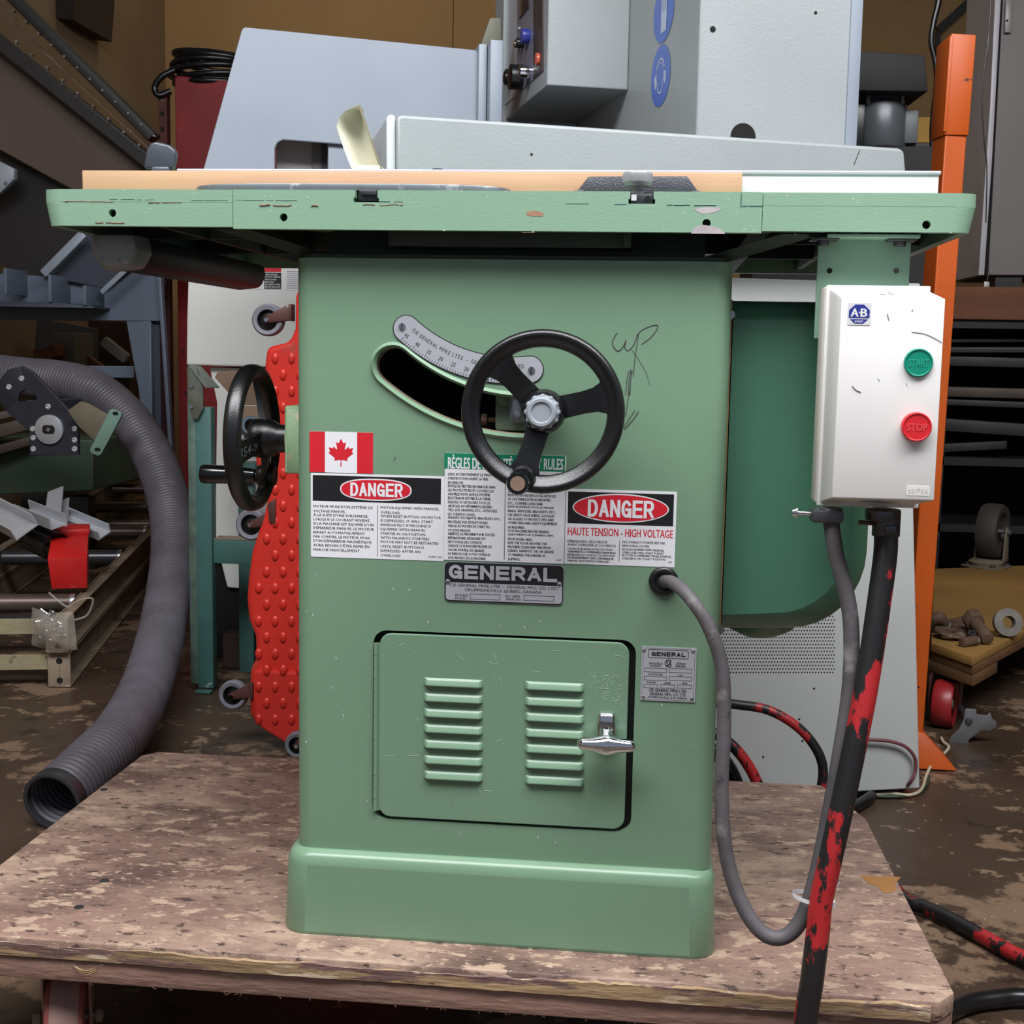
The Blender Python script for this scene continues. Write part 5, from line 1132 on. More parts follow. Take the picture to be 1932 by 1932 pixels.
# aluminium extrusions
def profile_u(name, p, q, up, w_, h_, label):
    p, q = Vector(p), Vector(q); d = q-p; up = Vector(up).normalized(); s = d.normalized().cross(up).normalized(); up = s.cross(d.normalized()); t = .004
    pr = [(-w_/2, 0), (w_/2, 0), (w_/2, h_), (w_/2-t, h_), (w_/2-t, t), (-w_/2+t, t), (-w_/2+t, h_), (-w_/2, h_)]
    return single(name, MB().sweep([p+s*a+up*b for a, b in pr], d), ALU, label, 'profile', 'aluminium offcuts on the conveyor')
zq = .22
profile_u('aluminium_channel', at(-60, 945, 2.32), at(52, 1005, 2.08), (.2, -.8, .7), .075, .04, 'wide aluminium channel lying across the rollers at the left edge')
profile_u('aluminium_channel', at(44, 968, 2.25), at(112, 995, 2.12), (0, -.3, 1), .05, .035, 'short aluminium channel in front of the open square one')
profile_u('aluminium_channel', at(90, 992, 2.2), at(96, 940, 2.4), (1, 0, .3), .045, .05, 'upright open aluminium channel left of the red box')
profile_u('aluminium_channel', at(110, 975, 2.35), at(198, 1012, 2.28), (0, -.5, 1), .05, .03, 'aluminium channel poking out behind the red box')
single('black_tube_offcut', MB().lathe([(.040, 0), (.044, 0), (.044, .13), (.040, .13), (.040, 0)], at(62, 1012, 2.22), at(100, 1030, 2.16), 28), BLACKGL, 'dark tube offcut under the aluminium channels', 'tube')
bg = thing('bag_of_fasteners', 'clear plastic bag of zinc fasteners at the front corner of the conveyor', 'bag', (at(105, 1190, 1.76).x, 1.80, .14))
m = MB(); random.seed(5)
cB = at(103, 1170, 1.755); V = []; ny, nx = 9, 11
for j in range(ny):
    for i in range(nx):
        px = 62+(i/(nx-1))*78+(j/(ny-1))*8*(i/(nx-1)); py = 1152+j*9-abs(i-5)*1.5+(i/(nx-1))*8
        p = at(px, py, 1.755); edge = min(i, nx-1-i, j, ny-1-j)
        V.append(Vector((p.x, 1.752-.008*min(edge, 3)-random.uniform(0, .006), p.z)))
F = [(j*nx+i, j*nx+i+1, (j+1)*nx+i+1, (j+1)*nx+i) for j in range(ny-1) for i in range(nx-1)]
m.add(V, F); m.tube([at(92, 1118, 1.745), at(118, 1140, 1.75), at(130, 1146, 1.755)], .003, 6, 4)
m.tube([at(128, 1146, 1.755), at(150, 1132, 1.755), at(175, 1130, 1.76), at(165, 1160, 1.765), at(140, 1170, 1.76)], .003, 6, 4)
m.build('plastic_bag', CLEARBAG, bg, smooth=80)
m = MB()
for k in range(34):
    p = at(random.uniform(70, 118), random.uniform(1156, 1205), random.uniform(1.742, 1.755)); q = p+Vector((random.uniform(-.02, .02), random.uniform(-.004, .004), random.uniform(-.02, .02)))
    if k % 3: m.cyl(p, q, .0024, n=6)
    else: m.torus(p, (random.uniform(-.4, .4), 1, random.uniform(-.4, .4)), .006, .0018, 12, 5)
m.build('fasteners', STEEL, bg, 'loose zinc screws and nuts', stuff=True)

# black flexible hose
hp_ = [(104, 1508, .80), (165, 1450, .92), (228, 1385, 1.10), (272, 1305, 1.42), (300, 1215, 1.72), (318, 1120, 2.02), (326, 1030, 2.25), (318, 945, 2.42), (288, 860, 2.55), (238, 785, 2.65), (175, 735, 2.72), (110, 718, 2.78), (40, 712, 2.82), (-60, 700, 2.9)]
hpts = [at(x, y, d) for x, y, d in hp_]
P = smooth_path(hpts, 24); 
def ribbed(P, r0, r1, amp, per, n=36, inner=False):
    # resample along the length so each rib gets four rings
    L_ = [0]
    for a, b in zip(P, P[1:]): L_.append(L_[-1]+(b-a).length)
    tot = L_[-1]; cnt = int(tot/per*4); pts = []; j = 0
    for i in range(cnt+1):
        s = tot*i/cnt
        while j < len(L_)-2 and L_[j+1] < s: j += 1
        pts.append(P[j].lerp(P[j+1], (s-L_[j])/max(1e-9, L_[j+1]-L_[j])))
    vs = []; fs = []; up = None; m_ = len(pts)
    for i, p in enumerate(pts):
        d = (pts[min(i+3, m_-1)]-pts[max(i-3, 0)]).normalized()
        if up is None: up = d.orthogonal().normalized()
        up = (up-d*up.dot(d)).normalized(); sd = d.cross(up)
        rr = r0+(r1-r0)*i/(m_-1)+amp*(1, .35, -1, .35)[i % 4]
        vs += [p+(up*math.cos(2*PI*k/n)+sd*math.sin(2*PI*k/n))*rr for k in range(n)]
    for i in range(m_-1):
        for k in range(n): fs.append((i*n+k, i*n+(k+1) % n, (i+1)*n+(k+1) % n, (i+1)*n+k))
    return vs, fs, pts
hs = thing('flexible_hose', 'thick black ribbed hose curving down to an open end on the floor beside the dolly', 'hose', (hpts[1].x, hpts[1].y, .0))
V, F, pts_ = ribbed(P, .0545, .068, .0016, .0135)
MB().add(V, F).build('ribbed_wall', HOSE, hs, smooth=60)
V2, F2, _p = ribbed(P[:110], .0500, .056, .0016, .0135)
MB().add(V2, F2).build('inner_wall', HOSE, hs, smooth=60)
d = (P[0]-P[3]).normalized()
MB().lathe([(.0495, 0), (.0495, .012), (.053, .014), (.0575, .012), (.0575, -.014), (.0555, -.016)], P[0], P[0]+d, 48).build('hose_cuff', M('grey_hose_cuff', '#37373b', .35, .1, .1, 20), hs, 'smooth grey open end cuff', smooth=60)

# black bearing plate with an aluminium disc
yp_ = 2.45
bp_ = thing('bearing_plate', 'dark slotted plate with a round aluminium disc in front of the hose at left', 'machine part', (at(100, 860, yp_).x, yp_+.1, at(100, 860, yp_).z))
pl_ = MB().prism(XZ([(56, 860), (148, 858), (147, 805), (132, 775), (60, 700), (40, 691), (15, 697), (0, 715), (-6, 750), (10, 775), (55, 815)], yp_), yp_, yp_+.014).build('plate', M('blue_black_plate', '#24252f', .5, .1, .15), bp_, bevel=.002)
ov = XZ([(34, 757), (36, 742), (48, 734), (62, 738), (70, 750), (66, 758)], yp_)
cut(pl_, [MB().prism(ov, yp_-.02, yp_+.05)])
c = at(95, 810, yp_); s = 3.9/2478
MB().cyl((c.x, yp_-.012, c.z), (c.x, yp_, c.z), 29*s, n=56).build('disc', M('turned_aluminium', '#b9bcc2', .3, .6, .05, 30), bp_, 'round turned aluminium disc', bevel=.001)
MB().prism([(c.x+x*12.5*s, c.z+z*8.5*s) for x, z in ((-1, -.5), (-.7, -1), (.7, -1), (1, -.5), (1, .5), (.7, 1), (-.7, 1), (-1, .5))], yp_-.0135, yp_-.011).build('disc_slot', BLACKP, bp_); MB().cyl((c.x, yp_-.016, c.z), (c.x, yp_-.012, c.z), 4*s, n=12).build('disc_bolt', STEEL, bp_)
for x, y in ((41, 714), (17, 730), (91, 767), (62, 809), (63, 826), (63, 847), (141, 809), (141, 830), (141, 847)):
    p = at(x, y, yp_); MB().lathe([(0, .001), (.0045, .001), (.0045, .004), (.0085, .003), (.009, 0)], (p.x, yp_, p.z), (p.x, yp_-1, p.z), 16).build('screw', M('zinc_screw', '#c4c6ca', .3, .5, .05) if 'zinc_screw' not in bpy.data.materials else bpy.data.materials['zinc_screw'], bp_)
m = MB(); a = at(70, 780, yp_+.02); m.box(a.x-.03, a.x+.06, yp_+.014, yp_+.4, a.z-.03, a.z+.04); m.build('support_arm', DKMETAL, bp_)
# khaki arm with the slotted green bar
yk2 = 2.38
ka = thing('slotted_bracket', 'khaki steel arm ending in a green slotted bar beside the aluminium disc', 'bracket', (at(190, 860, yk2).x, yk2, at(190, 860, yk2).z))
MB().prism(XZ([(125, 775), (150, 757), (166, 762), (206, 785), (214, 800), (180, 835), (146, 805)], yk2), yk2+.006, yk2+.02).build('arm', KHAKI, ka, bevel=.003)
gbm = MB().prism(XZ([(208, 773), (214, 771), (230, 778), (231, 784), (192, 857), (186, 860), (172, 854), (171, 848)], yk2), yk2-.006, yk2+.006).build('slotted_bar', M('pale_teal_bar', '#6f8d80', .5, .05, .15, 12, wear=[('#8a6a40', 14, .6, .05)]), ka, 'pale teal bar with two slots', bevel=.0015)
for x, y in ((218, 780), (184, 848)):
    p = at(x, y, yk2-.006); MB().prism(rrect(p.x-.009, p.x+.009, p.z-.005, p.z+.005, .0045), yk2-.0072, yk2-.005).build('slot', VOID, gbm)
# ------------------------------------------------------------------ green stand in front of the white machine
ys_ = 1.80
st_ = thing('green_stand', 'tall teal green steel stand with a perforated top bracket left of the saw', 'stand', (at(370, 1300, ys_).x, ys_+.05, 0))
a, b = at(368, 800, ys_), at(398, 800, ys_)
MB().box(a.x, b.x, ys_, ys_+.035, .01, at(380, 768, ys_).z).build('front_leg', GREENST, st_, 'teal green front leg', bevel=.003)
MB().box(at(353, 800, ys_).x, a.x, ys_+.004, ys_+.01, .02, at(380, 700, ys_).z).build('leg_flange', M('scuffed_flange', '#566860', .5, .3, .25, 30), st_, bevel=.001)
MB().box(a.x, b.x, ys_-.025, ys_, .002, .008).build('foot_tab', GREENST, st_, bevel=.001)
MB().box(at(450, 1100, 2.02).x, at(478, 1100, 2.02).x, 2.02, 2.05, .0, at(450, 900, 2.02).z).build('rear_leg', GREENST, st_, 'teal green rear leg', bevel=.003)
MB().box(b.x-.002, at(482, 1040, ys_).x+.05, ys_+.01, ys_+.07, at(430, 1065, ys_).z, at(430, 1020, ys_).z).build('cross_bar', GREENST, st_, 'dusty cross bar', bevel=.002)
MB().box(b.x-.002, at(482, 1040, ys_).x+.05, ys_+.012, ys_+.068, at(430, 1019.5, ys_).z, at(430, 1018, ys_).z).build('dust_layer', DUSTY, st_)
MB().box(b.x-.002, at(482, 800, 2.0).x, 1.99, 2.05, at(430, 902, 2.0).z, at(430, 872, 2.0).z).build('cross_bar', GREENST, st_)
MB().prism(XZ([(352, 692), (358, 688), (370, 692), (383, 730), (383, 770), (372, 792), (362, 788), (354, 750)], ys_-.012), ys_-.012, ys_-.006).build('cheek_plate', M('dusty_cheek', '#5d6155', .55, .3, .3, 20), st_, 'dusty cheek plate with bolts', bevel=.0015)
for x, y in ((361, 728), (361, 767)): p = at(x, y, ys_-.016); MB().cyl(p, p+Vector((0, .008, 0)), .006, n=6).build('bolt', STEEL, st_)
pb_ = MB(); A = [at(356, 688, 1.78), at(379, 690, 1.84), at(414, 730, 1.84), at(388, 730, 1.78)]
pb_.sweep(A, (0, 0, -.003)); pbo = pb_.build('perforated_bracket', M('light_green_bracket', '#7c877c', .5, .2, .15, 14), st_, 'perforated bracket', bevel=.0005)
for x, y in ((374, 695), (381, 705), (389, 715), (397, 724)):
    p = A[0]; n_ = (A[1]-A[0]).cross(A[3]-A[0]).normalized(); dd = ray(x, y); t_ = (p-CP).dot(n_)/dd.dot(n_); q = CP+dd*t_
    u_ = (A[1]-A[0]).normalized(); v_ = (A[3]-A[0]).normalized(); k_ = .0055
    MB().add([q-dd*.002+(u_*math.cos(a_)+v_*math.sin(a_))*k_ for a_ in [2*PI*i/14 for i in range(14)]], [tuple(range(14))]).build('hole', M('pale_hole', '#a9aca8', .6, 0, 0) if 'pale_hole' not in bpy.data.materials else bpy.data.materials['pale_hole'], pbo)

# white machine body behind the stand
yw = 2.12
wm = thing('white_bandsaw', 'tall pale grey machine cabinet with warning stickers left behind the saw', 'machine', (at(470, 1280, yw).x, yw+.2, 0))
MB().prism(XZ([(358, 400), (352, 600), (351, 689), (760, 699), (760, 400)], yw), yw, yw+.35).build('upper_door', M('off_white_door', '#d9dbd7', .45, 0, .03, 4), wm, 'pale grey upper door', bevel=.006)
MB().prism(XZ([(388, 693), (402, 760), (398, 1060), (410, 1064), (422, 1112), (446, 1114), (452, 1060), (760, 1060), (760, 702)], yw), yw+.03, yw+.33).build('lower_body', bpy.data.materials['off_white_door'], wm, bevel=.004)
MB().box(at(395, 1100, yw+.05).x, at(640, 1100, yw+.05).x, yw+.05, yw+.3, 0, at(430, 1065, yw).z).build('dark_base', VOID, wm)
q = R(466, 531, 509, 546, yw-.001); w2 = MB().prism(rrect(*q, .001), yw-.001, yw+.001).build('warning_sticker', WHITEL, wm, 'white sticker with a red strip and pictogram')
q = R(466.5, 530.5, 504, 513, yw-.0014); flat([(q[0], q[2]), (q[1], q[2]), (q[1], q[3]), (q[0], q[3])], yw-.0014).build('red_strip', REDI, w2)
q = R(498.5, 530.5, 514.5, 545, yw-.0014); flat([(q[0], q[2]), (q[1], q[2]), (q[1], q[3]), (q[0], q[3])], yw-.0014).build('black_field', INK, w2)
m = MB(); c = at(481, 524, yw-.0014); s = 3.6/2478
for dx, dz, r1, r2 in ((-2, 3.5, 4.2, 3.4), (-1, -8, 4.2, 3.4)):
    o = [(c.x+(dx+r1*math.cos(t))*s, yw-.0014, c.z+(dz+r1*math.sin(t))*s) for t in [2*PI*k/20 for k in range(20)]]; i_ = [(c.x+(dx+r2*math.cos(t))*s, yw-.0014, c.z+(dz+r2*math.sin(t))*s) for t in [2*PI*k/20 for k in range(20)]]
    m.add(o+i_, [(k, (k+1) % 20, 20+(k+1) % 20, 20+k) for k in range(20)])
for poly in ([(-13, 0), (-8, 1), (0, -1), (10, -4), (15, -10), (12, -14), (8, -8), (-2, -5), (-12, -3)], [(7, 4), (12, 4), (12, 8), (9, 9), (7, 7)]): m.add([(c.x+x*s, yw-.0014, c.z+z*s) for x, z in poly], [tuple(range(len(poly)))])
m.build('hand_pictogram', INK, w2)
m = MB()
for i, (t, l, r_) in enumerate((('HAND HAZARD', 500, 524), ('DO NOT OPERATE', 500, 529), ('WITH GUARD', 500, 522), ('REMOVED', 500, 517), ('DISCONNECT POWER', 500, 529), ('BEFORE SERVICING', 500, 529))): put_text(m, t, *R(l, r_, 516.5+i*4.7, 519.6+i*4.7, yw-.0018), yw-.0018, 1, .02)
m.build('small_print', WHITEL, w2)
q = R(536, 580, 508, 548, yw-.001); w3 = MB().prism(rrect(*q, .002), yw-.001, yw+.001).build('info_sticker', WHITEL, wm, 'white sticker with text lines')
m = MB()
for k in range(9): q = R(541, 578, 512+k*3.9, 512.8+k*3.9, yw-.0014); m.add([(q[0], yw-.0014, q[2]), (q[1], yw-.0014, q[2]), (q[1], yw-.0014, q[3]), (q[0], yw-.0014, q[3])], [(0, 1, 2, 3)])
m.build('text_lines', INKG, w3, stuff=True)
single('brown_box', MB().box(at(395, 1240, 1.95).x, at(700, 1240, 1.95).x, 2.06, 2.13, 0, at(430, 1197, 2.06).z), M('dark_brown_beam', '#33241e', .8, 0, .2, 8), 'dark brown timber lying on the floor behind the stand', 'timber', bevel=.004)
cdp = thing('cardboard_sheet', 'torn brown board leaning behind the side handwheel', 'board', (at(450, 860, 1.95).x, 1.97, at(450, 860, 1.95).z))
MB().prism(XZ([(405, 712), (411, 701), (440, 699), (500, 703), (500, 765), (455, 764), (432, 742)], 1.95), 1.95, 1.965).build('upper_sheet', CARD, cdp, bevel=.001)
MB().prism(XZ([(450, 766), (500, 767), (498, 830), (470, 836), (445, 800)], 1.95), 1.945, 1.965).build('lower_sheet', CARD, cdp, bevel=.001)
p = at(474, 803, 1.90)
single('blue_pipe_fitting', MB().lathe([(.018, 0), (.024, 0), (.026, .004), (.026, .02), (.022, .022), (.022, .06), (.018, .06), (.018, 0)], p, p+Vector((-.4, .6, -.1)), 28), M('blue_grey_fitting', '#7d8e9b', .35, .5, .1), 'blue grey round pipe fitting seen through the side handwheel', 'pipe fitting')
# ------------------------------------------------------------------ red creeper board standing on end
yc2 = 1.335
cr = thing('red_creeper', 'red moulded plastic creeper with dimples standing on end left of the saw cabinet', 'creeper', (at(560, 1400, yc2).x+.05, yc2+.04, .03))
L_ = [(562, 540), (556, 560), (555, 620), (545, 645), (502, 655), (498, 690), (494, 760), (486, 830), (480, 860), (482, 885), (500, 900), (502, 950), (492, 985), (474, 1040), (467, 1090), (464, 1130), (468, 1170), (480, 1200), (482, 1245), (470, 1262), (470, 1350), (488, 1372), (536, 1400)]
Lp = XZ(L_, yc2); cxm = at(600, 900, yc2).x+.02
Rp_ = [(2*cxm-x, z) for x, z in reversed(Lp)]
MB().prism(Lp+Rp_, yc2, yc2+.05).build('body_shell', REDCR, cr, bevel=.012, seg=3)
MB().prism([(cxm+(x-cxm)*.93, z-.0) for x, z in Lp[19:]+Rp_[:4]], yc2-.012, yc2+.01).build('head_pad', REDCR, cr, bevel=.006)
m = MB(); random.seed(2)
for j in range(24):
    for i in range(12):
        px = 488+i*31+(15 if j % 2 else 0); py = 676+j*31
        edge = 510 if py < 830 else (505 if py < 960 else (488 if py < 1090 else 484))
        if px < edge+4 or px > 720 or py > 1375: continue
        p = at(px, py, yc2-(.012 if py > 1262 else 0)); m.ball((p.x, p.y+.001, p.z), .0098, 12, (.9, .6, 1.35))
m.build('dimples', REDCR, cr, 'rows of raised dimples', stuff=True, smooth=80)
def face_caster(root, x, y, R_, bx_, by_, yy, sgn=1):
    "small grey caster seen from its side; bracket goes to (bx_, by_)"
    c = at(x, y, yy); w_ = MB()
    w_.lathe([(R_*.66, -.011), (R_*.9, -.0125), (R_, -.008), (R_, .008), (R_*.9, .0125), (R_*.66, .011), (R_*.66, -.011)], c, c+Vector((0, 1, 0)), 40)
    wo = w_.build('caster_wheel', GREYTIRE, root, 'grey tyred caster', smooth=50)
    MB().lathe([(0, -.006), (R_*.2, -.006), (R_*.25, -.002), (R_*.55, .000), (R_*.62, -.010), (R_*.67, -.010), (R_*.67, .010), (0, .008)], c, c+Vector((0, 1, 0)), 36).build('wheel_hub', BLACKP, wo, 'black hub')
    b = at(bx_, by_, yy); d = (b-c); n_ = Vector((-d.z, 0, d.x)).normalized()
    br_ = MB().sweep([c-d.normalized()*.006+n_*.006, c-d.normalized()*.006-n_*.006, b-n_*.016, b+n_*.016], (0, .002, 0))
    br_.v = [v+Vector((0, -.016, 0)) for v in br_.v]; o2 = MB().sweep([c-d.normalized()*.006+n_*.006, c-d.normalized()*.006-n_*.006, b-n_*.016, b+n_*.016], (0, .002, 0)); o2.v = [v+Vector((0, .014, 0)) for v in o2.v]
    br_.add(o2.v, o2.f); br_.box(min(b.x, b.x+.004), b.x+.006, yy-.016, yy+.016, b.z-.018, b.z+.018)
    br_.build('bracket', BROWNB, root, 'brown caster bracket', bevel=.0006)
    MB().cyl(c+Vector((0, -.02, 0)), c+Vector((0, .018, 0)), .0042, n=12).build('axle', CHROME, root)
k = (yc2+1.44)/2478
face_caster(cr, 507, 604, 31*k, 548, 590, yc2+.02)
face_caster(cr, 476, 989, 31*k, 517, 975, yc2+.02)
face_caster(cr, 441, 1310, 29*k, 476, 1300, yc2+.01)
face_caster(cr, 563, 1404, 26*k, 590, 1380, yc2-.02)
MB().prism(XZ([(505, 950), (520, 940), (520, 990), (508, 985)], yc2-.004), yc2-.006, yc2+.0).build('bracket_plate', BROWNB, cr, bevel=.002)
# ------------------------------------------------------------------ red rack with hose coil
yr2 = 3.75
rk = thing('red_rack', 'dark red steel rack with a rusty slotted upright behind the white panels', 'rack', (at(350, 800, yr2).x, yr2+.2, 0))
a, b = at(326, 150, yr2), at(350, 800, yr2)
MB().prism([(at(326, 140, yr2).x, at(326, 140, yr2).z), (at(326, 140, yr2).x, 0), (at(326, 140, yr2).x+.5, 0), (at(326, 140, yr2).x+.5, at(440, 165, yr2).z)], yr2+.02, yr2+.34).build('side_sheet', REDRACK, rk, bevel=.004)
x_ = at(300, 160, yr2).x
up_ = MB().box(x_, x_+.034, yr2-.01, yr2+.03, 0, at(310, 170, yr2).z).build('slotted_upright', M('rusty_upright', '#47201a', .6, .2, .3, 10), rk, 'rusty slotted upright', bevel=.002)
for k in range(26):
    z_ = at(310, 185, yr2).z-.06*k
    if z_ > .1: MB().box(x_+.010, x_+.022, yr2-.0115, yr2-.009, z_-.012, z_+.006).build('upright_slot', VOID if k % 3 else STEEL, up_)
hc_ = thing('hose_coil', 'coil of black hose lying on top of the red rack', 'hose', (at(390, 150, yr2).x+.05, yr2+.15, at(390, 160, yr2).z))
random.seed(9); cC = at(405, 130, yr2+.16)
for k in range(6):
    R__ = .165-.006*abs(k-2); z_ = at(390, 168, yr2).z+.05+k*.021; pts = []
    for i in range(25):
        a_ = 2*PI*i/24; pts.append((cC.x-.0+R__*1.05*math.cos(a_)+.012*math.sin(k*2), cC.y+R__*.9*math.sin(a_), z_+.012*math.sin(a_*1+k)))
    MB().tube(pts, .0125, 10, 3, caps=False).build('hose_loop', BLACKCABLE, hc_, smooth=80)
MB().tube([at(330, 132, yr2-.01), at(305, 145, yr2-.02), at(292, 165, yr2-.02), at(300, 180, yr2-.02), at(322, 172, yr2-.01)], .013, 10, 6).build('hose_tail', BLACKCABLE, hc_, smooth=80)
# ------------------------------------------------------------------ big grey machine behind the saw
FM = Frame(.749, 1.243, 18)
A = math.radians(18)
gm = thing('grey_machine', 'big light grey woodworking machine with a control box standing right behind the saw', 'machine', (.749, 1.243, 0), A)
def uz(pts, v): return [(FM.at(a, b, v).x, FM.at(a, b, v).z) for a, b in pts]
def fp(pts, v, th): return MB().prism(uz(pts, v), v, v+th)
pr_ = FM.at(1737, 1482, 0); ul = FM.at(880, 1000, 0).x; zpt = FM.at(1460, 526, 0).z
pt = FM.at(1724, 963, 0)
MB().prism([(ul, .02), (0, .02), (pt.x-.0, pt.z), (pt.x-.012, zpt), (ul, zpt)], 0, .5).build('base_panel', GREYW, gm, 'pale grey base panel', frame=FM, bevel=.003)
MB().box(ul+.04, -.04, .03, .45, 0, .03).build('base_plinth', DKPANEL, gm, frame=FM)
m = MB()
for j in range(17):
    for i in range(44):
        px = 1352+i*5.35+(2.6 if j % 2 else 0); py = 1163+j*6.6
        if px > 1574: continue
        p = FM.at(px, py, -.0006); m.add([(p.x+.0016*math.cos(2*PI*k/6), -.0006, p.z+.0016*math.sin(2*PI*k/6)) for k in range(6)], [tuple(range(6))])
m.build('vent_perforation', VOID, gm, 'field of small round vent holes', frame=FM, stuff=True)
for x, y in ((1514, 1398), (1440, 1428), (1536, 1299), (1733, 1297), (1737, 1468), (1508, 1357)):
    p = FM.at(x, y, -.0004); MB().cyl((p.x, -.0006, p.z), (p.x, .001, p.z), .0022, n=8).build('small_hole', VOID, gm, frame=FM)
MB().box(ul+.02, pt.x-.03, .02, .45, zpt, 1.02).build('bed_shade_box', VOID, gm, 'black box painted as the shade below the bed', frame=FM)  # solid black box, its colour stands in for shade under the bed
for py in (475, 506):
    z_ = FM.at(1460, py, .018).z; MB().box(ul+.03, pt.x-.04, .016, .0205, z_-.0006, z_+.0006).build('shelf_line', STEEL_DK, gm, frame=FM)
# bed casting
vb = -.12
bd = fp([(748, 218), (760, 216), (1697, 279), (1707, 284), (1712, 345), (1712, 420), (748, 420)], vb, .55).build('machine_bed', GREYM, gm, 'light grey hammered bed casting', frame=FM, bevel=.006)
fp([(729, 224), (733, 215), (745, 216), (747, 224), (747, 420), (729, 420)], vb+.01, .50).build('bed_end_flange', M('brighter_grey_flange', '#bdc1c4', .4, 0, .1, 16, wear=[('#6d7174', 35, .66, .03)]), gm, frame=FM, bevel=.004)
p = FM.at(1003, 291, vb-.001); MB().cyl((p.x, vb-.001, p.z), (p.x, vb+.002, p.z), .0022, n=10).build('bed_screw', VOID, bd, frame=FM)
MB().tube([FM.at(1622, 283, vb-.0005), FM.at(1616, 298, vb-.0005), FM.at(1611, 311, vb-.0005)], .0007, 5, 3).build('scratch', INK, bd, frame=FM)
# column
vc = -.03
c_l = (FM.at(1322, 10, vc).x+FM.at(1312, 250, vc).x)/2; c_r = (FM.at(1626, 10, vc).x+FM.at(1614, 260, vc).x)/2
zlo = FM.at(1500, 330, vc).z; vd = 1.3
co = MB().box(c_l, c_r, vc, vd, zlo, 1.95).build('column', GREYM, gm, 'tall light grey column', frame=FM, bevel=.004)
e_l = (FM.at(1607, 10, vc).x+FM.at(1592, 260, vc).x)/2
MB().box(e_l, c_r+.001, vc-.004, vc+.002, zlo, 1.95).build('column_edge', GREYP, co, 'paler edge flange', frame=FM, bevel=.001)
for x, y, r_ in ((1345, 55, .0055), (1539, 24, .003)):
    p = FM.at(x, y, vc-.0006); MB().cyl((p.x, vc-.0008, p.z), (p.x, vc+.001, p.z), r_, n=20).build('column_hole', VOID, co, frame=FM)
p = FM.at(1402, 258, vc-.0008); m = MB(); rr = .0245
m.add([(p.x+rr*math.cos(PI*k/18), vc-.0009, p.z+rr*math.sin(PI*k/18)) for k in range(19)]+[(p.x-rr, vc-.0009, p.z-.02), (p.x+rr, vc-.0009, p.z-.02)], [tuple(range(19))+(19, 20)]); m.build('cable_opening', VOID, co, frame=FM)
# signs on the left face of the column (plane u = c_l)
def side_at(px, py, u=c_l):
    d = (FM.I.to_3x3() @ ray(px, py)); o = FM.I @ CP; return o+d*((u-o.x)/d.x)
SBL = M('sign_blue', '#4b68b4', .4, 0, .03); SBW = M('sign_white', '#aab4cc', .45, 0, .02)
ue = c_l-.001
def side_poly(mb, pts, u): mb.add([(u, p[0], p[1]) for p in pts], [tuple(range(len(pts)))])
for cxp, cyp, rx, ry, kind in ((1247, 143, 18, 57, 'head'), (1253, 22, 19, 57, 'glove')):
    c = side_at(cxp, cyp); l = side_at(cxp-rx, cyp); r_ = side_at(cxp+rx, cyp); t_ = side_at(cxp, cyp-ry)
    hv = abs(r_.y-l.y)/2; hz = abs(t_.z-c.z)
    cy_, cz_ = c.y, c.z
    m = MB(); side_poly(m, [(cy_+hv*math.cos(2*PI*k/40), cz_+hz*math.sin(2*PI*k/40)) for k in range(40)], ue); so = m.build('round_blue_sign', SBL, gm, 'round blue mandatory sign', frame=FM)
    m = MB()
    # +v is the left of the picture
    P_ = lambda x, z: (cy_-x*hv, cz_+z*hz)
    def band(pts, wd):
        for (a, b) in zip(pts, pts[1:]):
            dx, dz = b[0]-a[0], b[1]-a[1]; L = math.hypot(dx, dz) or 1; nx, nz = -dz/L*wd, dx/L*wd
            side_poly(m, [P_(a[0]+nx, a[1]+nz), P_(b[0]+nx, b[1]+nz), P_(b[0]-nx, b[1]-nz), P_(a[0]-nx, a[1]-nz)], ue-.0006)
    if kind == 'head':
        band([(.42*math.cos(math.radians(a)), .1+.44*math.sin(math.radians(a))) for a in range(15, 171, 12)], .035)
        band([(.30*math.cos(math.radians(a)), .1+.32*math.sin(math.radians(a))) for a in range(20, 165, 12)], .02)
        band([(-.34, .1), (-.36, -.1), (-.28, -.35), (-.12, -.55), (.1, -.56), (.25, -.38), (.34, -.1), (.33, .1)], .03)
        side_poly(m, [P_(*q) for q in ((-.62, .05), (-.45, .1), (-.36, -.2), (-.45, -.38), (-.55, -.3))], ue-.0006); side_poly(m, [P_(*q) for q in ((.60, .05), (.42, .1), (.38, -.2), (.46, -.34), (.58, -.25))], ue-.0006)
    else:
        side_poly(m, [P_(*q) for q in ((-.2, -.68), (.32, -.66), (.34, .0), (-.22, .0))], ue-.0006)
        for i in range(4): x_ = -.22+i*.14; side_poly(m, [P_(*q) for q in ((x_, .0), (x_+.11, .0), (x_+.12, .55), (x_+.01, .55))], ue-.0006)
    m.build('sign_pictogram', SBW, so, 'pale pictogram', frame=FM)
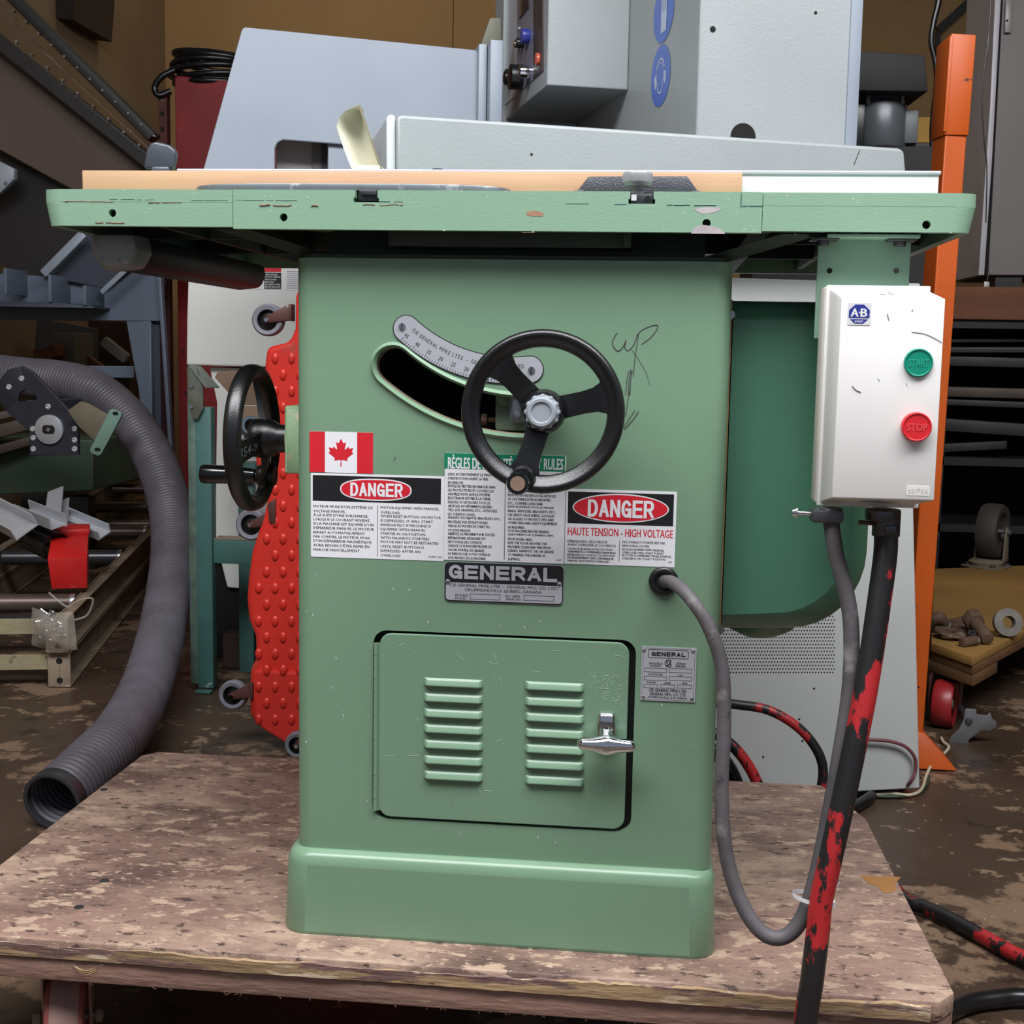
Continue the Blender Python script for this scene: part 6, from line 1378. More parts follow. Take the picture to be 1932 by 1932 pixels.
# overhanging control box at the left of the column
vq = side_at(1187, 100).y
q_r = c_l-.0005; q_l = (FM.at(1036, 20, vq).x+FM.at(1030, 158, vq).x)/2; zq0 = (FM.at(1032, 159, vq).z+FM.at(1184, 171, vq).z)/2
vq1 = side_at(1088, 235).y
cb = MB().box(q_l, q_r, vq, vq1, zq0, 1.95).build('control_box', GREYM, gm, 'grey control box', frame=FM, bevel=.003)
def lf(px, py, u=None): return side_at(px, py, q_l if u is None else u)
ul_ = q_l-.0015
m = MB(); q = [(lf(1030, 100), lf(950, 100))]
def spoly(pts, th, mt, nm, lab=None, off=0.):
    P_ = [lf(x, y) for x, y in pts]
    return MB().sweep([(q_l+.0004-off, p.y, p.z) for p in P_], (-th, 0, 0)).build(nm, mt, cb, lab, frame=FM, bevel=.0006)
spoly([(948, -60), (977, -60), (977, 178), (946, 205)], .003, M('silver_strip', '#b7bcc4', .3, .3, .05), 'silver_sheet', 'silver sheet on the side of the control box')
spoly([(977, -60), (1008, -60), (1008, 150), (977, 178)], .003, M('violet_grey_panel', '#7f7f90', .35, .3, .1, 10), 'control_panel', 'violet grey control panel')
spoly([(1008, -60), (1026, -60), (1026, 134), (1008, 150)], .003, M('dark_brown_label', '#3b2e2c', .5, 0, .25, 30), 'dark_label', 'dark brown label')
spoly([(981, -40), (1001, -40), (1001, 14), (983, 36)], .004, M('dark_display', '#33262c', .2, 0, .05), 'display', 'dark display', .002)
def knob(px, py, r_, ln, mt, nm, lab=None):
    p = lf(px, py); return MB().cyl((q_l, p.y, p.z), (q_l-ln, p.y, p.z), r_, n=24).build(nm, mt, cb, lab, frame=FM, bevel=.0015)
knob(1000, 69, .016, .020, BLUEI, 'blue_button', 'blue push button'); knob(990, 82, .011, .020, BLACKP, 'selector'); knob(984, 84, .008, .018, CHROME, 'selector_stem')
knob(986, 146, .028, .030, BLACKP, 'black_knob', 'black ribbed knob'); knob(968, 147, .015, .022, BLACKP, 'black_knob'); knob(962, 146, .019, .012, BLACKP, 'black_knob')
knob(1003, 136, .014, .028, CHROME, 'key_switch', 'shiny key switch'); knob(1019, 112, .013, .010, M('orange_lamp', '#b8563f', .3, 0, 0), 'orange_button'); knob(982, 54, .004, .006, CHROME, 'small_screw')
MB().box(q_l-.01, c_l-.002, vq1-.004, vq1+.10, zlo, 1.94).build('rear_frame', GREYM, gm, frame=FM)
# vertical bars between the box and the pale panel
for i, (l, r_, t) in enumerate(((903, 920, 82), (920, 945, 80))):
    vv = .60; a, b = FM.at(l, 150, vv), FM.at(r_, 150, vv); MB().box(a.x, b.x-.002, vv-.03*i, vv+.06, FM.at(l, 330, vv).z, FM.at(l, t, vv).z).build('rear_upright', GREYP, gm, frame=FM, bevel=.002)
MB().prism(uz([(905, 92), (925, 34), (945, 34), (945, 92)], .68), .68, .70).build('rear_gusset', M('olive_gusset', '#6b6a5c', .6, 0, .1), gm, frame=FM, bevel=.001)
# pale blue-grey cover panel at the left, its own thing
vp = .62
gp2 = thing('pale_cover_panel', 'large pale sheet cover with a slanted edge and a cut-out, left of the big machine', 'panel', tuple(FM.M @ Vector((FM.at(640, 300, vp).x, vp, 0))), A)
pz = fp([(388, 304), (455, 60), (458, 53), (463, 51), (898, 94), (903, 98), (900, 420), (520, 420), (520, 282), (524, 271), (534, 265), (728, 278), (728, 430), (900, 430), (900, 470), (360, 455)], vp, .012)
pz = fp([(345, 455), (388, 304), (455, 60), (458, 53), (463, 51), (898, 94), (903, 98), (900, 278), (730, 279), (534, 264), (524, 269), (519, 279), (519, 460)], vp, .012)
pz.build('cover_sheet', GREYP, gp2, frame=FM, bevel=.003)
l0, l1 = FM.at(620, 455, vp), FM.at(700, 455, vp)
MB().box(l0.x, l1.x-.01, vp+.012, vp+.05, 0.0, l0.z+.35).build('cover_post', GREYP, gp2, frame=FM)
fp([(522, 240), (760, 250), (760, 330), (760, 470), (522, 470)], vp+.075, .01).build('inner_sheet', M('taupe_sheet', '#a59a96', .6, 0, .05, 4), gp2, 'taupe sheet seen in the cut-out', frame=FM)
for l, r_, mt in ((590, 606, '#6f6864'), (606, 624, '#44424a'), (712, 732, '#4b4447')):
    fp([(l, 250), (r_, 250), (r_, 400), (l, 400)], vp+.068, .006).build('dark_strip', M('strip'+mt, mt, .6, 0, .05), gp2, frame=FM)
fp([(540, 330), (570, 330), (570, 470), (540, 470)], vp+.012, .066).build('inner_brace', GREYP, gp2, frame=FM)

# ------------------------------------------------------------------ right side
# orange post with a foot
yo_ = 1.45
op = thing('orange_post', 'tall orange painted steel post with a splayed foot right of the starter box', 'post', (at(1760, 1400, yo_).x, yo_+.02, 0))
def qpost(l0, l1, r0, r1, y0_, y1_, ytop, ybot, mt, nm, lab=None, bevel=.002):
    a, b = at(l0, ytop, y0_), at(r0, ytop, y1_); c, d = at(l1, ybot, y0_), at(r1, ybot, y1_)
    return a, b, c, d
T_l, T_m, T_r = at(1775, 76, yo_+.045), at(1797, 66, yo_), at(1838, 70, yo_+.006)
zt_p = T_m.z; X = lambda px, py, y: at(px, py, y).x
zb_p = .07
mB = at(1745-38, 1385, yo_).x   # foot of the front edge
mT = T_m.x; rT = T_r.x
lean = (X(1744, 1385, yo_)-rT)
wR = rT-mT
def quadz(x_, y_, z_): return Vector((x_, y_, z_))
front = [quadz(mT+lean, yo_, zb_p), quadz(rT+lean, yo_+.008, zb_p), quadz(rT, yo_+.008, zt_p-.004), quadz(mT, yo_, zt_p)]
back = [quadz(mT+lean-.012, yo_+.07, zb_p), quadz(rT+lean-.02, yo_+.075, zb_p), quadz(rT-.02, yo_+.075, zt_p-.004), quadz(mT-.012, yo_+.07, zt_p-.008)]
MB().hexa(front, back).build('post_tube', ORANGE, op, 'orange square tube', bevel=.003)
zs_ = at(1790, 255, yo_).z
t0_ = (zs_-zb_p)/(zt_p-zb_p); sx = lean*(1-t0_)
sl_ = MB().hexa([quadz(mT+sx-.003, yo_-.004, zs_), quadz(rT+sx+.003, yo_+.003, zs_), quadz(rT+.004, yo_+.003, zt_p+.001), quadz(mT-.003, yo_-.004, zt_p+.003)], [quadz(mT+sx-.016, yo_+.078, zs_), quadz(rT+sx-.02, yo_+.082, zs_), quadz(rT-.02, yo_+.082, zt_p+.001), quadz(mT-.016, yo_+.078, zt_p-.005)])
sl_.build('upper_sleeve', ORANGE, op, 'worn orange sleeve at the top', bevel=.003)
MB().hexa([quadz(mT+sx-.006, yo_-.0065, zs_+.006), quadz(mT+sx+.001, yo_-.0065, zs_+.006), quadz(mT+.001, yo_-.0065, zt_p-.004), quadz(mT-.006, yo_-.0065, zt_p-.004)], [quadz(mT+sx-.006, yo_-.003, zs_+.006), quadz(mT+sx+.001, yo_-.003, zs_+.006), quadz(mT+.001, yo_-.003, zt_p-.004), quadz(mT-.006, yo_-.003, zt_p-.004)]).build('sleeve_seam', ORANGE, op, bevel=.001)
ft_ = [at(1742, 1388, yo_), at(1744, 1400, yo_), at(1798, 1445, yo_-.03), at(1790, 1452, yo_-.03), at(1735, 1448, yo_)]
V = [quadz(ft_[0].x-.03, yo_+.0, .08), quadz(ft_[0].x+.004, yo_, .08), quadz(ft_[2].x, yo_-.02, .004), quadz(ft_[4].x-.03, yo_-.02, .0)]
MB().hexa([quadz(ft_[0].x-.05, yo_, .085), quadz(ft_[0].x+.003, yo_, .078), quadz(atz(1798, 1446).x, yo_-.02, .003), quadz(ft_[0].x-.06, yo_-.02, .003)], [quadz(ft_[0].x-.05, yo_+.07, .085), quadz(ft_[0].x+.003, yo_+.07, .078), quadz(atz(1798, 1446).x, yo_+.09, .003), quadz(ft_[0].x-.06, yo_+.09, .003)]).build('splayed_foot', ORANGE, op, 'orange splayed foot', bevel=.002)
# motor with black hood
ymr = 2.3
mo = thing('grey_motor', 'upright grey electric motor under a black hood right of the grey column', 'motor', (at(1665, 275, ymr).x, ymr+.05, at(1665, 275, ymr).z-.005))
cM = at(1669, 230, ymr); k = (ymr+1.5)/2478; zt_m, zb_m = at(1669, 196, ymr).z, at(1669, 276, ymr).z
MB().lathe([(0, 0), (.062, 0), (.066, .006), (.066, zt_m-zb_m), (.060, zt_m-zb_m+.01), (.058, zt_m-zb_m+.024), (0, zt_m-zb_m+.026)], (cM.x, cM.y+.05, zb_m), (cM.x, cM.y+.05, zb_m+1), 48).build('motor_housing', M('slate_grey_paint', '#55595d', .35, .2, .08, 10), mo, smooth=50, bevel=0)
MB().box(cM.x-.014, cM.x+.014, cM.y-.0105, cM.y-.006, zt_m+.006, zt_m+.012).build('vent_slot', VOID, mo)
for dx in (-.045, .045): MB().box(cM.x+dx-.005, cM.x+dx+.005, cM.y-.0, cM.y+.02, zt_m, zt_m+.026).build('lug', M('slate_lug', '#777b7f', .4, .2, .05) if 'slate_lug' not in bpy.data.materials else bpy.data.materials['slate_lug'], mo, bevel=.002)
MB().box(at(1712, 240, ymr).x-.004, at(1735, 240, ymr).x, ymr+.02, ymr+.09, at(1720, 268, ymr).z, at(1720, 205, ymr).z).build('terminal_box', M('terminal_grey', '#55585a', .5, .1, .05), mo, bevel=.003)
MB().box(at(1610, 240, ymr).x, at(1631, 240, ymr).x, ymr-.0, ymr+.06, zb_m, zt_m).build('switch_block', BLACKP, mo, bevel=.002)
hd_ = XZ([(1560, 92), (1745, 104), (1750, 172), (1560, 165)], ymr-.06)
hz0, hz1 = hd_[3][1], hd_[0][1]
MB().hexa([(hd_[3][0], ymr-.06, at(1650, 170, ymr-.06).z), (hd_[2][0]+.002, ymr-.06, at(1750, 173, ymr-.06).z), (hd_[1][0], ymr-.06, at(1745, 103, ymr-.06).z), (hd_[0][0], ymr-.06, hz1)], [(hd_[3][0]-.04, ymr+.32, at(1650, 170, ymr-.06).z), (hd_[2][0]-.02, ymr+.32, at(1750, 173, ymr-.06).z), (hd_[1][0]-.02, ymr+.32, at(1745, 103, ymr-.06).z), (hd_[0][0]-.04, ymr+.32, hz1)]).build('motor_hood', M('black_hood', '#100f12', .7, 0, .15, 6), mo, 'black hood over the motor', bevel=.005)
q = FM
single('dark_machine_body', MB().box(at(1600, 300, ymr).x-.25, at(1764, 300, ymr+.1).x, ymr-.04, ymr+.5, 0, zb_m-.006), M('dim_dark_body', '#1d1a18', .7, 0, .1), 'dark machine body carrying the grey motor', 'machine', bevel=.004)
yb5 = thing('yellow_board', 'dull yellow board on a dark post between the motor and the orange post', 'board', (at(1745, 270, 3.2).x, 3.22, 0))
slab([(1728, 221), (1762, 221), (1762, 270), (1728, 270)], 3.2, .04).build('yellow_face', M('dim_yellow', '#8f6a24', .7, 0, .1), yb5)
MB().box(at(1728, 270, 3.2).x, at(1760, 270, 3.2).x, 3.2, 3.26, 0, at(1728, 269, 3.2).z).build('dark_post', DKPANEL, yb5)
# hanging black cables at the back
single('hanging_cable', MB().tube([Vector((at(1775, -60, 2.6).x, 2.6, 3.99)), Vector((at(1775, -60, 2.6).x, 2.6, 2.6)), at(1775, -60, 2.6), at(1771, 0, 2.6), at(1762, 40, 2.6), at(1757, 80, 2.6), at(1765, 120, 2.6), at(1766, 160, 2.6), at(1760, 210, 2.6), at(1757, 250, 2.6), at(1758, 300, 2.6), at(1757, 500, 2.6), Vector((at(1757, 500, 2.6).x, 2.62, .01))], lambda t: .012-.006*min(1, t*1.5), 10, 6), BLACKCABLE, 'thick black cable hanging left of the orange post', 'cable', smooth=80)
single('thin_wire', MB().tube([Vector((at(1872, -40, 2.4).x, 2.4, 3.99)), at(1872, -40, 2.4), at(1866, 60, 2.4), at(1857, 130, 2.4), at(1853, 200, 2.4), at(1857, 270, 2.4), at(1862, 318, 2.4), at(1860, 420, 2.4)], .0016, 6, 6), BLACKCABLE, 'thin black wire hanging beside the grey electrical cabinet', 'wire')
m = MB(); bar3(m, at(1842, -8, YB-.03), at(1770, 58, YB-.03), .04, .05); bar3(m, at(1764, 245, YB-.03), at(1730, 280, YB-.03), .04, .045)
bar3(m, at(1770, 58, YB-.03), at(1764, 245, YB-.03), .04, .025)
single('wall_brace', m, BLACKRUB, 'dark slanting brace on the back wall behind the orange post', 'brace')
# grey electrical cabinet, top right
ye = 3.62
ec = thing('electrical_cabinet', 'grey steel cabinet with a white door edge at the upper right', 'cabinet', (at(1960, 520, ye).x, ye+.15, at(1900, 520, ye).z))
Xm = lambda x, y, d=ye: at(x, y, d)
e0 = at(1865, 521, ye); e1 = at(2250, 521, ye)
MB().prism(XZ([(1895, -80), (1876, 300), (1864, 519), (2300, 520), (2300, -80)], ye), ye, ye+.5).build('cabinet_body', M('cabinet_grey', '#6d6663', .5, 0, .06, 3), ec, 'grey cabinet body', bevel=.003)
MB().prism(XZ([(1881, -80), (1893, -80), (1872, 300), (1857, 519), (1846, 519), (1868, 200)], ye-.005), ye-.005, ye+.45).build('door_edge', M('door_edge_white', '#b3b0b6', .4, 0, .08), ec, 'pale door edge', bevel=.002)
MB().prism(XZ([(1890, -80), (1897, -80), (1876, 300), (1864, 519), (1857, 519), (1872, 300)], ye-.008), ye-.004, ye+.01).build('door_gap', VOID, ec)
MB().prism(XZ([(1897, 0), (1909, 0), (1907, 62), (1895, 62)], ye-.012), ye-.018, ye-.0).build('hinge', M('hinge_grey', '#8b8683', .4, .1, .05), ec, 'grey hinge', bevel=.002)
MB().box(at(1880, 540, ye).x, at(1930, 540, ye).x, ye+.02, ye+.2, at(1870, 541.5, ye).z, at(1870, 515, ye).z).box(at(2200, 540, ye).x, at(2250, 540, ye).x, ye+.02, ye+.2, at(2230, 545, ye).z, at(1870, 515, ye).z).build('cabinet_feet', DKPANEL, ec)
p = at(1900, 39, ye-.018); MB().cyl((p.x, ye-.02, p.z), (p.x, ye-.017, p.z), .004).build('hinge_hole', VOID, ec)
MB().tube([at(1866, 508, ye-.02), at(1862, 535, ye-.02)], .0018, 6, 1).build('latch_rod', STEEL_DK, ec)
MB().prism(XZ([(1857, 531), (1867, 532), (1865, 553), (1855, 552)], ye-.022), ye-.024, ye-.018).build('latch_tab', M('latch_white', '#aaa7a2', .4, .1, .05), ec, 'pale latch tab', bevel=.001)
# rack carrying timber and sheet metal
yk1 = 3.6; xr0 = at(1796, 700, yk1).x; ztb = at(1850, 604, yk1).z
rk2 = thing('storage_rack', 'dark steel rack behind the orange post holding timber and sheet metal', 'rack', (xr0+.6, yk1+.3, 0))
for (x_, y_) in ((xr0-.06, yk1), (xr0+1.7, yk1), (xr0-.06, yk1+.6), (xr0+1.7, yk1+.6)): MB().box(x_, x_+.05, y_, y_+.05, 0, ztb).build('rack_leg', DKPANEL, rk2)
shz = []
for z_ in (ztb, at(1850, 864, yk1).z, at(1850, 990, yk1).z):
    MB().box(xr0-.06, xr0+1.75, yk1, yk1+.03, z_-.03, z_).box(xr0-.06, xr0+1.75, yk1+.62, yk1+.65, z_-.03, z_).box(xr0-.06, xr0+1.75, yk1+.03, yk1+.62, z_-.012, z_-.004).build('rack_shelf', DKPANEL, rk2)
MB().box(xr0-.6, xr0+1.8, yk1+.66, yk1+.68, 0, ztb+.1).build('rack_back', M('rack_back_black', '#0e0d0d', .9, 0, .1), rk2)
single('timber_beam', MB().prism(XZ([(1800, 540), (1870, 541), (2300, 545)], yk1-.02)+[(at(2300, 600, yk1-.02).x, ztb+.001), (at(1795, 600, yk1-.02).x, ztb+.001)], yk1-.02, yk1+.25), WOODB, 'reddish timber beam under the grey electrical cabinet', 'timber', bevel=.004)
shp = [((1795, 640), (2100, 638), 10), ((1790, 655), (2100, 655), 12), ((1785, 672), (2100, 680), 14), ((1785, 730), (2100, 738), 16), ((1782, 753), (2100, 765), 14), ((1780, 790), (2100, 812), 16), ((1782, 838), (1900, 832), 12)]
lb = ['topmost dark metal sheet on the storage rack', 'second dark metal sheet from the top of the rack', 'third dark metal sheet from the top of the rack', 'brownish metal sheet midway down the rack', 'long dark sheet just below the brownish one on the rack', 'sloping dark sheet low on the rack', 'lowest dark sheet standing on the rack shelf']
for i, (a, b, t_) in enumerate(shp):
    yy = yk1+.09-.012*(i % 3); p, q_ = at(*a, yy), at(*b, yy); th = (.012, .02, .035, .036, .022, .045, .03)[i]; p.z -= th; q_.z -= th; zz_ = Vector((0, 0, th)); dd_ = Vector((0, .45, 0))
    single('metal_sheet', MB().hexa([p, q_, q_+zz_, p+zz_], [p+dd_, q_+dd_, q_+zz_+dd_, p+zz_+dd_]), M('sheet_%d' % i, '#4a3e34' if i == 3 else '#2e2a28', .55, .1, .3, 4), lb[i], 'metal sheet', 'metal sheets on the storage rack', bevel=.001)
# second dolly
d2_ = thing('plywood_dolly', 'yellow plywood dolly with a red wheel at the lower right', 'dolly', (1.25, 2.4, 0))
zd = .2
cor = [atz(1835, 1240, zd), atz(1932, 1190, zd)]; c0 = atz(1835, 1240, zd); cl = atz(1757, 1213, zd); cbk = atz(1762, 1073, zd); cr_ = c0+(cor[1]-c0)*2.6; cbr = atz(2010, 1064, zd)
cr_ = atz(2030, 1140, zd); pl2 = [c0, cr_, cbr, cbk, cl]
MB().sweep([(p.x, p.y, zd-.022) for p in pl2], (0, 0, .022)).build('top_board', PLY, d2_, 'yellow plywood top', bevel=.002)
MB().sweep([(p.x+.004, p.y+.006, zd-.045) for p in pl2], (0, 0, .022)).build('middle_board', PLYD, d2_, bevel=.0015)
cc_ = c0+(cr_-c0)*.5
MB().sweep([(c0.x+.006, c0.y+.004, zd-.072), (c0.x+.10, c0.y+.16, zd-.072), (c0.x-.1, c0.y+.5, zd-.072), (c0.x-.10, c0.y+.22, zd-.072)], (0, 0, .026)).build('corner_block', PLYD, d2_, bevel=.002)
# red wheel with brake pedal
wx = at(1781, 1352, 1.80); Rw = .058
wax = Vector((.93, -.36, 0)).normalized()
wcn = Vector((wx.x, 1.80, Rw))
rw = MB().lathe([(0, -.016), (Rw*.7, -.018), (Rw*.93, -.024), (Rw, -.018), (Rw, .018), (Rw*.93, .024), (Rw*.7, .018), (Rw*.6, .008), (Rw*.25, .008), (Rw*.2, .02), (0, .02)], wcn, wcn+wax, 40).build('wheel', M('red_polyurethane', '#8e1f22', .4, 0, .15, 12), d2_, 'red wheel', smooth=50)
MB().lathe([(Rw*.72, .0185), (Rw*.6, .009), (Rw*.25, .009), (Rw*.2, .021), (0, .021)], wcn, wcn+wax, 36).build('wheel_centre', DUSTY, rw)
f_ = MB(); side_ = Vector((0, 0, 1))
for s_ in (-1, 1):
    b_ = wcn+wax*.034*s_; per = Vector((-wax.y, wax.x, 0))
    f_.sweep([b_+per*-.02+Vector((0, 0, zd-.073-Rw)), b_+per*.03+Vector((0, 0, zd-.073-Rw)), b_+per*.012+Vector((0, 0, -.012)), b_+per*-.012+Vector((0, 0, -.012))], wax*.004*s_)
f_.build('fork', BROWNB, d2_, bevel=.001)
yq = 1.66
bq = MB().prism(XZ([(1822, 1337), (1842, 1338), (1843, 1348), (1862, 1350), (1868, 1344), (1872, 1356), (1880, 1362), (1880, 1372), (1868, 1379), (1852, 1378), (1828, 1396), (1826, 1412), (1812, 1416), (1795, 1410), (1790, 1398), (1796, 1388), (1810, 1375), (1818, 1358)], yq), yq, yq+.004)
bo_ = bq.build('brake_pedal', M('dull_zinc_pedal', '#6f6f70', .4, .5, .1, 15), d2_, 'dull grey brake pedal', bevel=.0012)
p = at(1828, 1361, yq-.001); MB().lathe([(.009, 0), (.0075, .004), (.004, .005), (0, .005)], (p.x, yq, p.z), (p.x, yq-1, p.z), 20).build('pedal_bolt', STEEL_DK, bo_)
MB().tube([(p.x, yq, p.z), wcn+wax*.035], .006, 8, 1).build('pedal_axle', STEEL_DK, d2_)
for x_, y_ in ((1.45, 2.3), (1.25, 2.9), (1.6, 3.0)):
    MB().cyl((x_, y_, .055), (x_+.04, y_, .055), .055, n=28).build('wheel', RUBBER, d2_); MB().box(x_-.01, x_+.05, y_-.02, y_+.03, .06, zd-.046).build('fork', BROWNB, d2_)
# big caster lying upside down on it
yc3 = 2.85
cz_ = atz(1861, 1069, zd); bcx, bcy = cz_.x, cz_.y
bcs = thing('upturned_caster', 'dark rubber caster standing wheel up on the plywood dolly', 'caster', (bcx, bcy, zd))
k = (bcy+1.44)/2478
MB().sweep([(bcx-46*k, bcy, zd), (bcx, bcy-.10, zd), (bcx+48*k, bcy, zd), (bcx+4*k, bcy+.10, zd)], (0, 0, .006)).build('mounting_plate', KHAKI, bcs, bevel=.002)
for dx, dy in ((-34, 0), (2, -.07), (36, 0), (4, .07)): MB().cyl((bcx+dx*k, bcy+dy, zd+.006), (bcx+dx*k, bcy+dy, zd+.014), .009, n=8).build('bolt', STEEL_DK, bcs)
MB().lathe([(0, 0), (.055, 0), (.06, .012), (.045, .022), (0, .024)], (bcx, bcy, zd+.006), (bcx, bcy, zd+1), 28).build('swivel', KHAKI, bcs)
wc3 = Vector((bcx+2*k, bcy, at(1870, 1002, bcy).z+.0)); axd = Vector((.86, -.5, 0)).normalized(); R3 = 50*k
wc3 = at(1873, 1001, bcy)
MB().lathe([(0, -.02), (R3*.6, -.02), (R3*.7, -.034), (R3*.94, -.034), (R3, -.022), (R3, .022), (R3*.94, .034), (R3*.7, .034), (R3*.6, .015), (0, .018)], wc3, wc3+axd, 44).build('rubber_wheel', M('dusty_dark_rubber', '#37302c', .7, 0, .25, 8, wear=[('#5b5047', 5, .55, .1)]), bcs, smooth=50)
m = MB()
for s_ in (-1, 1):
    b_ = wc3+axd*.045*s_; pe = Vector((-axd.y, axd.x, 0)); zz = zd+.02-wc3.z
    m.sweep([b_+pe*-.03+Vector((0, 0, zz)), b_+pe*.03+Vector((0, 0, zz)), b_+pe*.012+Vector((0, 0, .015)), b_+pe*-.012+Vector((0, 0, .015))], axd*.005*s_)
m.sweep([wc3+axd*-.05+pe*-.03+Vector((0, 0, zz)), wc3+axd*.05+pe*-.03+Vector((0, 0, zz)), wc3+axd*.05+pe*.03+Vector((0, 0, zz)), wc3+axd*-.05+pe*.03+Vector((0, 0, zz))], (0, 0, .006))
m.build('fork', KHAKI, bcs, bevel=.001)
MB().cyl(wc3-axd*.06, wc3+axd*.062, .009, n=10).build('axle_nut', STEEL, bcs)
# rusty parts on the dolly
p = atz(1790, 1194, zd+.01)
single('rusty_disc', MB().lathe([(.012, 0), (.038, 0), (.04, .003), (.038, .007), (.012, .007), (.012, 0)], atz(1792, 1196, zd+.012), atz(1792, 1196, zd+.012)+Vector((.15, -.1, 1)), 32), RUST, 'thin flat rusty ring leaning on other rusty parts on the plywood dolly', 'ring')
fl_ = atz(1903, 1205, zd)
single('flanged_collar', MB().lathe([(.016, -.012), (.034, -.012), (.036, .008), (.020, .012), (.016, .012), (.016, -.012)], fl_+Vector((0, .02, .037)), fl_+Vector((.1, -.9, .35)), 36), M('grey_cast_iron', '#6b6660', .7, .2, .25, 20, bump=.3), 'round grey collar standing at the right on the plywood dolly', 'collar')
a, b = atz(1838, 1172, zd+.045), atz(1864, 1206, zd+.016)
single('rusty_bolt', MB().cyl(a, b, .0155, n=20).cyl(a-(b-a).normalized()*.02, a+(b-a).normalized()*.008, .026, n=6), RUST, 'large rusty bolt lying next to the grey collar', 'bolt', bevel=.002)
single('rusty_plate', MB().sweep([atz(x, y, zd+.002) for x, y in ((1790, 1180), (1825, 1172), (1838, 1185), (1830, 1200), (1800, 1205))], (0, 0, .018)), RUST, 'rusty plate under the flat ring on the plywood dolly', 'plate', bevel=.003)
single('rusty_stub', MB().cyl(atz(1815, 1212, zd+.012), atz(1843, 1208, zd+.012), .012, n=16), RUST, 'short rusty stub at the front of the dolly parts', 'stub', bevel=.002)
single('rusty_elbow', MB().tube([atz(1755, 1180, zd+.02), atz(1770, 1165, zd+.045), atz(1784, 1180, zd+.02)], .016, 12, 5), RUST, 'curved rusty casting beside the orange post on the plywood dolly', 'casting', smooth=70)
single('hex_nut', MB().lathe([(.005, 0), (.011, 0), (.011, .010), (.005, .010), (.005, 0)], atz(1833, 1199, zd+.0165), atz(1833, 1199, zd+.0165)+Vector((0, -.5, 1)), 6), STEEL_DK, 'small hexagonal nut in front of the rusty bolt', 'nut')
# cables and hoses on the floor
zc = .014
def floorpts(l, z_=zc): return [atz(x, y, z_) for x, y in l]
single('floor_cable', MB().tube([atz(1640, 1640, zc)+Vector((0, .1, 0))]+floorpts([(1700, 1690), (1745, 1712), (1790, 1732), (1850, 1765), (1932, 1808), (2040, 1850), (2300, 1880), (2700, 1820)]), .0115, 14, 6), REDCABLE, 'black cable with red paint crossing the floor right of the dolly', 'cable', smooth=80)
single('floor_cable', MB().tube(floorpts([(1700, 1960), (1780, 1915), (1830, 1893), (1880, 1885), (1932, 1882), (2050, 1895), (2300, 1960), (2800, 2100)]), .0125, 14, 6), BLACKCABLE, 'black cable at the bottom right corner beside the dolly', 'cable', smooth=80)
yl = 1.0
L1 = [at(1290, 1340, yl), at(1345, 1327, yl), at(1395, 1330, yl), at(1450, 1340, yl), at(1500, 1368, yl), at(1535, 1405, yl), at(1552, 1445, yl), at(1549, 1490, yl), at(1540, 1530, yl-.02), atz(1500, 1600, .02)+Vector((0, .1, 0))]
L1 = [Vector((p.x, p.y, max(p.z, .016))) for p in L1]
single('arched_cable', MB().tube(L1, .0092, 14, 7), REDCABLE, 'thin black and red cable arching behind the right of the saw', 'cable', smooth=80)
L2 = [at(1310, 1370, yl-.06), at(1350, 1385, yl-.06), at(1385, 1410, yl-.06), at(1412, 1445, yl-.06), at(1432, 1485, yl-.06), at(1445, 1530, yl-.06)]
single('looped_hose', MB().tube([Vector((p.x, p.y, max(p.z, .014))) for p in L2], .0105, 14, 6), REDCABLE, 'outer glossy black hose loop between the saw and the grey machine', 'hose', smooth=80)
L3 = [at(1310, 1400, yl-.02), at(1350, 1420, yl-.02), at(1378, 1455, yl-.02), at(1395, 1500, yl-.02), at(1405, 1540, yl-.02)]
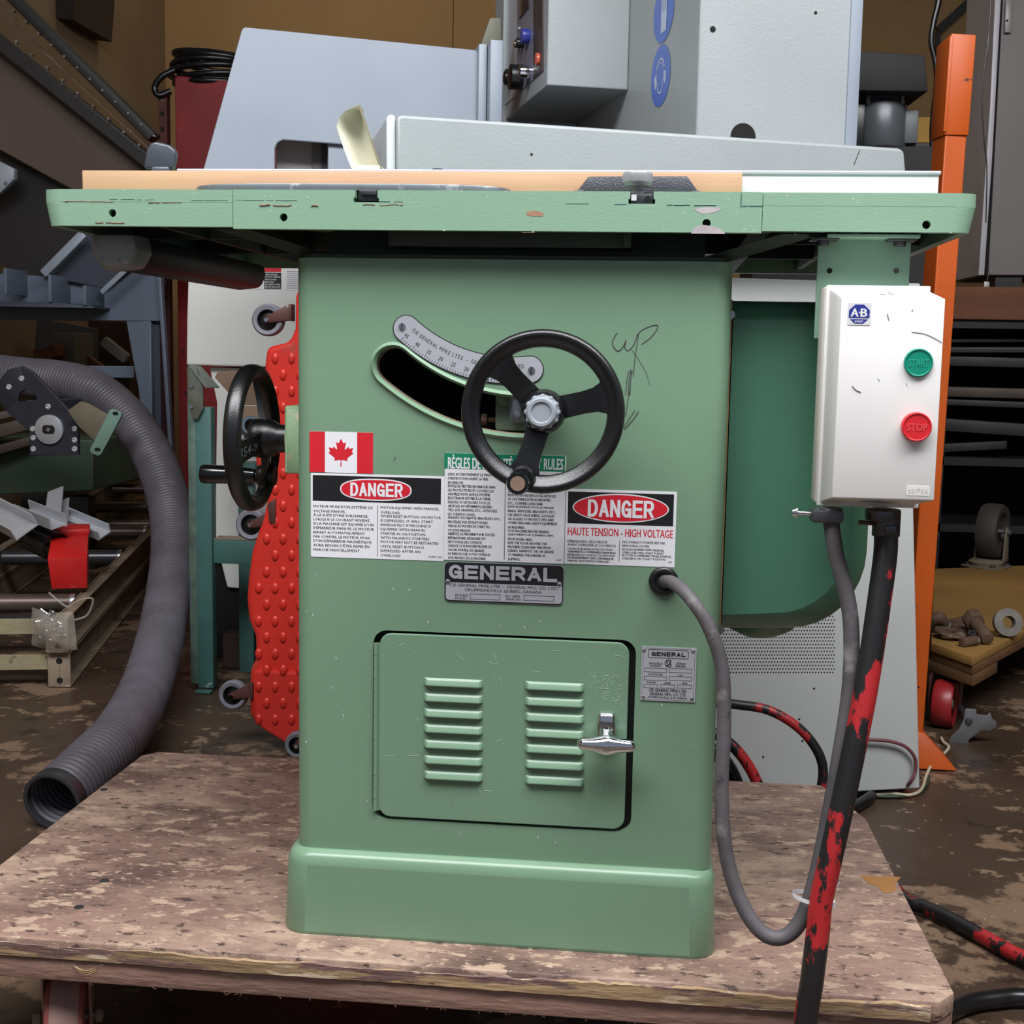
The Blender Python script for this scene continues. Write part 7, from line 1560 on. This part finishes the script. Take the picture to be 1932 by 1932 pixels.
single('looped_hose', MB().tube([Vector((p.x, p.y, max(p.z, .02))) for p in L3], .0150, 14, 6), BLACKCABLE, 'inner thick black hose loop between the saw and the grey machine', 'hose', smooth=80)
wr = thing('cut_cable_end', 'cut black cable end with bare wires beside the back corner of the dolly', 'cable', tuple(atz(1650, 1500, 0)))
MB().tube(floorpts([(1600, 1530), (1630, 1512), (1645, 1502)], .014), .0115, 12, 5).build('cable_end', BLACKCABLE, wr)
WR = M('white_wire', '#b5a892', .5, 0, .1); RD = M('maroon_wire', '#6d3b42', .5, 0, .1)
MB().tube(floorpts([(1645, 1500), (1680, 1497), (1715, 1500), (1738, 1490), (1748, 1462), (1760, 1440), (1778, 1425), (1790, 1410), (1780, 1400), (1776, 1392)], .008), .0036, 8, 6).build('white_wire', WR, wr, 'dusty white wire', smooth=80)
m1 = [atz(1645, 1498, .008), atz(1680, 1494, .008), atz(1700, 1492, .008)]+[FM.M @ (FM.at(x, y, -.012)) for x, y in ((1718, 1475), (1727, 1455), (1726, 1430), (1710, 1410), (1685, 1400), (1650, 1396), (1620, 1397))]
MB().tube(m1, .0036, 8, 6).build('maroon_wire', RD, wr, 'maroon wire looping up', smooth=80)
MB().tube(floorpts([(1645, 1502), (1690, 1503), (1730, 1498), (1750, 1478), (1752, 1465)], .006), .0034, 8, 6).build('green_wire', M('green_wire', '#27382b', .5, 0, .1), wr, 'dark green wire', smooth=80)
# dust and chips on the concrete
random.seed(21); m = MB()
for k in range(260):
    x, y = (random.uniform(.55, 1.6), random.uniform(-.1, 2.0)) if k % 2 else (random.uniform(-1.6, .3), random.uniform(-.3, 1.4))
    s = random.uniform(.0008, .0022); m.add([(x, y, .0003), (x+s*random.uniform(.6, 3), y+s*.4, .0003), (x+s*.6, y+s*random.uniform(.8, 1.6), .0012)], [(0, 1, 2)])
o = m.build('sawdust_chips', M('pale_chips', '#a5957d', .8, 0, .1), None); o['kind'] = 'stuff'; tag(o, 'small pale wood chips and dust scattered on the concrete floor', 'sawdust')
